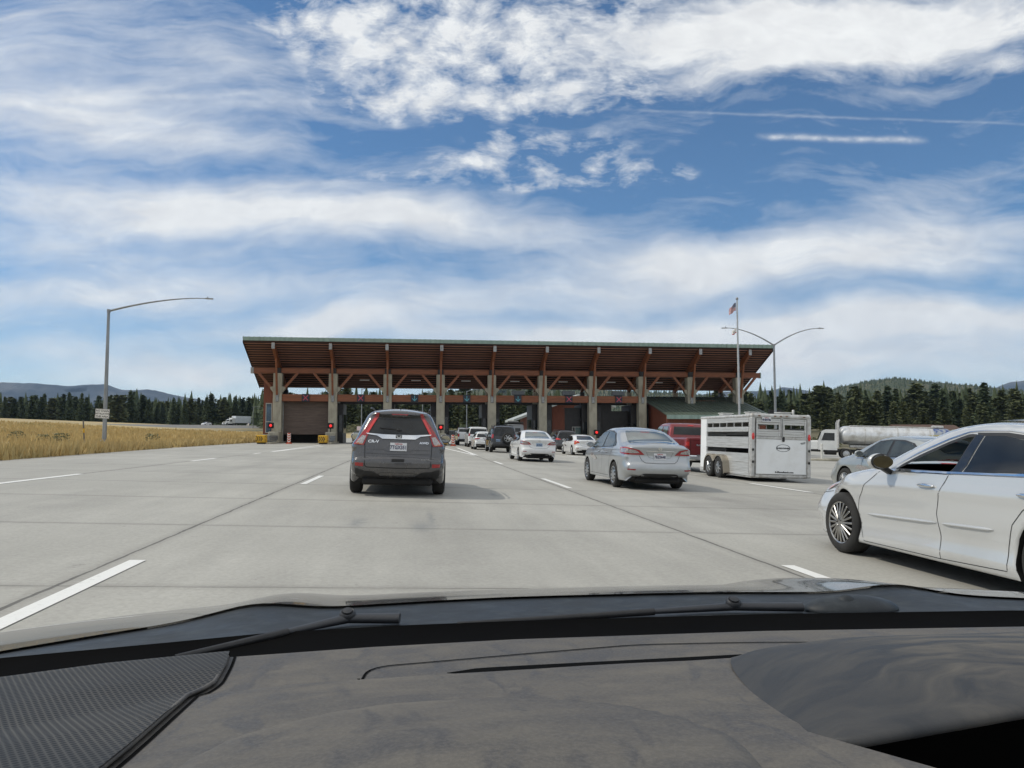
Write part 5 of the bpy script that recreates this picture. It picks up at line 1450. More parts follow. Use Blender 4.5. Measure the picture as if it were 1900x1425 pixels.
# ---- grey SUV in our own lane
def grey_suv():
    o = car_root('suv', 'grey SUV seen square from behind, tall red corner lamps, in the lane ahead', 'SUV', -.31, 14.12, 0)
    top = [(.16, .34, 0, 'R'), (.05, .40, .06, 'R'), (.0, .50, .05, 'R'), (.0, .67, .05, 'R'), (.055, .71, .03, 'R'), (.075, .86, .05, 'R'), (.095, 1.02, .06, 'R'), (.135, 1.16, .06, 'R'), (.30, 1.475, .05, 'R'), (.22, 1.525, .025, 'T'), (.26, 1.555, .05, 'T'), (.8, 1.605, .4, 'T'), (1.7, 1.635, .5, 'T'), (2.5, 1.57, .35, 'T'), (3.38, 1.08, .2, 'T'), (3.7, 1.03, .2, 'T'), (4.30, .90, .2, 'F'), (4.48, .72, .12, 'F'), (4.54, .50, .1, 'F'), (4.46, .26, .05, 'F'), (4.40, .22, 0, 'B')]
    R_ = .358
    c = Car(top, [(.93, R_), (3.55, R_)], .905, [(0, 1.0), (4.5, .96)], .44, zb=.25, grid=.05, rear=(.13, .22), roof=(.10, .10), crown=(.04, .055, .1), crease=[(.90, .020, .06)], shoulder=.03, taper=.06, bulge=.06)
    pt = paint('steel_grey_paint', (.078, .077, .081), .5, .24, .2)
    # gaps of the tailgate
    c.line([(-.60, .56), (-.615, .98)], 'rear', .012); c.line([(-.60, .56), (-.56, .535), (0, .525)], 'rear', .014)
    c.line([(.615, 1.0), (.62, .98)], 'rear', .006, False)
    c.line([(0, .775), (.58, .785)], 'rear', .006); c.line([(0, .83), (.20, .83), (.27, .86), (.58, .86)], 'rear', .004)
    c.line([(.30, .44), (.44, .36), (.56, .345)], 'rear', .008); c.line([(0, .44), (.30, .44)], 'rear', .006)
    for y in (2.35, 1.45): c.line([(y, .33), (y + .02, .95), (y - .05, 1.03)], 'left', .01)
    b = c.body(o, pt)
    c.put('rear_screen', [(-.425, 1.515), (.425, 1.515), (.50, 1.40), (.60, 1.185), (.585, 1.145), (.2, 1.125), (-.2, 1.125), (-.585, 1.145), (-.60, 1.185), (-.50, 1.40)], 'rear', G_DARK, o, .005)
    tl = c.pair('tail_lamp', [(-.835, .945), (-.63, .93), (-.605, 1.0), (-.56, 1.18), (-.445, 1.46), (-.42, 1.535), (-.475, 1.535), (-.60, 1.33), (-.70, 1.14), (-.785, 1.0)], 14, M_TAIL, o, .012, .035)
    for q, fl in zip(tl, (False, True)):
        v = 14 if not fl else -14
        for nm, pl, mt in (('clear_section', [(-.775, .965), (-.655, .955), (-.625, 1.03), (-.605, 1.10), (-.68, 1.11), (-.74, 1.02)], M_CLEARL), ('lit_section', [(-.625, 1.14), (-.575, 1.15), (-.47, 1.42), (-.515, 1.43)], M_TAILLIT), ('amber_section', [(-.765, .955), (-.66, .945), (-.652, .965), (-.748, .98)], M_AMBER)):
            mb = MB(); mb.add(*c.decal(pl, v, .016, .035, fl)); finish_mesh(nm, mb.mesh(nm, False), mt, q, 180)
    c.put('chrome_bar', [(-.60, 1.152), (-.3, 1.135), (-.12, 1.132), (.12, 1.132), (.3, 1.135), (.60, 1.152), (.58, 1.132), (.40, 1.11), (.30, 1.055), (-.30, 1.055), (-.40, 1.11), (-.58, 1.132)], 'rear', M_CHROME, o, .022)
    c.put('brake_light', [(-.16, 1.528), (.16, 1.528), (.13, 1.508), (-.13, 1.508)], 'rear', M_TAIL, o, .012)
    c.pair('reflector', [(-.765, .555), (-.62, .545), (-.62, .61), (-.775, .615)], 6, M_TAIL, o, .008)
    lw = c.put('lower_bumper', [(-.77, .515), (-.60, .46), (-.45, .455), (-.30, .37), (.30, .37), (.45, .455), (.60, .46), (.77, .515), (.76, .36), (.6, .30), (-.6, .30), (-.76, .36)], 'rear', M_TRIM, o, .006)
    mb = MB(); mb.box((0, .22, .275), (1.30, .3, .14), None, .04); mb.cyl((.48, .10, .26), (.48, .3, .28), .035); mb.box((0, .14, .235), (.06, .1, .05)); mb.cyl((0, .1, .27), (0, .1, .33), .018)
    mb.build('underbody', M_UNDER, o)
    mb = MB(); mb.box((0, c.ry(0, .67), .67), (.235, .02, .058), None, .008); mb.build('tailgate_recess', M_BLACK, o)
    mb = MB(); mb.box((.50, c.ry(.5, .69), .69), (.155, .010, .018)); mb.build('badge', M_CHROME, o)
    ye = c.ry(0, 1.092, .034)
    mb = MB(); mb.box((0, ye + .006, 1.092), (.115, .012, .088), None, .005); em = mb.build('emblem_plate', pm('emblem_dark', (.05, .055, .06)), o)
    mb = MB()
    for s_ in (-1, 1): mb.bar((s_ * .026, ye - .004, 1.058), (s_ * .036, ye - .004, 1.126), .014, .01, (0, -1, 0))
    mb.box((0, ye - .004, 1.092), (.056, .01, .014)); mb.build('emblem', M_CHROME, em)
    text_obj('lettering', 'CR-V', .072, M_CHROME, o, frame((-.46, c.ry(-.46, 1.0, .012), 1.005), (1, -.13, 0), (0, .16, 1)), .004, .002, 1.25)
    text_obj('lettering', 'AWD', .054, M_CHROME, o, frame((.47, c.ry(.47, 1.0, .012), .995), (1, .13, 0), (0, .16, 1)), .004, .002, 1.3)
    plate(o, (0, c.ry(0, .91, .014), .915), '7TGX351', tilt=R(-8))
    yw = c.ry(-.1, 1.24, .015)
    mb = MB(); mb.bar((-.34, yw + .02, 1.258), (.02, yw, 1.228), .02, .022, (0, -1, 0), .006); mb.box((.0, yw, 1.222), (.09, .04, .05), None, .012); mb.bar((-.36, yw + .03, 1.255), (-.10, yw + .01, 1.240), .012, .03, (0, 0, 1)); mb.build('rear_wiper', M_BLACK, o)
    mb = MB(); mb.tube([(0, .75, 1.60), (0, .62, 1.80)], [.006, .003], 6); mb.lathe([(.035, 0), (.02, .03), (0, .035)], (0, .75, 1.60)); mb.build('aerial', M_BLACK, o)
    mb = MB()
    for s_ in (-1, 1): mb.tube([(s_ * .55, .55, 1.61), (s_ * .56, .7, 1.645), (s_ * .57, 1.9, 1.65), (s_ * .57, 2.2, 1.62)], .014, 6)
    mb.build('roof_rail', M_TRIM, o)
    c.pair('side_window', [(.55, 1.10), (2.3, 1.04), (3.0, 1.06), (2.45, 1.47), (1.5, 1.53), (.85, 1.5)], 'left', G_DARK, o)
    c.put('windscreen', [(-.58, 1.15), (.58, 1.15), (.5, 1.5), (-.5, 1.5)], 'front', G_DARK, o)
    mirror(o, .87, 2.92, 1.07, pt, (.125, .07, .10))
    handles(c, o, (1.62, 2.5), .93, pt)
    add_wheels(o, (.93, 3.55), .905, R_, .225, .22, 10, 'twin')
grey_suv()

# ---- saloons
def saloon(o, L, H, W, axles, Rw, pt, glass_r, glass_s, lamp='sweep', deck=1.06, sill=.20, txt=None, plm=M_PLATE, belt=None, wheel=(9, 'twin', None), grid=.06, two_door=False, tum=.42, rearcr=.06, lit=False, valance=True, tailz=(.83, 1.01), rim=None, window_shift=0., small=False):
    k = H / 1.495
    top = [(.20, .31, 0, 'R'), (.04, .37, .06, 'R'), (0, .47, .08, 'R'), (.012, .60, .05, 'R'), (.065, .65, .04, 'R'), (.095, .80, .05, 'R'), (.075, deck - .10, .04, 'R'), (.055, deck - .035, .025, 'R'), (.12, deck, .03, 'T'), (.30, deck + .022, .06, 'T'), (.62, deck + .045, .14, 'T'), (1.36, H - .075, .28, 'T'), (1.85, H - .012, .4, 'T'), (2.30, H, .4, 'T'), (2.78, H - .065, .38, 'T'), (L - 1.10, 1.02 * k, .22, 'T'), (L - .80, .965 * k, .2, 'T'), (L - .27, .80 * k, .22, 'F'), (L - .08, .64, .12, 'F'), (L, .46, .1, 'F'), (L - .07, .25, .05, 'F'), (L - .13, sill, 0, 'B')]
    bl = belt or [(0, .985), (1.2, .97), (3.6, .90), (L, .80)]
    c = Car(top, [(axles[0], Rw), (axles[1], Rw)], W, bl, tum, zb=sill, grid=grid, rear=(.17, .30), front=(.34, .55), roof=(.12, .11), crown=(.035, rearcr, .10), crease=[(.76, .014, .05)], shoulder=.028, taper=.05, bulge=.05)
    c.line([(-.50, tailz[0] - .01), (-.44, .70), (-.36, .645), (0, .635)], 'rear', .010)
    c.line([(-.33, .90), (-.27, .775), (-.2, .76), (0, .757)], 'rear', .005)
    if not small:
        for y, yb in ((2.02, 2.12), (3.05, 3.0)): c.line([(yb, sill + .07), (y + .02, .6), (y, .93)], 'left', .009)
        c.line([(axles[0] + .42, sill + .12), (axles[0] + .40, .62), (axles[0] + .16, .95)], 'left', .009)
        c.line([(axles[0] + .42, sill + .075), (axles[1] - .45, sill + .075)], 'left', .008)
        c.line([(.62, .47), (.62, .66)], 'left', .006)
    b = c.body(o, pt)
    g1, g2 = deck + .062, H - .085
    c.put('rear_screen', [(-.60, g1 + .01), (-.56, g1 - .01), (.56, g1 - .01), (.60, g1 + .01), (.51, g2 - .06), (.46, g2), (-.46, g2), (-.51, g2 - .06)], 'rear', glass_r, o, .004)
    xs = window_shift
    z0 = .985; zt = H - .115
    fw = [(2.20 + xs, z0 - .005), (3.26 + xs, z0 - .03), (3.0 + xs, z0 + .14), (2.66 + xs, zt - .03), (2.30 + xs, zt + .01), (2.16 + xs, zt + .01)]
    rw = [(1.20 + xs, z0 + .03), (2.10 + xs, z0), (2.08 + xs, zt + .01), (1.78 + xs, zt), (1.48 + xs, zt - .05), (1.20 + xs, z0 + .18)]
    c.pair('window_trim', [(1.0 + xs, z0 + .05), (1.2 + xs, z0 + .005), (2.2 + xs, z0 - .025), (3.34 + xs, z0 - .055), (3.05 + xs, z0 + .14), (2.68 + xs, zt), (2.28 + xs, zt + .04), (1.78 + xs, zt + .03), (1.40 + xs, zt - .04), (1.05 + xs, z0 + .13)], 'left', M_TRIM, o, .003)
    c.pair('front_window', fw, 'left', glass_s, o, .007); c.pair('rear_window', rw, 'left', glass_s, o, .007)
    c.pair('quarter_window', [(1.03 + xs, z0 + .065), (1.16 + xs, z0 + .04), (1.16 + xs, z0 + .17), (1.10 + xs, z0 + .13)], 'left', glass_s, o, .007)
    if not small: c.pair('belt_moulding', [(1.05 + xs, z0 + .035), (1.2 + xs, z0 - .012), (2.2 + xs, z0 - .045), (3.34 + xs, z0 - .075), (3.34 + xs, z0 - .06), (2.2 + xs, z0 - .028), (1.2 + xs, z0 + .005)], 'left', M_CHROME, o, .008)
    c.put('windscreen', [(-.62, 1.03 * k), (.62, 1.03 * k), (.48, H - .08), (-.48, H - .08)], 'front', glass_s, o, .004)
    lm = M_TAILLIT if lit else M_TAIL
    za, zb_ = tailz
    if lamp == 'sweep':
        pl = [(-.985, zb_ - .01), (-.80, zb_), (-.62, zb_ - .025), (-.46, zb_ - .06), (-.345, za + .005), (-.56, za), (-.80, za + .005), (-.965, za + .03)]
        inn = [(-.955, zb_ - .04), (-.80, zb_ - .035), (-.60, zb_ - .055), (-.50, zb_ - .09), (-.46, za + .045), (-.62, za + .035), (-.93, za + .055)]
    elif lamp == 'quarter':
        pl = [(-.93, zb_), (-.72, zb_ - .005), (-.55, zb_ - .05), (-.50, zb_ - .14), (-.66, zb_ - .17), (-.76, za), (-.90, za - .02)]
        inn = [(-.88, zb_ - .10), (-.66, zb_ - .09), (-.66, zb_ - .14), (-.84, za + .02)]
    else:
        pl = [(-1.02, (za + zb_) / 2 + .02), (-.86, zb_), (-.66, zb_ + .005), (-.44, (za + zb_) / 2 + .01), (-.62, za), (-.86, za)]
        inn = [(-.96, (za + zb_) / 2 + .02), (-.84, zb_ - .022), (-.68, zb_ - .02), (-.54, (za + zb_) / 2 + .015), (-.62, (za + zb_) / 2 - .005), (-.86, (za + zb_) / 2)]
    tl = c.pair('tail_lamp', pl, 30, lm, o, .010, .035)
    for q, fl in zip(tl, (False, True)):
        mb = MB(); mb.add(*c.decal(inn, 30 if not fl else -30, .014, .035, fl)); finish_mesh('clear_section', mb.mesh('clear_section', False), M_CLEARL if lamp != 'quarter' else M_AMBER, q, 180)
    if valance:
        c.put('rear_valance', [(-.66, .245), (-.52, .30), (-.43, .385), (-.36, .395), (.36, .395), (.43, .385), (.52, .30), (.66, .245), (.62, sill + .04), (-.62, sill + .04)], 'rear', M_TRIM, o, .006)
        c.pair('reflector', [(-.76, .475), (-.58, .465), (-.56, .495), (-.76, .50)], 18, M_TAIL, o, .008)
    mb = MB(); mb.box((0, .45, sill + .02), (1.1, .7, .13), None, .05); mb.cyl((-.42, .12, sill + .03), (-.42, .5, sill + .05), .03); mb.build('underbody', M_UNDER, o)
    if txt is not False: plate(o, (0, c.ry(0, .80, .012), .80), txt, plm, tilt=R(-4), top=plm is M_PLATE)
    zc = deck - .045
    mb = MB(); mb.box((0, c.ry(0, .93, .006), .925), (.70, .014, .016), None, .004); mb.build('chrome_strip', M_CHROME, o)
    mb = MB(); mb.lathe([(.040, 0), (.040, .008), (.028, .008), (.028, 0)], (0, c.ry(0, .985, .0), .985), (0, -1, 0), 20); mb.box((0, c.ry(0, .985, .008), .985), (.10, .008, .016)); mb.build('emblem', M_CHROME, o)
    c.put('brake_light', [(-.12, g2 - .02), (.12, g2 - .02), (.11, g2 - .035), (-.11, g2 - .035)], 'rear', M_TAIL, o, .007)
    c.pair('headlight', [(-.86, .70 * k), (-.62, .62 * k), (-.50, .64 * k), (-.62, .74 * k), (-.80, .80 * k)], 150, M_CLEARL, o, .006)
    mirror(o, W - .04, 3.06 + xs, 1.03, pt, (.105, .065, .075))
    handles(c, o, (1.62 + xs, 2.42 + xs), .86, pt, .19)
    add_wheels(o, axles, W - .01, Rw, .205, rim or Rw - .105, *wheel)
    return c
P_SILVER = paint('silver_paint', (.43, .45, .465), .62, .30, .16)
P_WHITE = paint('white_paint', (.72, .73, .73), .0, .40, .02)
P_SILVG = paint('warm_silver_paint', (.40, .42, .405), .55, .32, .14)
P_DGREY = paint('graphite_paint', (.06, .062, .068), .5, .3, .2)
P_NAVY = paint('blue_black_paint', (.007, .009, .014), .2, .3, .2)
P_RED = paint('deep_red_paint', (.20, .012, .016), .35, .3, .15)
P_GREYV = paint('flat_grey_paint', (.17, .18, .19), .1, .42, .05)
P_BLACKP = paint('black_paint', (.012, .012, .013), .2, .3, .1)
o = car_root('sedan', 'silver sedan with swept red and white tail lamps, beside the livestock trailer', 'sedan', 5.80, 17.45, .8)
saloon(o, 4.62, 1.495, .88, (1.0, 3.70), .316, P_SILVER, G_SKY, G_MID, txt='7BZ0648', wheel=(10, 'cap', M_ALLOY), grid=.05)
o = car_root('sedan', 'white sedan with a blue plate, right behind the dark SUV with the spare wheel', 'sedan', 5.86, 35.3, .5)
saloon(o, 4.62, 1.495, .88, (1.0, 3.70), .316, P_WHITE, G_SKY, G_DARK, txt='8LTR42', plm=M_PLATEB, wheel=(10, 'spoke', M_ALLOY), tailz=(.80, .98))
o = car_root('sedan', 'white sedan with lit amber and red tail lamps, right of the dark minivan', 'sedan', 11.75, 50.6, 1.5)
saloon(o, 4.75, 1.42, .89, (1.0, 3.85), .33, P_WHITE, G_DARK, G_DARK, lamp='quarter', lit=True, txt=None, wheel=(7, 'spoke', M_ALLOY), tailz=(.76, 1.0), deck=1.02)
o = car_root('sedan', 'pale silver sedan half hidden behind the pearl white sedan at the right', 'sedan', 11.45, 13.75, 0)
saloon(o, 4.80, 1.455, .915, (1.02, 3.80), .33, P_SILVG, G_MID, G_MID, lamp='oval', txt=None, wheel=(10, 'twin', M_ALLOY), tailz=(.865, .985), deck=1.05, rearcr=.08, tum=.46)

# ---- pearl white sedan at the right, driver's window open
def pearl_sedan():
    o = car_root('sedan', 'pearl white sedan with its driver window open, cut by the right edge', 'sedan', 5.67, 4.02, 0)
    m, nt = new_mat('pearl_paint'); t = NT(nt)
    f = t.noise(t.co('Object'), 700., 1); bf = t.n('ShaderNodeNewGeometry').outputs['Backfacing']
    d = t.ramp(t.noise(t.co('Object'), 1.3, 6, .55), [(.45, 0.), (.7, 1.)]); sz = t.sep(t.co('Object'))[2]
    base = t.mix(f, (.52, .53, .525), (.60, .605, .60)); base = t.mix(t.math('MULTIPLY', d, t.map(sz, .6, .2, .03, .30)), base, (.34, .32, .28)); base = t.mix(bf, base, (.02, .02, .022))
    t.bsdf(base, t.math('ADD', .24, t.math('MULTIPLY', bf, .5)), t.math('MULTIPLY', t.math('SUBTRACT', 1., bf), .22), .5, t.math('SUBTRACT', 1., bf), .025); pt = m
    L = 4.975; Rw = .335
    top = [(.20, .30, 0, 'R'), (.04, .36, .06, 'R'), (0, .50, .08, 'R'), (.02, .66, .05, 'R'), (.09, .95, .05, 'R'), (.15, 1.05, .04, 'T'), (.55, 1.09, .1, 'T'), (1.20, 1.335, .3, 'T'), (1.75, 1.428, .4, 'T'), (2.25, 1.442, .4, 'T'), (2.62, 1.39, .35, 'T'), (3.50, .985, .12, 'T'), (3.75, .945, .2, 'T'), (4.40, .84, .2, 'F'), (4.78, .72, .15, 'F'), (4.93, .56, .1, 'F'), (4.965, .40, .1, 'F'), (4.90, .20, .05, 'F'), (4.84, .17, 0, 'B')]
    hole = [(3.02, .985), (2.78, 1.10), (2.45, 1.235), (2.25, 1.302), (2.17, 1.31), (2.265, .99)]
    c = Car(top, [(1.13, Rw), (4.0, Rw)], .9325, [(0, 1.03), (1.5, 1.0), (3.0, .965), (4.2, .86), (5, .75)], .50, zb=.165, grid=.042, arch=1.13, rear=(.25, .4), front=(.40, .75), roof=(.13, .12), crown=(.035, .06, .12), crease=[(.80, .016, .055), (.40, -.016, .09), (.24, .012, .05)], shoulder=.030, taper=.05, bulge=.055, holes=[hole], screen=(2.66, 3.47))
    c.line([(3.53, .19), (3.60, .32), (3.64, .50), (3.62, .64), (3.52, .79), (3.30, .94)], 'left', .0065)
    c.line([(2.36, .20), (2.365, .40), (2.40, .60), (2.37, .78), (2.30, .90), (2.25, .985)], 'left', .0065)
    c.line([(1.58, .23), (1.575, .42), (1.52, .60), (1.42, .72), (1.30, .80)], 'left', .0065)
    c.line([(3.54, .195), (2.36, .198), (1.58, .222)], 'left', .006)
    c.line([(4.43, .80), (3.95, .915), (3.45, .985)], 'left', .005)
    c.line([(4.40, .66), (4.72, .62)], 'left', .006)
    b = c.body(o, pt, 'body', (M_TRIM,))
    c.pair('window_trim', [(2.10, 1.345), (1.80, 1.345), (1.40, 1.30), (1.20, 1.24), (1.25, 1.205), (1.42, 1.265), (1.80, 1.315), (2.02, 1.318), (2.13, 1.318), (2.15, 1.344), (2.10, 1.345)], 'left', M_TRIM, o, .004)
    c.pair('door_pillar', [(2.245, .985), (2.145, 1.325), (2.05, 1.318), (2.12, .992)], 'left', pm('gloss_black', (.02, .022, .025), (.012, .013, .015), 3., .12, coat=.6), o, .006)
    c.pair('rear_window', [(2.10, .994), (2.03, 1.314), (1.80, 1.313), (1.45, 1.262), (1.26, 1.20), (1.18, 1.08), (1.16, 1.022)], 'left', G_DARK, o, .0065)
    c.pair('belt_moulding', [(3.16, .952), (2.30, .966), (1.15, .998), (1.15, 1.014), (2.30, .984), (3.16, .967)], 'left', M_CHROME, o, .010)
    c.pair('roof_moulding', [(3.16, .975), (2.81, 1.140), (2.47, 1.276), (2.25, 1.345), (2.10, 1.358), (1.80, 1.358), (1.40, 1.315), (1.40, 1.323), (1.80, 1.370), (2.10, 1.370), (2.26, 1.356), (2.48, 1.288), (2.82, 1.152)], 'left', M_CHROME, o, .006)
    mb = MB(); mb.grid(10, 6, lambda u, v: ((u * 2 - 1) * (.70 - .13 * v), 3.46 - .80 * v + .05 * (1 - (u * 2 - 1) ** 2) * (1 - v), 1.012 + .368 * v + .03 * (1 - (u * 2 - 1) ** 2)))
    mb.build('windscreen', clear_glass('clear_windscreen'), o, 180)
    c.put('rear_screen', [(-.55, 1.13), (.55, 1.13), (.46, 1.34), (-.46, 1.34)], 'rear', G_MID, o, .004)
    c.put('sunroof', [(-.42, 1.2), (.42, 1.2), (.42, 2.3), (-.42, 2.3)], 'top', G_DARK, o, .012)
    for s_ in (-1, 1):
        for y0, y1, z0, z1 in ((2.41, 3.47, .515, .485), (1.72, 2.33, .535, .518)):
            pts = []
            for i in range(13):
                y = y0 + (y1 - y0) * i / 12; z = z0 + (z1 - z0) * i / 12; x = float(c.X([(y, z)])[0]) + .004
                pts.append((s_ * x, y, z))
            mb = MB(); mb.tube(pts, [.004] + [.012] * 1 + [.015] * 9 + [.012, .003] if y0 > 2.3 else [.003, .012] + [.015] * 9 + [.012, .004], 8)
            mb.build('side_moulding', pt, o, 60)
    c.pair('headlight', [(4.46, .70), (4.60, .655), (4.66, .66), (4.56, .745), (4.36, .80), (4.33, .785)], 'left', M_CLEARL, o, .006, .03)
    c.pair('side_marker', [(4.47, .70), (4.60, .662), (4.57, .70), (4.42, .755)], 'left', M_AMBER, o, .009, .03)
    c.put('grille', [(-.25, .62), (.25, .62), (.18, .45), (.40, .25), (-.40, .25), (-.18, .45)], 'front', M_TRIM, o, .008)
    c.pair('tail_lamp', [(-.98, .93), (-.55, .90), (-.40, .84), (-.9, .82)], 30, M_TAIL, o, .008)
    plate(o, (0, c.ry(0, .78, .012), .78), '8KMT317', tilt=R(-4))
    # mirror as in the picture: pearl cap, black foot, glass towards the driver
    for s_ in (-1, 1):
        mb = MB(); mb.ball((s_ * 1.045, 3.10, 1.045), (.115, .085, .082), 20, 12)
        for i, v in enumerate(mb.v):
            if v[1] < 3.065: mb.v[i] = (v[0], 3.065, v[2])
        mo = mb.build('side_mirror', pt, o, 50)
        mb = MB(); mb.bar((s_ * .90, 3.12, .935), (s_ * 1.02, 3.11, 1.0), .07, .05, (0, 0, 1), .012); mb.lathe([(.108, 0), (.116, .012), (.100, .02)], (0, 0, 0), (0, -1, 0), 24)
        nb = len(mb.v) - 72
        for i in range(nb, len(mb.v)): v = mb.v[i]; mb.v[i] = (s_ * 1.045 + v[0] * .98, 3.065 + v[1], 1.045 + v[2] * .70)
        mb.build('mirror_foot', M_TRIM, mo, 40)
        mb = MB(); mb.lathe([(0, 0), (.102, 0)], (0, 0, 0), (0, -1, 0), 24); mb.v = [(s_ * 1.045 + v[0] * .86, 3.022 + .30 * s_ * v[0], 1.045 + v[2] * .60) for v in mb.v]
        mb.build('mirror_glass', pm('dim_mirror', (.11, .11, .10), (.08, .08, .07), 5., .06, metal=1.), mo)
    handles(c, o, (2.53, 1.34), .845, M_CHROME, .235)
    # cabin seen through the open window
    M_INT = pm('dark_cabin_trim', (.018, .017, .016), (.03, .028, .026), 8., .7)
    M_INL = pm('cabin_leather', (.10, .07, .05), (.07, .05, .037), 8., .55)
    mb = MB(); mb.box((0, 3.08, .77), (1.40, .75, .28), None, .10); mb.box((-.38, 2.92, .92), (.36, .25, .09), None, .04); mb.box((0, 1.9, .25), (1.5, 2.6, .06)); mb.box((0, 2.5, .55), (.26, 1.0, .35), None, .05); mb.build('dashboard', M_INT, o)
    mb = MB()
    for s_ in (-1, 1): mb.box((s_ * .74, 2.6, .66), (.09, 1.3, .55), None, .03)
    mb.build('door_lining', M_INT, o)
    for s_ in (-1, 1):
        mb = MB(); mb.box((s_ * .38, 2.15, .48), (.50, .55, .18), None, .06); mb.bar((s_ * .38, 1.92, .50), (s_ * .38, 1.66, 1.10), .50, .15, (0, -1, 0), .06); mb.box((s_ * .38, 1.62, 1.20), (.26, .10, .17), None, .04); mb.build('front_seat', M_INL, o)
    mb = MB(); mb.box((0, 1.0, .5), (1.3, .5, .2), None, .06); mb.bar((0, .85, .5), (0, .62, 1.0), 1.3, .16, (0, -1, 0), .06); mb.build('rear_seat', M_INL, o)
    ax = Vector((0, -.42, .26)).normalized(); cc = Vector((-.38, 2.66, .84)); bx, by = basis(Vector((0, -1, .45)))
    mb = MB(); pts = [cc + (bx * math.cos(a) + by * math.sin(a)) * .185 for a in [2 * math.pi * i / 28 for i in range(29)]]; mb.tube(pts, .016, 8, False); mb.ball(tuple(cc), (.06, .04, .06)); mb.bar(cc, cc + bx * .18, .03, .02); mb.bar(cc, cc - bx * .18, .03, .02); mb.bar(cc, cc + Vector((0, .30, -.14)), .05, .05); mb.build('steering_wheel', M_INT, o, 60)
    mb = MB(); mb.box((0, 2.72, 1.26), (.24, .03, .07), None, .015); mb.cyl((0, 2.74, 1.28), (0, 2.8, 1.34), .012); mb.build('rear_view_mirror', M_INT, o)
    add_wheels(o, (1.13, 4.0), .925, Rw, .235, .235, 10, 'twin', M_ALLOYD)
pearl_sedan()

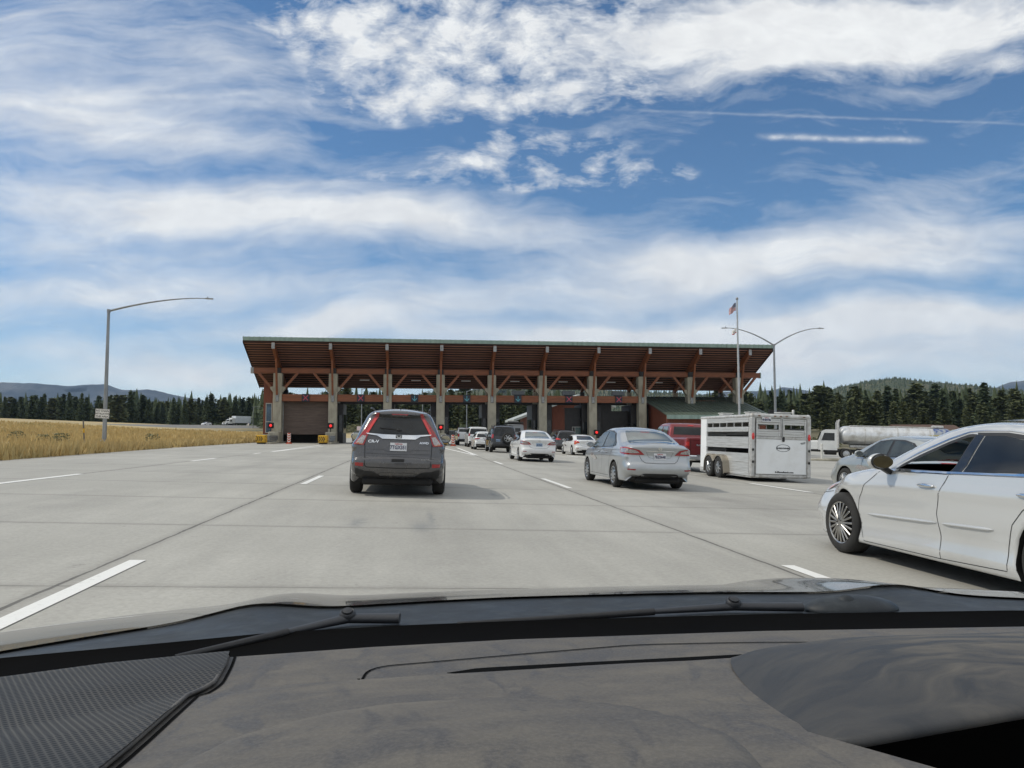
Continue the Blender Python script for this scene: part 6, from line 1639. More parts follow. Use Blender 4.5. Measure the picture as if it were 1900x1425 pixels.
# ---- boxier cars: SUVs, hatchback, minivan
def wagon(o, L, H, W, axles, Rw, pt, belt=1.02, tum=.30, glass_r=None, glass_s=None, lamps=None, txt=None, plm=M_PLATE, lean=.18, hood=None, zb=.26, lower=True, wheel=(6, 'spoke', None), lit=False, rails=False, plate_at=(0, .80), rim=None, shield=.62, wrap=14, handlez=.98):
    hood = hood or L * .26
    top = [(.18, zb + .12, 0, 'R'), (.05, zb + .17, .06, 'R'), (0, zb + .28, .06, 'R'), (.0, .64, .04, 'R'), (.06, .68, .03, 'R'), (.075, belt - .04, .06, 'R'), (.09 + lean, H - .16, .06, 'R'), (.06 + lean, H - .07, .04, 'T'), (.25 + lean, H - .02, .12, 'T'), (L * .3, H, .5, 'T'), (L * .5, H - .01, .5, 'T'), (L - hood - .72, H - .09, .3, 'T'), (L - hood, belt + .08, .2, 'T'), (L - hood + .25, belt + .03, .2, 'T'), (L - .25, belt - .11, .2, 'F'), (L - .06, belt - .3, .1, 'F'), (L, .55, .1, 'F'), (L - .08, zb + .05, .05, 'F'), (L - .14, zb, 0, 'B')]
    c = Car(top, [(axles[0], Rw), (axles[1], Rw)], W, [(0, belt), (L, belt - .05)], tum, zb=zb, grid=.075, rear=(.10, .20), roof=(.09, .09), crown=(.035, .05, .09), crease=[(.78, .012, .05)], shoulder=.02, taper=.04, bulge=.04)
    wz0, wz1 = belt + .05, H - .19
    def xw(z): return W - .05 - tum * (z - belt) * .85 - .03
    c.line([(-(W - .22), .66), (-(W - .23), belt)], 'rear', .012); c.line([(-(W - .22), .66), (0, .65)], 'rear', .012)
    for y in (axles[0] + .62, axles[0] + 1.5): c.line([(y, zb + .08), (y, belt)], 'left', .012)
    b = c.body(o, pt)
    c.put('rear_screen', [(-xw(wz0) + .05, wz0), (xw(wz0) - .05, wz0), (xw(wz1) - .05, wz1), (-xw(wz1) + .05, wz1)], 'rear', glass_r or G_DARK, o, .005)
    ys = [(.42 + lean * .5, axles[0] + .48), (axles[0] + .58, axles[0] + 1.42), (axles[0] + 1.52, L - hood - .55)]
    for k, (a, bb) in enumerate(ys):
        if bb - a < .2: continue
        e = .16 if k == 2 else 0
        c.pair('side_window', [(a, wz0 - .01), (bb + e * 1.6, wz0 - .03), (bb + e * .6, wz0 + .12), (bb - e * .8, wz1 + .02), (a + (.12 if k == 0 else 0), wz1 + .02)], 'left', glass_s or G_DARK, o, .005)
    c.put('windscreen', [(-xw(belt), belt + .10), (xw(belt), belt + .10), (xw(wz1), H - .16), (-xw(wz1), H - .16)], 'front', G_DARK, o, .004)
    for pl in lamps or ([(-W + .01, belt - .14), (-W + .20, belt - .14), (-W + .20, belt + .12), (-W + .06, belt + .12)],):
        c.pair('tail_lamp', pl, wrap, M_TAILLIT if lit else M_TAIL, o, .010, .04)
    c.pair('headlight', [(-W + .02, belt - .25), (-W + .28, belt - .25), (-W + .28, belt - .12), (-W + .04, belt - .1)], 170, M_CLEARL, o, .008)
    if lower: c.put('lower_bumper', [(-W + .10, zb + .25), (W - .10, zb + .25), (W - .14, zb + .10), (-W + .14, zb + .10)], 'rear', M_TRIM, o, .006)
    mb = MB(); mb.box((0, .5, zb + .02), (1.2, .8, .16), None, .04); mb.cyl((.4, .1, zb + .03), (.4, .5, zb + .05), .03); mb.build('underbody', M_UNDER, o)
    px, pz = plate_at
    plate(o, (px, c.ry(px, pz, .014), pz), txt, plm, tilt=R(-3), top=plm is M_PLATE)
    mb = MB(); mb.box((0, c.ry(0, pz + .13, .008), pz + .13), (.50, .02, .03), None, .008); mb.build('tailgate_handle', M_TRIM, o)
    mirror(o, W - .05, L - hood - .45, belt + .09, M_TRIM if pt.name.startswith('blue') else pt, (.12, .075, .10))
    handles(c, o, (axles[0] + .78, axles[0] + 1.68), belt - .12, pt)
    if rails:
        mb = MB()
        for s_ in (-1, 1):
            x = s_ * (xw(H) - .06); mb.tube([(x, .5 + lean, H - .02), (x, .6 + lean, H + .05), (x, L - hood - 1.0, H + .05), (x, L - hood - .85, H - .04)], .02, 6)
        for y in (.8 + lean, 1.7): mb.tube([(-xw(H) + .06, y, H + .055), (xw(H) - .06, y, H + .055)], .016, 6)
        mb.build('roof_rack', M_TRIM, o)
    add_wheels(o, axles, W - .01, Rw, .235, rim or Rw - .125, *wheel)
    return c
# dark SUV with its spare wheel on the tailgate
o = car_root('suv', 'blue-black SUV carrying its spare wheel on the tailgate', 'SUV', 6.22, 52.4, .6)
c = wagon(o, 4.55, 1.86, .92, (.95, 3.65), .37, P_NAVY, belt=1.12, tum=.24, txt='6FHD218', plm=M_PLATEB, lean=.12, plate_at=(-.42, .84), zb=.36, lamps=([(-.91, .98), (-.74, .98), (-.74, 1.26), (-.88, 1.26)],), rails=True, wheel=(6, 'spoke', None))
ty, rm = wheel_mesh(.37, .235, .245, 6, 'spoke', M_ALLOY)
sp = bpy.data.objects.new('spare_wheel', ty); COL.objects.link(sp); sp.parent = o; sp.location = (.22, c.ry(.22, 1.0) - .12, 1.02); sp.rotation_euler = (0, 0, R(90))
r = bpy.data.objects.new('rim', rm); COL.objects.link(r); r.parent = sp
mb = MB(); mb.box((0, -.02, .52), (1.76, .16, .2), None, .05); mb.build('bumper', M_TRIM, o)
# white hatchback, white SUV, white pickup in the same queue
o = car_root('hatchback', 'white hatchback in the queue, half hidden by the dark SUV', 'hatchback', 5.68, 60.2, .4)
wagon(o, 4.37, 1.455, .885, (.80, 3.44), .325, P_WHITE, belt=.94, tum=.46, lean=.42, txt='8ZUE904', lamps=([(-.89, .90), (-.66, .93), (-.42, .95), (-.50, .86), (-.88, .79)],), zb=.21, wrap=24)
o = car_root('suv', 'tall white SUV between the white hatchback and the white pickup', 'SUV', 6.02, 71.2, .3)
wagon(o, 5.1, 1.93, .99, (1.05, 4.05), .39, P_WHITE, belt=1.18, tum=.22, lean=.12, txt='7NRB553', zb=.34, plate_at=(0, .98))
o = car_root('suv', 'black SUV far beyond the lanes, seen right of the grey SUV', 'SUV', 7.35, 149, 2)
wagon(o, 4.9, 1.85, .96, (1.0, 3.85), .38, P_BLACKP, belt=1.12, txt=None, zb=.32)
o = car_root('minivan', 'dark graphite minivan with lit red lamps in the next queue', 'minivan', 12.55, 61.3, 1)
wagon(o, 5.08, 1.76, .985, (1.02, 4.05), .34, P_DGREY, belt=1.03, tum=.34, lean=.20, txt='7DVK660', plate_at=(.2, .78), lit=True, wrap=22, lamps=([(-.99, 1.12), (-.78, 1.14), (-.52, 1.04), (-.60, .99), (-.80, .99), (-.97, 1.0)],), rails=True, zb=.22)
# grey camper van with a loaded roof rack in the station
def camper():
    o = car_root('camper_van', 'tall flat grey camper van with a loaded roof rack inside the station', 'van', 10.55, 78.6, 0)
    c = wagon(o, 5.2, 2.42, 1.0, (1.1, 4.2), .40, P_GREYV, belt=1.5, tum=.10, lean=.10, txt=None, zb=.45, plate_at=(-.5, .9), glass_r=P_GREYV)
    c2 = c
    c.put('rear_window', [(-.08, 1.62), (.5, 1.62), (.48, 2.02), (-.06, 2.02)], 'rear', G_DARK, o, .009)
    mb = MB()
    for s_ in (-1, 1): mb.tube([(s_ * .82, .3, 2.52), (s_ * .82, 3.6, 2.52)], .03, 6)
    for y in (.35, 1.2, 2.1, 3.0, 3.55): mb.tube([(-.84, y, 2.52), (.84, y, 2.52)], .025, 6); mb.cyl((-.8, y, 2.38), (-.8, y, 2.5), .02); mb.cyl((.8, y, 2.38), (.8, y, 2.5), .02)
    mb.box((0, .32, 2.60), (1.6, .06, .10)); mb.build('roof_rack', M_TRIM, o)
    mb = MB(); mb.box((-.1, 1.6, 2.66), (1.0, 1.4, .24), None, .06); mb.build('roof_box', pm('grey_roof_box', (.2, .2, .19), (.15, .15, .15), 3., .6), o)
    mb = MB(); mb.tube([(-.78, -.02, .8), (-.78, -.03, 2.2)], .02, 6)
    for z in (1.0, 1.25, 1.5, 1.75, 2.0): mb.tube([(-.78, -.03, z), (-.52, -.03, z)], .015, 6)
    mb.tube([(-.52, -.02, .8), (-.52, -.03, 2.2)], .02, 6); mb.build('ladder', M_TRIM, o)
camper()
# ---- pickups
def pickup(o, pt, L=5.9, H=1.95, W=1.01, axles=(1.28, 4.85), Rw=.41, tailc=None, lit=True, txt='', script=None, cab=(2.05, 3.9), bumper=None, zb=.48):
    bed = 1.34
    top = [(.10, zb + .06, 0, 'R'), (.03, .62, .03, 'R'), (.0, bed - .08, .04, 'R'), (.02, bed, .02, 'T'), (.14, bed, .02, 'T'), (cab[0] - .12, bed, .03, 'T'), (cab[0] + .02, H - .22, .06, 'T'), (cab[0] + .20, H - .03, .10, 'T'), (cab[0] + .8, H, .3, 'T'), (cab[1] - .35, H - .05, .25, 'T'), (cab[1] + .40, 1.37, .15, 'T'), (cab[1] + .60, 1.34, .15, 'T'), (L - .18, 1.26, .14, 'F'), (L - .03, 1.05, .08, 'F'), (L, .62, .08, 'F'), (L - .06, zb + .05, .05, 'F'), (L - .12, zb, 0, 'B')]
    c = Car(top, [(axles[0], Rw), (axles[1], Rw)], W, [(0, 1.38), (L, 1.30)], .26, zb=zb, grid=.08, rear=(.04, .06), front=(.2, .3), roof=(.06, .07), crown=(.02, .01, .07), crease=[(.98, .014, .06)], shoulder=.01, taper=.02, bulge=.03)
    # the open bed
    xb = W - .13
    c.line([(-.80, .64), (-.80, bed - .02)], 'rear', .014); c.line([(-.80, .66), (0, .66)], 'rear', .012); c.line([(0, bed - .10), (.8, bed - .10)], 'rear', .008)
    c.line([(cab[0] - .06, zb + .12), (cab[0] - .04, bed)], 'left', .016); c.line([(cab[0] + .95, zb + .1), (cab[0] + .95, bed)], 'left', .012)
    c.body(o, pt)
    mb = MB(); mb.box2((-xb, .14, bed + .001), (xb, cab[0] - .16, bed + .006)); mb.build('bed_liner', M_TRIM, o)
    hw = W - .17
    c.put('rear_screen', [(-hw + .03, bed + .12), (hw - .03, bed + .12), (hw - .10, H - .16), (-hw + .10, H - .16)], 'rear', G_DARK, o, .006)
    c.put('brake_light', [(-.13, H - .085), (.13, H - .085), (.12, H - .115), (-.12, H - .115)], 'rear', M_TAILLIT if lit else M_TAIL, o, .012)
    for a, b in ((cab[0] + .22, cab[0] + .90), (cab[0] + 1.0, cab[1] + .05)):
        e = .22 if a > cab[0] + .5 else 0
        c.pair('side_window', [(a, 1.42), (b + e, 1.40), (b - e * .5, H - .15), (a + (.0 if e else .10), H - .15)], 'left', G_SKY, o, .006)
    c.put('windscreen', [(-hw + .05, 1.42), (hw - .05, 1.42), (hw - .12, H - .14), (-hw + .12, H - .14)], 'front', G_DARK, o, .005)
    tl = c.pair('tail_lamp', [(-W + .005, .92), (-.83, .92), (-.83, 1.27), (-W + .02, 1.27)], 6, M_TAIL, o, .012, .04)
    for q, fl in zip(tl, (False, True)):
        mb = MB(); mb.add(*c.decal([(-W + .03, 1.02), (-.855, 1.02), (-.855, 1.18), (-W + .04, 1.18)], 6 if not fl else -6, .018, .04, fl)); finish_mesh('lit_section', mb.mesh('lit_section', False), M_TAILLIT, q, 180)
    mb = MB(); mb.box((0, -.09, .56), (1.90, .20, .20), None, .04); mb.box((0, -.12, .67), (1.2, .14, .02)); bp = mb.build('bumper', bumper or M_CHROME, o)
    mb = MB(); mb.box((0, c.ry(0, 1.20, .012), 1.20), (.22, .03, .07), None, .01); mb.build('tailgate_handle', M_TRIM, o)
    plate(o, (0, -.20, .57), txt, tilt=0)
    if script: text_obj('lettering', script, .10, M_CHROME, o, frame((-.45, c.ry(-.45, 1.05, .012), 1.05), (1, 0, 0), (0, 0, 1)), .004, .002, 1.1)
    mb = MB(); mb.box((0, 1.2, .45), (1.1, 1.6, .18), None, .05); mb.box((0, 3.6, .42), (1.2, 2.2, .16), None, .05); mb.cyl((0, -.25, .50), (0, .4, .50), .035); mb.build('underbody', M_UNDER, o)
    c.pair('headlight', [(-W + .03, 1.0), (-.66, 1.0), (-.66, 1.2), (-W + .05, 1.2)], 172, M_CLEARL, o, .008)
    mirror(o, W - .04, cab[1] + .02, 1.50, M_TRIM, (.13, .07, .16))
    handles(c, o, (cab[0] + .35, cab[0] + 1.15), 1.22, M_CHROME)
    add_wheels(o, axles, W - .005, Rw, .275, Rw - .16, 8, 'spoke', M_ALLOY)
    return c
o = car_root('pickup_truck', 'deep red pickup truck towing the horse trailer', 'pickup', 11.46, 28.35, 0)
pickup(o, P_RED, script='RAM')
o = car_root('pickup_truck', 'white pickup truck farthest up the white queue, nearest the open bay', 'pickup', 5.75, 83.0, 0)
pickup(o, P_WHITE, H=1.93, txt=None, lit=False, bumper=M_TRIM)
# ---- stock trailer
M_ALU = pm('brushed_aluminium', (.66, .665, .655), (.52, .525, .515), 2.2, .40, .55, metal=.45, stretch=(.6, .6, 14), dirt=(.33, .31, .27), dscale=1.4, bump=.12)
M_ALUC = pm('cast_aluminium', (.60, .60, .585), (.46, .46, .45), 6., .45, .6, metal=.4, dirt=(.28, .25, .21), dscale=4.)
M_WPANEL = pm('white_door_panel', (.85, .87, .88), (.80, .82, .83), 1.2, .35, coat=.3, dirt=(.70, .70, .68), dscale=1.2)
M_FEND = pm('tan_dusty_fender', (.44, .40, .33), (.34, .30, .24), 3., .4, metal=.5)
def stock_trailer():
    o = car_root('stock_trailer', 'aluminium livestock trailer with slatted sides and a white rear door', 'trailer', 11.46, 22.62, 0)
    L, W, H, zb = 4.25, 1.0, 2.12, .22
    sl = [(.30, .60), (.66, .74)]
    # side walls of slats with open bands
    bands = [(zb, .86), (1.06, 1.30), (1.30, 1.41), (1.58, 1.74), (1.86, H - .08)]
    solid = [(zb + .02, .88), (1.03, 1.40), (1.56, 1.72), (1.86, 2.03)]
    for s_ in (-1, 1):
        mb = MB()
        for z0, z1 in solid:
            z = z0
            while z < z1 - .01:
                e = min(z + .085, z1); mb.box2((s_ * (W - .035), .16, z + .003), (s_ * (W + (.0 if int(z * 50) % 2 else .004)), L - .14, e - .003)); mb.box2((s_ * (W - .035), .16, z - .003), (s_ * (W - .012), L - .14, z + .004)); z += .085
        for y in (.16, 3.60): mb.box2((s_ * (W - .045), y - .022, zb), (s_ * (W - .014), y + .022, H - .09))
        for y in (.64, 1.26, 1.85, 2.45, 3.05): mb.box2((s_ * (W - .014), y - .018, 1.70), (s_ * (W + .002), y + .018, 1.88))
        mb.box2((s_ * (W - .02), .05, zb - .05), (s_ * (W + .012), L - .05, zb + .03), .008)
        mb.build('slatted_side', M_ALU, o)
        mb = MB(); mb.box2((s_ * (W - .02), 3.62, zb + .06), (s_ * (W + .010), L - .1, 2.02), .01); mb.build('nose_panel', M_WPANEL, o)
        # jeep-style double fender with a dip between the wheels
        prof = []
        for yc in (2.86, 2.02):
            for k in range(13):
                a = math.pi * k / 12 if True else 0
                prof.append((yc + math.cos(a) * .41, .36 + math.sin(a) * .40))
        prof = [p for i, p in enumerate(prof)]
        up = []
        ys = np.linspace(1.52, 3.30, 50)
        for y in ys:
            z = max([.36 + math.sqrt(max(0, .43 ** 2 - (y - yc) ** 2)) if abs(y - yc) < .43 else -9 for yc in (2.02, 2.86)])
            up.append((y, max(z, .20 if (y < 1.62 or y > 3.24) else .60)))
        mb = MB()
        for i in range(len(up) - 1):
            (y0, z0), (y1, z1) = up[i], up[i + 1]; xi, xo = s_ * (W + .0), s_ * (W + .235)
            mb.add([(xi, y0, z0), (xo, y0, z0), (xo, y1, z1), (xi, y1, z1)], [(0, 1, 2, 3)])
            mb.add([(xo, y0, z0), (xo, y0, z0 - .05), (xo, y1, z1 - .05), (xo, y1, z1)], [(0, 1, 2, 3)])
            mb.add([(xi, y0, z0 - .02), (xo, y0, z0 - .02), (xo, y1, z1 - .02), (xi, y1, z1 - .02)], [(3, 2, 1, 0)])
        mb.build('fender', M_FEND, o, 40)
        ty, rm = wheel_mesh(.36, .22, .20, 8, 'spoke', M_ALLOY)
        for yc in (2.02, 2.86):
            w = bpy.data.objects.new('wheel', ty); COL.objects.link(w); w.parent = o; w.location = (s_ * (W + .115), yc, .36); w.rotation_euler = (random.random(), 0, 0 if s_ < 0 else math.pi)
            r = bpy.data.objects.new('rim', rm); COL.objects.link(r); r.parent = w
    mb = MB(); mb.box2((-W + .02, .02, zb - .10), (W - .02, L - .02, zb - .02)); mb.box2((-.06, L, zb - .08), (.06, L + 1.35, zb + .08)); mb.bar((-.75, L - .05, zb), (0, L + 1.0, zb + .02), .08, .12); mb.bar((.75, L - .05, zb), (0, L + 1.0, zb + .02), .08, .12); mb.box2((-W - .04, 1.9, .30), (W + .04, 1.98, .40)); mb.box2((-W - .04, 2.9, .30), (W + .04, 2.98, .40)); mb.build('chassis', M_ALUC, o)
    mb = MB(); mb.box2((-W + .05, .1, zb - .015), (W - .05, L - .1, zb)); mb.build('floor_mat', M_RUB, o)
    mb = MB()
    mb.prism([(-W, H - .12), (-W + .02, H - .04), (-W + .09, H), (0, H + .035), (W - .09, H), (W - .02, H - .04), (W, H - .12)], lambda x, z: (x, .03, z), lambda x, z: (x, L - .03, z)); mb.build('roof', M_ALUC, o, 40)
    mb = MB(); mb.tube([(-W + .08, .02, H - .055), (W - .08, .02, H - .055)], .075, 14); mb.tube([(-W + .03, .08, H - .06), (-W + .03, L - .08, H - .06)], .055, 10); mb.tube([(W - .03, .08, H - .06), (W - .03, L - .08, H - .06)], .055, 10)
    mb.ball((-W + .07, .05, H - .055), .088); mb.ball((W - .07, .05, H - .055), .088); mb.build('roof_rail', M_ALUC, o, 50)
    mb = MB(); mb.box2((-W + .03, L - .04, zb), (W - .03, L, H - .08), .02); mb.build('front_wall', M_ALU, o)
    # rear frame and doors
    for s_ in (-1, 1):
        mb = MB(); mb.box2((s_ * (W - .15), -.03, zb - .08), (s_ * (W + .012), .14, H - .08), .035); mb.build('rear_post', M_ALUC, o)
        mb = MB(); mb.ball((s_ * (W - .065), -.035, 1.42), (.05, .03, .11), 14, 10); mb.build('tail_lamp', M_TAILLIT, o, 180)
        mb = MB()
        for z in (1.0, .62): mb.ball((s_ * (W - .065), -.035, z), (.035, .02, .045), 10, 8)
        mb.build('bump_stop', M_RUB, o)
    mb = MB(); mb.box2((-W + .15, -.02, zb - .08), (W - .15, .10, zb + .015), .015); mb.build('rear_sill', M_ALUC, o)
    mb = MB(); mb.box2((-W + .165, -.035, zb + .025), (W - .165, .0, 1.34), .008); dr = mb.build('rear_door', M_WPANEL, o)
    mb = MB(); mb.box2((-W + .16, -.05, 1.342), (W - .16, .01, 1.42), .012); mb.box2((-W + .15, -.045, zb + .02), (-W + .164, .0, 1.36)); mb.box2((W - .164, -.045, zb + .02), (W - .15, .0, 1.36)); mb.build('door_rail', M_ALUC, dr)
    mb = MB(); mb.box2((.02, -.085, 1.27), (.10, -.036, 1.43), .02); mb.build('latch', M_BLACK, dr)
    # oval mark and lettering on the door
    mb = MB(); n = 40
    vs = []
    for i in range(n):
        a = 2 * math.pi * i / n
        for r in (1., .90): vs.append((.06 + math.cos(a) * .235 * r, -.040, 1.07 + math.sin(a) * .115 * r))
    mb.add(vs, [(2 * i, 2 * i + 1, (2 * i + 3) % (2 * n), (2 * i + 2) % (2 * n)) for i in range(n)])
    mk = mb.build('oval_mark', pm('slate_ink', (.05, .07, .09), (.07, .09, .1), 20., .5), dr, None)
    text_obj('lettering', 'SUNDOWNER', .062, M_BLACK, mk, frame((.06, -.0405, 1.062), (1, 0, 0), (0, 0, 1)), .001, .003, 1.05)
    text_obj('lettering', '0-0FarmRanch.com', .070, M_BLACK, dr, frame((.10, -.0405, zb + .09), (1, 0, 0), (0, 0, 1)), .001, .003, 1.12)
    mb = MB(); mb.bar((.64, -.041, 1.235), (.80, -.041, 1.265), .003, .03, (0, 0, 1)); mb.bar((.66, -.043, 1.20), (.79, -.043, 1.235), .003, .012, (0, 0, 1)); mb.build('badge', pm('badge_grey', (.2, .22, .22)), dr)
    # upper rear doors: slats round an opening
    for a, b in ((-W + .17, -.03), (.06, W - .17)):
        mb = MB()
        mb.box2((a, -.03, 1.43), (a + .05, .01, H - .13)); mb.box2((b - .05, -.03, 1.43), (b, .01, H - .13))
        for z0, z1 in ((1.43, 1.50), (1.505, 1.575), (1.58, 1.645), (1.80, 1.87), (1.875, 1.945), (1.95, H - .13)): mb.box2((a + .05, -.024, z0), (b - .05, .004, z1), .004)
        ud = mb.build('upper_rear_door', M_ALU, o)
    mb = MB(); mb.box2((-.03, -.05, 1.42), (.06, .03, H - .10), .01); mb.build('centre_post', M_ALUC, o)
    mb = MB(); mb.tube([(.02, -.07, 1.40), (.02, -.07, H - .14)], .012, 6); mb.build('lock_bar', M_STEELG, o)
    p = plate(o, (-.50, -.045, 1.955), '4NB9786', w=.30, h=.15)
    mb = MB()
    for i, x in enumerate((-.75, -.22, -.03, .17, .75)): mb.ball((x, -.055, H - .05), (.05, .018, .02), 10, 6)
    mb.build('marker_lamp', pm('dusty_marker', (.16, .08, .05), (.2, .12, .08), 9., .5), o)
    for x, y in ((-.55, 3.0), (-.35, 1.3), (.25, 2.2), (.45, .75)):
        mb = MB(); mb.box((x, y, H + .055), (.36, .36, .07), None, .02); mb.box((x, y, H + .10), (.42, .42, .025), None, .008); mb.build('roof_vent', pm('white_vent', (.70, .70, .68), (.6, .6, .58), 4., .5), o)
    mb = MB(); mb.box((.72, .6, H + .10), (.05, .08, .20), None, .01); mb.build('aerial_bracket', M_WHITEP, o)
    # partition and horses' rubber panels inside are only dark shapes behind the slats
    mb = MB(); mb.box2((-W + .08, 2.05, zb), (W - .08, 2.10, 1.45)); mb.build('partition', M_RUB, o)
    mb = MB(); mb.box2((W - .09, .2, zb), (W - .05, L - .2, 1.02)); mb.box2((-W + .05, .2, zb), (-W + .09, L - .2, .86)); mb.build('kick_panel', M_RUB, o)
stock_trailer()

# ---- white tractor and its silver tank trailer, heading to the left
M_TANK = pm('polished_tank', (.74, .75, .75), (.62, .63, .63), 1.2, .30, .42, metal=.75, stretch=(.4, 2, 2), dirt=(.42, .40, .36), dscale=.8)
M_BLUEP = pm('tank_blue_band', (.05, .09, .25), (.30, .33, .36), 3.5, .4, lo=.42, hi=.55)
P_WTRUCK = paint('truck_white', (.66, .67, .66), .0, .4, .02)
def truck_wheel(parent, x, y, Rw=.50, w=.30, steer=False):
    ty, rm = wheel_mesh(Rw, w, .30, 10, 'cap' if not steer else 'spoke', M_ALLOY)
    o = bpy.data.objects.new('wheel', ty); COL.objects.link(o); o.parent = parent; o.location = (x, y, Rw); o.rotation_euler = (random.random(), 0, 0 if x < 0 else math.pi)
    r = bpy.data.objects.new('rim', rm); COL.objects.link(r); r.parent = o
def tractor(o, pt, sleeper=False):
    """long nosed tractor, nose at +y, rear axles near y = 0"""
    mb = MB(); mb.box2((-.42, -.9, .62), (-.30, 6.2, .92)); mb.box2((.30, -.9, .62), (.42, 6.2, .92)); mb.box2((-.5, -.6, .92), (.5, .7, 1.02)); mb.cyl((-.62, 2.6, .65), (-.62, 3.6, .65), .30, None, 16); mb.cyl((.62, 2.6, .65), (.62, 3.6, .65), .30, None, 16); mb.build('chassis', M_TRIM, o)
    mb = MB(); mb.prism([(2.55, .80), (4.25, .80), (4.25, 1.75), (3.95, 2.62), (3.6, 2.78), (2.55, 2.80)], lambda y, z: (-1.0, y, z), lambda y, z: (1.0, y, z)); cb = mb.build('cab', pt, o)
    if sleeper: mb = MB(); mb.box2((-1.05, .9, .9), (1.05, 2.53, 3.3), .1); mb.build('sleeper', pt, o)
    mb = MB()
    for s_ in (-1, 1): mb.box2((s_ * 1.0, 2.78, 1.72), (s_ * 1.008, 3.75, 2.42), .003)
    for s_ in (-1, 1):
        mb = MB(); mb.prism([(2.80, 1.72), (3.98, 1.72), (3.72, 2.45), (2.80, 2.45)], lambda y, z: (s_ * 1.0, y, z), lambda y, z: (s_ * 1.009, y, z)); mb.build('side_window', G_DARK, cb)
    mb = MB(); mb.add([(-.9, 4.262, 1.80), (.9, 4.262, 1.80), (.86, 4.0, 2.55), (-.86, 4.0, 2.55)], [(0, 1, 2, 3)]); mb.build('windscreen', G_DARK, cb)
    mb = MB(); mb.prism([(-.62, .85), (.62, .85), (.58, 1.60), (.40, 1.72), (-.40, 1.72), (-.58, 1.60)], lambda x, z: (x, 4.26, z), lambda x, z: (x * .88, 6.15, z * .94)); mb.build('bonnet', pt, o, 40)
    mb = MB(); mb.box2((-.5, 6.16, .85), (.5, 6.22, 1.55), .03); mb.build('grille', M_CHROME, o)
    mb = MB(); mb.box2((-1.18, 6.2, .42), (1.18, 6.42, .82), .06); mb.build('front_bumper', M_CHROME, o)
    for s_ in (-1, 1):
        mb = MB()
        for i in range(14):
            a0, a1 = math.pi * (i / 14) * .92 + .1, math.pi * ((i + 1) / 14) * .92 + .1
            mb.add([(s_ * .62, 5.55 + math.cos(a0) * .66, .52 + math.sin(a0) * .66), (s_ * 1.16, 5.55 + math.cos(a0) * .66, .50 + math.sin(a0) * .64), (s_ * 1.16, 5.55 + math.cos(a1) * .66, .50 + math.sin(a1) * .64), (s_ * .62, 5.55 + math.cos(a1) * .66, .52 + math.sin(a1) * .66)], [(0, 1, 2, 3)])
        mb.build('wing', pt, o, 180)
        mb = MB(); mb.ball((s_ * .92, 6.12, 1.15), (.14, .12, .14)); mb.build('headlight', M_CHROME, o, 180)
        mb = MB(); mb.tube([(s_ * .98, 2.48, 1.0), (s_ * .98, 2.48, 3.55)], [.10, .10], 14); mb.tube([(s_ * .98, 2.48, 3.5), (s_ * .98, 2.36, 3.75)], .08, 12); mb.build('exhaust_stack', M_ALUC, o, 50)
        mb = MB(); mb.box2((s_ * 1.22, 4.0, 1.75), (s_ * 1.34, 4.06, 2.35), .02); mb.tube([(s_ * 1.0, 4.0, 2.4), (s_ * 1.28, 4.03, 2.4)], .015, 6); mb.tube([(s_ * 1.0, 4.0, 1.72), (s_ * 1.28, 4.03, 1.72)], .015, 6); mb.build('side_mirror', M_CHROME, o)
        for y in (.45, 1.78): truck_wheel(o, s_ * 1.08, y)
        truck_wheel(o, s_ * 1.02, 5.55, .5, .28, True)
        mb = MB()
        for y0, y1 in ((-.15, 1.05), (1.18, 2.4)): mb.box2((s_ * .95, y0 + .3, 1.03), (s_ * 1.2, y1 - .3, 1.06), .01)
        mb.build('mudguard', M_ALUC, o)
hd = R(64)                                            # heading measured from ahead towards the left
fwdv = Vector((-math.sin(hd), math.cos(hd), 0))
base = world_at(1592, 73); base.z = 0
def truck_root(name, label, cat, p, yaw, group=None):
    return thing(name, label, cat, (p.x, p.y, gz(p.x, p.y)), (math.atan(.032) * math.sin(yaw), math.atan(.032) * math.cos(yaw), yaw), group)
o = truck_root('tractor_truck', 'white long-nosed tractor coupled to the silver tank trailer', 'truck', base - fwdv * .5, hd)
tractor(o, P_WTRUCK)
o = truck_root('tank_trailer', 'long polished silver tank trailer with a blue lettered rear', 'trailer', base, hd)
mb = MB(); prof = [(0, -7.95), (.35, -7.9), (.70, -7.75), (.90, -7.45), (.96, -7), (.98, -5.7), (.98, 1.1), (.95, 1.45), (.80, 1.72), (.40, 1.88), (0, 1.92)]
mb.lathe(prof, (0, 0, 2.28), (0, 1, 0), 36); mb.v = [(v[0] * 1.12, v[1], 2.28 + (v[2] - 2.28) * .92) for v in mb.v]; mb.build('tank', M_TANK, o, 60)
mb = MB(); prof2 = [(0, -7.96), (.35, -7.91), (.70, -7.76), (.905, -7.46), (.965, -7), (.985, -6.2)]
mb.lathe(prof2, (0, 0, 2.28), (0, 1, 0), 36); mb.v = [(v[0] * 1.122, v[1] - .004, 2.28 + (v[2] - 2.28) * .922) for v in mb.v]; tk = mb.build('rear_band', M_BLUEP, o, 60)
text_obj('lettering', 'INTERSTATE', .40, pm('tank_yellow', (.62, .50, .12), (.5, .4, .1), 3., .5), tk, frame((-1.118, -6.8, 2.34), (0, -1, 0), (0, 0, 1)), .004, .006, .9)
mb = MB(); mb.box2((-.35, -6.9, 3.14), (.35, .9, 3.24), .03); mb.box2((-.45, -7.1, 3.16), (.45, -6.2, 3.40), .05); mb.build('walkway', M_ALUC, o)
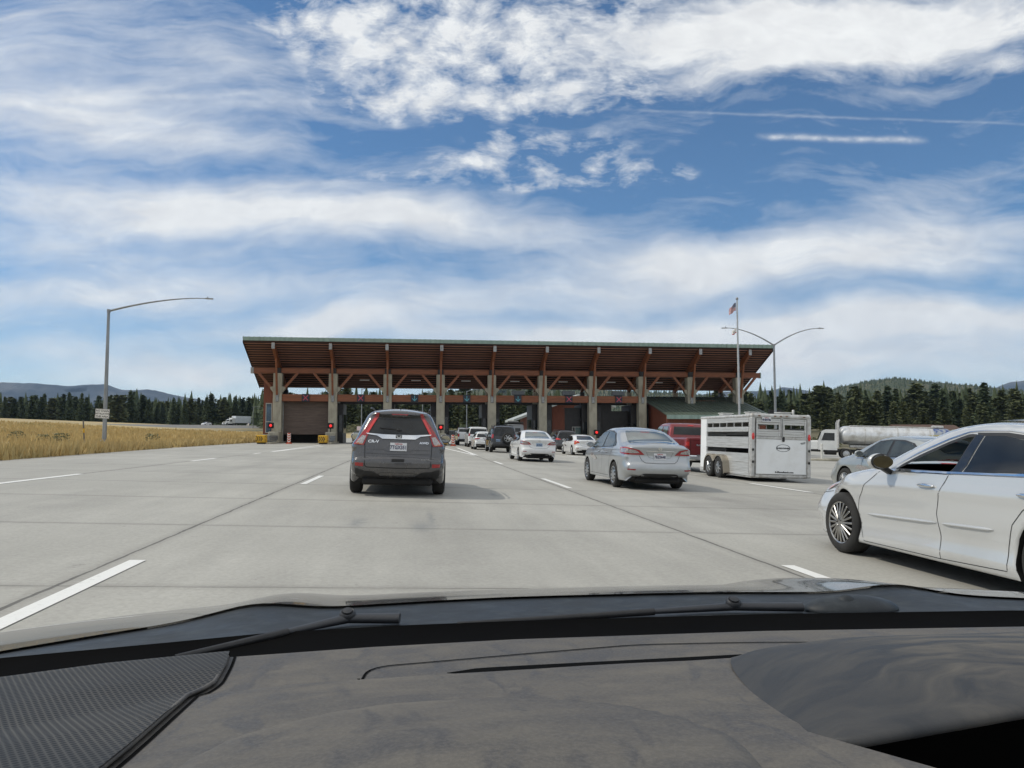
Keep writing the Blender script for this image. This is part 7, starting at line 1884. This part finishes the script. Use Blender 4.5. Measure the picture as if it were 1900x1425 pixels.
for y in (-5.9, -3.2, -.4):
    mb = MB(); mb.lathe([(.99, y - .06), (1.0, y), (.99, y + .06)], (0, 0, 2.28), (0, 1, 0), 36); mb.v = [(v[0] * 1.12, v[1], 2.28 + (v[2] - 2.28) * .92) for v in mb.v]; mb.build('tank_ring', M_ALUC, o, 60)
mb = MB(); mb.box2((-.5, -7.3, 1.12), (.5, -3.7, 1.36), .04); mb.box2((-.5, -.9, 1.1), (.5, .9, 1.36), .04); mb.cyl((-.9, -3.1, 1.15), (-.9, -2.0, 1.15), .2, None, 14); mb.box2((-.95, -2.3, .75), (.95, -1.3, 1.1), .05)
mb.build('underframe', M_ALUC, o)
for y in (-6.3, -4.95):
    for s_ in (-1, 1): truck_wheel(o, s_ * 1.08, y)
mb = MB()
for s_ in (-1, 1): mb.box2((s_ * .8, -7.9, .9), (s_ * 1.1, -7.8, 1.1), .02)
mb.build('tail_lamp', M_TAIL, o)
mb = MB(); mb.box2((-1.15, -7.95, .62), (1.15, -7.85, .82), .02); mb.build('rear_bumper', M_ALUC, o)
# low kerb and pale post where the truck stands
q = world_at(1512, 60); mb = MB(); mb.box((0, 0, .05), (3.6, .5, .2), None, .05); k = mb.build('kerb_island', M_COLUMN); k.location = (q.x + 1.2, q.y, gz(q.x, q.y)); k['kind'] = 'structure'
p = thing('bollard', 'pale slim post on the kerb before the white tractor', 'bollard', (q.x + .5, q.y, gz(q.x, q.y) + .14))
mb = MB(); mb.lathe([(0, 0), (.10, 0), (.10, 1.15), (.07, 1.2), (0, 1.2)], (0, 0, 0), (0, 0, 1), 14); mb.build('post', pm('pale_post', (.6, .6, .56), (.5, .5, .46), 4., .6), p)
mb = MB(); mb.lathe([(.103, .85), (.103, 1.0)], (0, 0, 0), (0, 0, 1), 14); mb.build('band', M_WHITEP, p)

# ---- traffic on the far highway
def far_root(name, label, cat, px, D, yaw):
    p = world_at(px, D); x = p.x; return thing(name, label, cat, (x, p.y, hwy_z(p.y) + .02), (0, 0, R(yaw)))
o = far_root('semi_truck', 'white semi truck with a long box trailer on the far highway', 'truck', 437, 330, 146)
tractor(o, P_WTRUCK, True)
mb = MB(); mb.box2((-1.28, -12.5, 1.15), (1.28, .85, 4.15), .06); mb.build('box_trailer', pm('white_box', (.66, .70, .73), (.58, .62, .66), 1.2, .4), o)
for y in (-11, -9.7):
    for s_ in (-1, 1): truck_wheel(o, s_ * 1.08, y)
o = far_root('sedan', 'tiny pale sedan on the far highway left of the semi truck', 'sedan', 391, 325, 150)
saloon(o, 4.7, 1.45, .9, (1.0, 3.75), .32, P_WHITE, G_DARK, G_DARK, txt=False, grid=.10, small=True)
o = far_root('box_truck', 'small white truck with a blue cab on the far highway near the station', 'truck', 474, 420, 158)
tractor(o, paint('truck_blue', (.03, .07, .26), .1, .35, .05))
mb = MB(); mb.box2((-1.25, -5.5, 1.0), (1.25, 2.2, 3.5), .06); mb.build('box', M_WPANEL, o)
# ------------------------------------------------------------------ the car the picture is taken from: dashboard, cowl, wipers, bonnet
own = thing('car', 'black car in the foreground with a dusty dashboard, dark cowl, wipers and glossy bonnet', 'car', (.33, 0, 0))
def O(mb, name, mats, parent=own, smooth=60, **k):
    o = mb.build(name, mats, None, smooth, **k); o.parent = parent
    q = parent; off = Vector((0, 0, 0))
    while q is not None: off += Vector(q.location); q = q.parent
    o.location = -off
    return o
REAR = [(-.95, .52), (-.75, .70), (-.60, .80), (-.43, .876), (-.338, .914), (-.217, .944), (-.05, .966), (.127, .978), (.453, .976), (.828, .951), (1.1, .90), (1.4, .80)]
def yr(x): return float(np.interp(x, [p[0] for p in REAR], [p[1] for p in REAR]))
def sstep(x, a, b): x = clamp((x - a) / (b - a)); return x * x * (3 - 2 * x)
CRE = [(-.9, .66), (-.2, .775), (.034, .797), (.385, .815), (.62, .80), (1.4, .70)]
def ycr(x): return float(np.interp(x, [p[0] for p in CRE], [p[1] for p in CRE]))
def zd(x, y):
    z = .93 + (yr(x) - y) * .055
    c = ycr(x)
    if y < c: z += .007 * sstep(c - y, 0, .02) * sstep(x, -.25, -.1) + (c - y) * .045
    e = math.hypot((x - .03) / .185, (y - .435) / .150)
    z += .026 * (1 - sstep(e, .84, 1.0)) + .012 * max(0, 1 - e)
    if y > yr(x) - .02: z -= .012 * sstep(y, yr(x) - .02, yr(x))
    return z
m, nt = new_mat('dusty_dashboard'); t = NT(nt); v = t.co('Object')
wv = t.n('ShaderNodeTexNoise'); t.set(wv.inputs['Vector'], v); t.set(wv.inputs['Scale'], 5.); t.set(wv.inputs['Detail'], 3)
vw = t.vmath('ADD', v, t.vmath('SCALE', t.vmath('SUBTRACT', wv.outputs['Color'], (.5, .5, .5)), .13))
m1 = t.n('ShaderNodeMapping'); nt.links.new(vw, m1.inputs[0]); t.set(m1.inputs['Scale'], (4.5, 11., 3.)); t.set(m1.inputs['Rotation'], (0, 0, -.35))
s1 = t.noise(m1.outputs[0], 2.4, 9, .66, .3)
m2 = t.n('ShaderNodeMapping'); nt.links.new(vw, m2.inputs[0]); t.set(m2.inputs['Scale'], (14., 4., 3.)); t.set(m2.inputs['Rotation'], (0, 0, .7))
s2 = t.noise(m2.outputs[0], 2.6, 4, .5, .5)
b1 = t.noise(v, 6.5, 9, .62)
dust = t.math('ADD', t.math('MULTIPLY', t.ramp(s1, [(.36, 0.), (.66, 1.)]), .5), t.math('MULTIPLY', t.ramp(b1, [(.3, 0.), (.65, 1.)]), .55))
wipe = t.ramp(s2, [(.56, 1.), (.66, 0.)])
dust = t.math('MULTIPLY', dust, t.map(wipe, 0., 1., .40, 1.), clamp=True)
fn = t.noise(v, 330., 4, .7)
base = t.mix(dust, (.040, .039, .042), (.132, .122, .106))
base = t.mix(t.math('MULTIPLY', t.math('SUBTRACT', fn, .42), 1.3, clamp=True), base, (.19, .175, .152))
M_DASH_N = t.bump(t.noise(v, 700., 3), .25, .0006)
t.bsdf(base, t.map(dust, 0., 1., .42, .8), spec=.35, normal=M_DASH_N); M_DASH = m
m, nt = new_mat('dusty_hood_plastic'); t = NT(nt); v = t.co('Object')
wv = t.n('ShaderNodeTexNoise'); t.set(wv.inputs['Vector'], v); t.set(wv.inputs['Scale'], 6.); t.set(wv.inputs['Detail'], 3)
vw = t.vmath('ADD', v, t.vmath('SCALE', t.vmath('SUBTRACT', wv.outputs['Color'], (.5, .5, .5)), .16))
m1 = t.n('ShaderNodeMapping'); nt.links.new(vw, m1.inputs[0]); t.set(m1.inputs['Scale'], (3.5, 15., 4.)); t.set(m1.inputs['Rotation'], (0, 0, .12))
sx = t.sep(v)
ed = t.map(t.math('ADD', sx[0], t.math('MULTIPLY', t.noise(v, 7., 3), .10)), .38, .54, .22, 1., True)
dust = t.math('MULTIPLY', t.ramp(t.noise(m1.outputs[0], 2.2, 6, .6, 1.0), [(.40, 0.), (.66, 1.)]), ed)
t.bsdf(t.mix(dust, (.036, .039, .044), (.125, .116, .102)), t.map(dust, 0., 1., .55, .85), spec=.3, normal=t.bump(t.noise(v, 700., 3), .2, .0006)); M_HOODP = m
M_BLK = pm('deep_black_border', (.0022, .0022, .0024), (.003, .003, .003), 8., .9, spec=.05)
M_COWL = pm('dusty_cowl_plastic', (.008, .012, .016), (.015, .020, .025), 9., .45, .65, bump=.1, dirt=(.035, .042, .046), dscale=26.)
M_WIPE = pm('faded_wiper_arm', (.030, .032, .037), (.020, .022, .026), 14., .5, bump=.1)
# dashboard top
def bnd(y): return (.281 + (.536 - y) * .45 if y < .536 else .285 + (y - .536) * .26) if y < .72 else None
def cut(x, y):
    b_ = bnd(y); return b_ is not None and x > b_ + 1e-4
mb = MB(); xs = np.linspace(-.95, 1.35, 185); nv = 74; vs = []; fs = []
for x in xs:
    y0, y1 = .24, yr(x)
    for j in range(nv + 1):
        y = y0 + (y1 - y0) * j / nv; q = x; b_ = bnd(y)
        if b_ is not None and x > b_: q = b_
        vs.append((q, y, zd(q, y)))
def slot(x, y):
    lo = np.interp(x, [.036, .075, .40, .62], [.802, .797, .8155, .803]); hi = np.interp(x, [.036, .07, .40, .62], [.803, .816, .833, .818]); return .036 < x < .62 and lo < y < hi
for i in range(len(xs) - 1):
    for j in range(nv):
        a = i * (nv + 1) + j
        if all(bnd(vs[q][1]) is not None and abs(vs[q][0] - bnd(vs[q][1])) < 1e-6 for q in (a, a + 1, a + nv + 1, a + nv + 2)): continue
        if (bnd(vs[a][1]) is None) != (bnd(vs[a + 1][1]) is None) and xs[i] > bnd(.719): continue
        fs.append((a, a + nv + 1, a + nv + 2, a + 1))
mb.add(vs, fs)
mb.mi = 1
def groove(pts, w=.0022, lift=.0009):
    p = densify([(q[0], q[1], 0) for q in pts], .008); vs = []
    for i, q in enumerate(p):
        a = Vector(p[max(i - 1, 0)][:2]); b = Vector(p[min(i + 1, len(p) - 1)][:2]); d_ = (b - a).normalized(); n_ = Vector((-d_.y, d_.x)) * w / 2
        for s_ in (-1, 1): vs.append((q[0] + n_.x * s_, q[1] + n_.y * s_, zd(q[0], q[1]) + lift))
    mb.add(vs, [(2 * i, 2 * i + 1, 2 * i + 3, 2 * i + 2) for i in range(len(p) - 1)])
def rnd(pts): return [(p[0], p[1]) for p in fillet([(a, b, .03, 'T') for a, b in pts], 6)]
groove(rnd([(-.052, .772), (-.046, .846), (.02, .857), (.113, .874), (.268, .902), (.40, .893), (.523, .876)]), .0028)
groove([(.66, .868), (.80, .856), (1.2, .80)], .0022)
groove(rnd([(-.206, .945), (-.196, .88), (-.188, .80), (-.199, .757)]), .003)
groove(rnd([(-.199, .757), (-.196, .60), (-.198, .40)]), .003)
dash = O(mb, 'dashboard', [M_DASH, M_BLK], own, 60, recalc=False)
# the slot of the windscreen vent, its shaded depth a flat black sheet laid on the dash
mb = MB(); vs = []
n = 40
for i in range(n + 1):
    x = .036 + (.64 - .036) * i / n
    lo = float(np.interp(x, [.036, .075, .40, .64], [.802, .7915, .8135, .802])); hi = float(np.interp(x, [.036, .07, .40, .64], [.8045, .8185, .833, .816]))
    vs += [(x, lo, zd(x, lo) + .0018), (x, hi, zd(x, hi) + .0018)]
mb.add(vs, [(2 * i, 2 * i + 2, 2 * i + 3, 2 * i + 1) for i in range(n)]); O(mb, 'defroster_vent', M_BLK, dash, None)
# speaker grille at the left
m, nt = new_mat('perforated_grille'); t = NT(nt); v = t.co('Object')
sc = t.vmath('MULTIPLY', v, (1 / .0062, 1 / .0105, 0.))
def lat(off):
    f = t.vmath('SUBTRACT', t.vmath('FRACTION', t.vmath('ADD', sc, off)), (.5, .5, 0.)); return t.vmath('LENGTH', t.vmath('MULTIPLY', f, (.0062, .0105, 0.)))
dmin = t.math('MINIMUM', lat((0., 0., 0.)), lat((.5, .5, 0.)))
hole = t.map(dmin, .0019, .0025, 1., 0., True)
base = t.mix(t.ramp(t.noise(v, 5., 5), [(.35, 0.), (.65, 1.)]), (.038, .039, .039), (.075, .071, .064))
t.bsdf(t.mix(hole, base, (.006, .007, .009)), .6, spec=.3, normal=t.bump(hole, -.6, .001)); M_GRILLE = m
def zg(x, y):
    a = .68 + (x + .33) * .69; dd = (y - a)
    return zd(x, y) + .0022 + (.005 * clamp(abs(dd) / .09)) - .0115
def grille_r(y): return float(np.interp(y, [.40, .60, .757, .80, .88, .935, .96], [-.2015, -.1995, -.2025, -.1915, -.1995, -.209, -.215]))
mb = MB(); vs = []; fs = []; NU, NV = 60, 60
for i in range(NU + 1):
    for j in range(NV + 1):
        k = j / NV; xl = -.80; q = i / NU
        x = xl + (grille_r(.3 + .66 * k) - xl) * q; top_ = yr(x) - .008; y = .30 + (top_ - .30) * k
        x = xl + (grille_r(y) - .002 - xl) * q
        vs.append((x, y, zg(x, y) + .0115))
fs = [(i * (NV + 1) + j, (i + 1) * (NV + 1) + j, (i + 1) * (NV + 1) + j + 1, i * (NV + 1) + j + 1) for i in range(NU) for j in range(NV)]
mb.add(vs, fs); sg_ = O(mb, 'speaker_grille', M_GRILLE, dash, 60, recalc=False)
mb = MB(); pts = [(x, yr(x) - .006, zd(x, yr(x) - .006) + .004) for x in np.linspace(-.80, -.213, 22)]; mb.tube(pts, .0018, 6)
pts = [(grille_r(y) - .004, y, zd(grille_r(y), y) + .0035) for y in np.linspace(.935, .40, 30)]; mb.tube(pts, .0022, 6); O(mb, 'grille_frame', M_DASH, sg_, 180)
# instrument hood at the right
B_ = [(0, (.338, .785, .951)), (.10, (.36, .80, .949)), (.25, (.43, .805, .947)), (.55, (.66, .80, .945)), (1, (1.25, .74, .945))]
C_ = [(0, (.304, .700, .9585)), (.08, (.335, .680, .990)), (.22, (.42, .655, 1.012)), (.55, (.60, .640, 1.016)), (1, (1.2, .60, 1.018))]
P_ = [(0, (.281, .538, .9705)), (.05, (.288, .516, .9745)), (.11, (.305, .503, .980)), (.2, (.335, .498, .986)), (.45, (.44, .503, .995)), (.65, (.56, .512, .999)), (1, (1.15, .52, 1.0))]
def ip(T, u):
    return Vector([float(np.interp(u, [q[0] for q in T], [q[1][k] for q in T])) for k in range(3)])
for T in (B_, C_, P_):                                 # smooth the control curves
    us_ = np.linspace(0, 1, 61); raw = np.array([ip(T, u) for u in us_])
    for _ in range(5): raw[1:-1] = (raw[:-2] + 2 * raw[1:-1] + raw[2:]) / 4
    T[:] = [(u, tuple(r)) for u, r in zip(us_, raw)]
mb = MB(); NU, NV = 70, 26
def hs(u, k):
    b, c, p = ip(B_, u), ip(C_, u), ip(P_, u)
    q = b.lerp(c, k).lerp(c.lerp(p, k), k) + (c - (b + p) * .5) * (2 * k * (1 - k)) * .5
    return q
mb.grid(NU, NV, lambda u, k: hs(u, k))
top_n = len(mb.v)
lipv = [hs(u, 1.0) for u in np.linspace(0, 1, NU + 1)]
prev = lipv
for (dy, dz) in ((-.0025, -.002), (-.0035, -.005), (-.002, -.008), (.006, -.010), (.03, -.011), (.10, -.011)):
    cur = [Vector((q.x + dy * .3, q.y + dy * sstep(i, -1, 9), q.z + dz * sstep(i, -1, 9))) for i, q in enumerate(lipv)]
    mb.add(prev + cur, [(i, i + 1, NU + 2 + i, NU + 1 + i) for i in range(NU)]); prev = cur
O(mb, 'instrument_hood', M_HOODP, dash, 60, dist=1e-5)
mb = MB(); mb.box2((.36, .62, .60), (1.3, .64, .955)); mb.box2((.25, .20, .74), (1.3, .66, .76)); mb.box2((.25, .20, .60), (.272, .575, .90)); O(mb, 'instrument_cluster', M_BLK, dash)
mb = MB(); mb.ball((.668, .835, .936), (.035, .010, .009), 16, 8); O(mb, 'light_sensor', pm('sensor_lens', (.03, .03, .05), (.04, .04, .06), 9., .2), dash, 180)
# black border of the windscreen, cowl, wipers, bonnet
EDG = [(-.95, .72), (-.75, .93), (-.54, 1.085), (-.349, 1.133), (-.209, 1.170), (-.03, 1.188), (.154, 1.193), (.549, 1.186), (1.004, 1.156), (1.4, 1.05)]
def ye_(x): return float(np.interp(x, [p[0] for p in EDG], [p[1] for p in EDG]))
mb = MB(); n = 80; vs = []
for i in range(n + 1):
    x = -.95 + 2.35 * i / n
    for (y, z) in ((yr(x) - .004, .918), (yr(x) + .03, .895), (yr(x) + .10, .885), (ye_(x), .889), (ye_(x) + .012, .893)): vs.append((x, y, z))
mb.add(vs, [(5 * i + k, 5 * i + 5 + k, 5 * i + 6 + k, 5 * i + 1 + k) for i in range(n) for k in range(4)]); O(mb, 'windscreen_border', M_BLK, own, 60, recalc=False)
HB = [(-.95, 1.00), (-.75, 1.13), (-.605, 1.227), (-.513, 1.278), (-.392, 1.345), (-.30, 1.390), (-.20, 1.405), (-.06, 1.425), (.189, 1.455), (.558, 1.445), (.869, 1.40), (1.161, 1.335), (1.5, 1.20)]
def yb_(x): return float(np.interp(x, [p[0] for p in HB], [p[1] for p in HB]))
def zh(x, y):
    k = (y - 1.27); c = abs(x - .33) / 1.03
    z = .897 - .085 * k - .112 * max(k, 0) ** 2 - (.042 if x < .33 else .030) * c ** 2.6
    z += .017 * math.exp(-((x + .27) / .085) ** 2) * (1 - .3 * k) + .017 * math.exp(-((x - .93) / .085) ** 2)
    return z
mb = MB(); vs = []
n = 90
for i in range(n + 1):
    x = -.95 + 2.45 * i / n; y0, y1 = ye_(x) + .010, yb_(x)
    for k in range(7):
        q = k / 6; vs.append((x, y0 + (y1 - y0) * q, .889 + (zh(x, y1) - .004 - .889) * q - .004 * math.sin(q * 3.14)))
    vs.append((x, y1 + .06, zh(x, y1) - .05))
mb.add(vs, [(8 * i + k, 8 * i + 8 + k, 8 * i + 9 + k, 8 * i + 1 + k) for i in range(n) for k in range(7)]); cowl = O(mb, 'cowl_panel', M_COWL, own, 60, recalc=False)
m, nt = new_mat('black_bonnet_paint'); t = NT(nt); v = t.co('Object')
d = t.noise(v, 5., 6, .6)
t.bsdf(t.mix(d, (.004, .005, .006), (.009, .010, .012)), t.map(d, .3, .7, .16, .24), 0., .3, .6, t.map(t.noise(v, 3., 5), .35, .7, .02, .05)); M_BONNET = m
mb = MB(); vs = []; n, mm = 120, 50
for i in range(n + 1):
    x = -.90 + 2.40 * i / n
    for k in range(mm + 1):
        q = k / mm; y = yb_(x) - .004 + (2.55 - yb_(x)) * q
        vs.append((x, y, zh(x, y) - (.25 * max(0, (y - 2.25) / .3) ** 2)))
mb.add(vs, [(i * (mm + 1) + k, (i + 1) * (mm + 1) + k, (i + 1) * (mm + 1) + k + 1, i * (mm + 1) + k + 1) for i in range(n) for k in range(mm)]); O(mb, 'bonnet', M_BONNET, own, 60, recalc=False)
# flanks and nose so that the bonnet is no floating sheet
mb = MB()
for x in (-.745, 1.465):
    a = [(x, y, zh(x, y)) for y in np.linspace(1.03, 2.3, 14)]; b = [(x + (-.03 if x < 0 else .03), p[1], .45) for p in a]
    mb.add(a + b, [(i, i + 1, 15 + i, 14 + i) for i in range(13)])
mb.box2((-.74, 2.5, .2), (1.46, 2.6, .55), .08); O(mb, 'front_wing', M_BONNET, own, 60, recalc=False)
def wiper(piv, mid, tip, root, w0):
    mb = MB(); mb.tube([root, piv, mid], [w0, w0 * .9, w0 * .55], 10); mb.v = [(v_[0], v_[1], piv[2] + (v_[2] - piv[2]) * .62) for v_ in mb.v]
    a = O(mb, 'wiper', M_WIPE, own, 60)
    mb = MB(); mb.tube([mid, tip], [w0 * .5, .0045], 8); O(mb, 'blade', M_TRIM, a, 60)
    mb = MB(); mb.lathe([(.013, 0), (.013, .006), (.010, .009), (.0075, .008), (.0075, .011), (0, .012)], (piv[0], piv[1], piv[2] + .004), (0, -.45, 1), 20); O(mb, 'pivot_cap', M_WIPE, a, 50)
wiper((-.103, 1.255, .893), (-.185, 1.185, .892), (-.315, 1.082, .889), (-.02, 1.245, .893), .013)
wiper((.545, 1.255, .893), (.40, 1.240, .892), (.07, 1.205, .890), (.66, 1.236, .893), .012)
mb = MB(); mb.ball((.755, 1.245, .886), (.085, .045, .022), 24, 12); mb.ball((.74, 1.235, .898), (.018, .016, .014), 14, 8); O(mb, 'wiper_cover', M_COWL, own, 180)
# ------------------------------------------------------------------ the air: far hills fade to blue
m, nt = new_mat('thin_air'); t = NT(nt)
pv = t.n('ShaderNodeVolumePrincipled'); t.set(pv.inputs['Color'], (.46, .68, 1.0)); t.set(pv.inputs['Density'], .000045); t.set(pv.inputs['Anisotropy'], .1)
o = t.n('ShaderNodeOutputMaterial'); nt.links.new(pv.outputs[0], o.inputs['Volume'])
mb = MB(); mb.box2((-9500, -3500, -12), (9500, 9500, 1250)); hz_o = mb.build('haze', m, None, None)
tag(hz_o, 'thin blue air between the camera and the far mountains', 'haze', None, 'stuff')
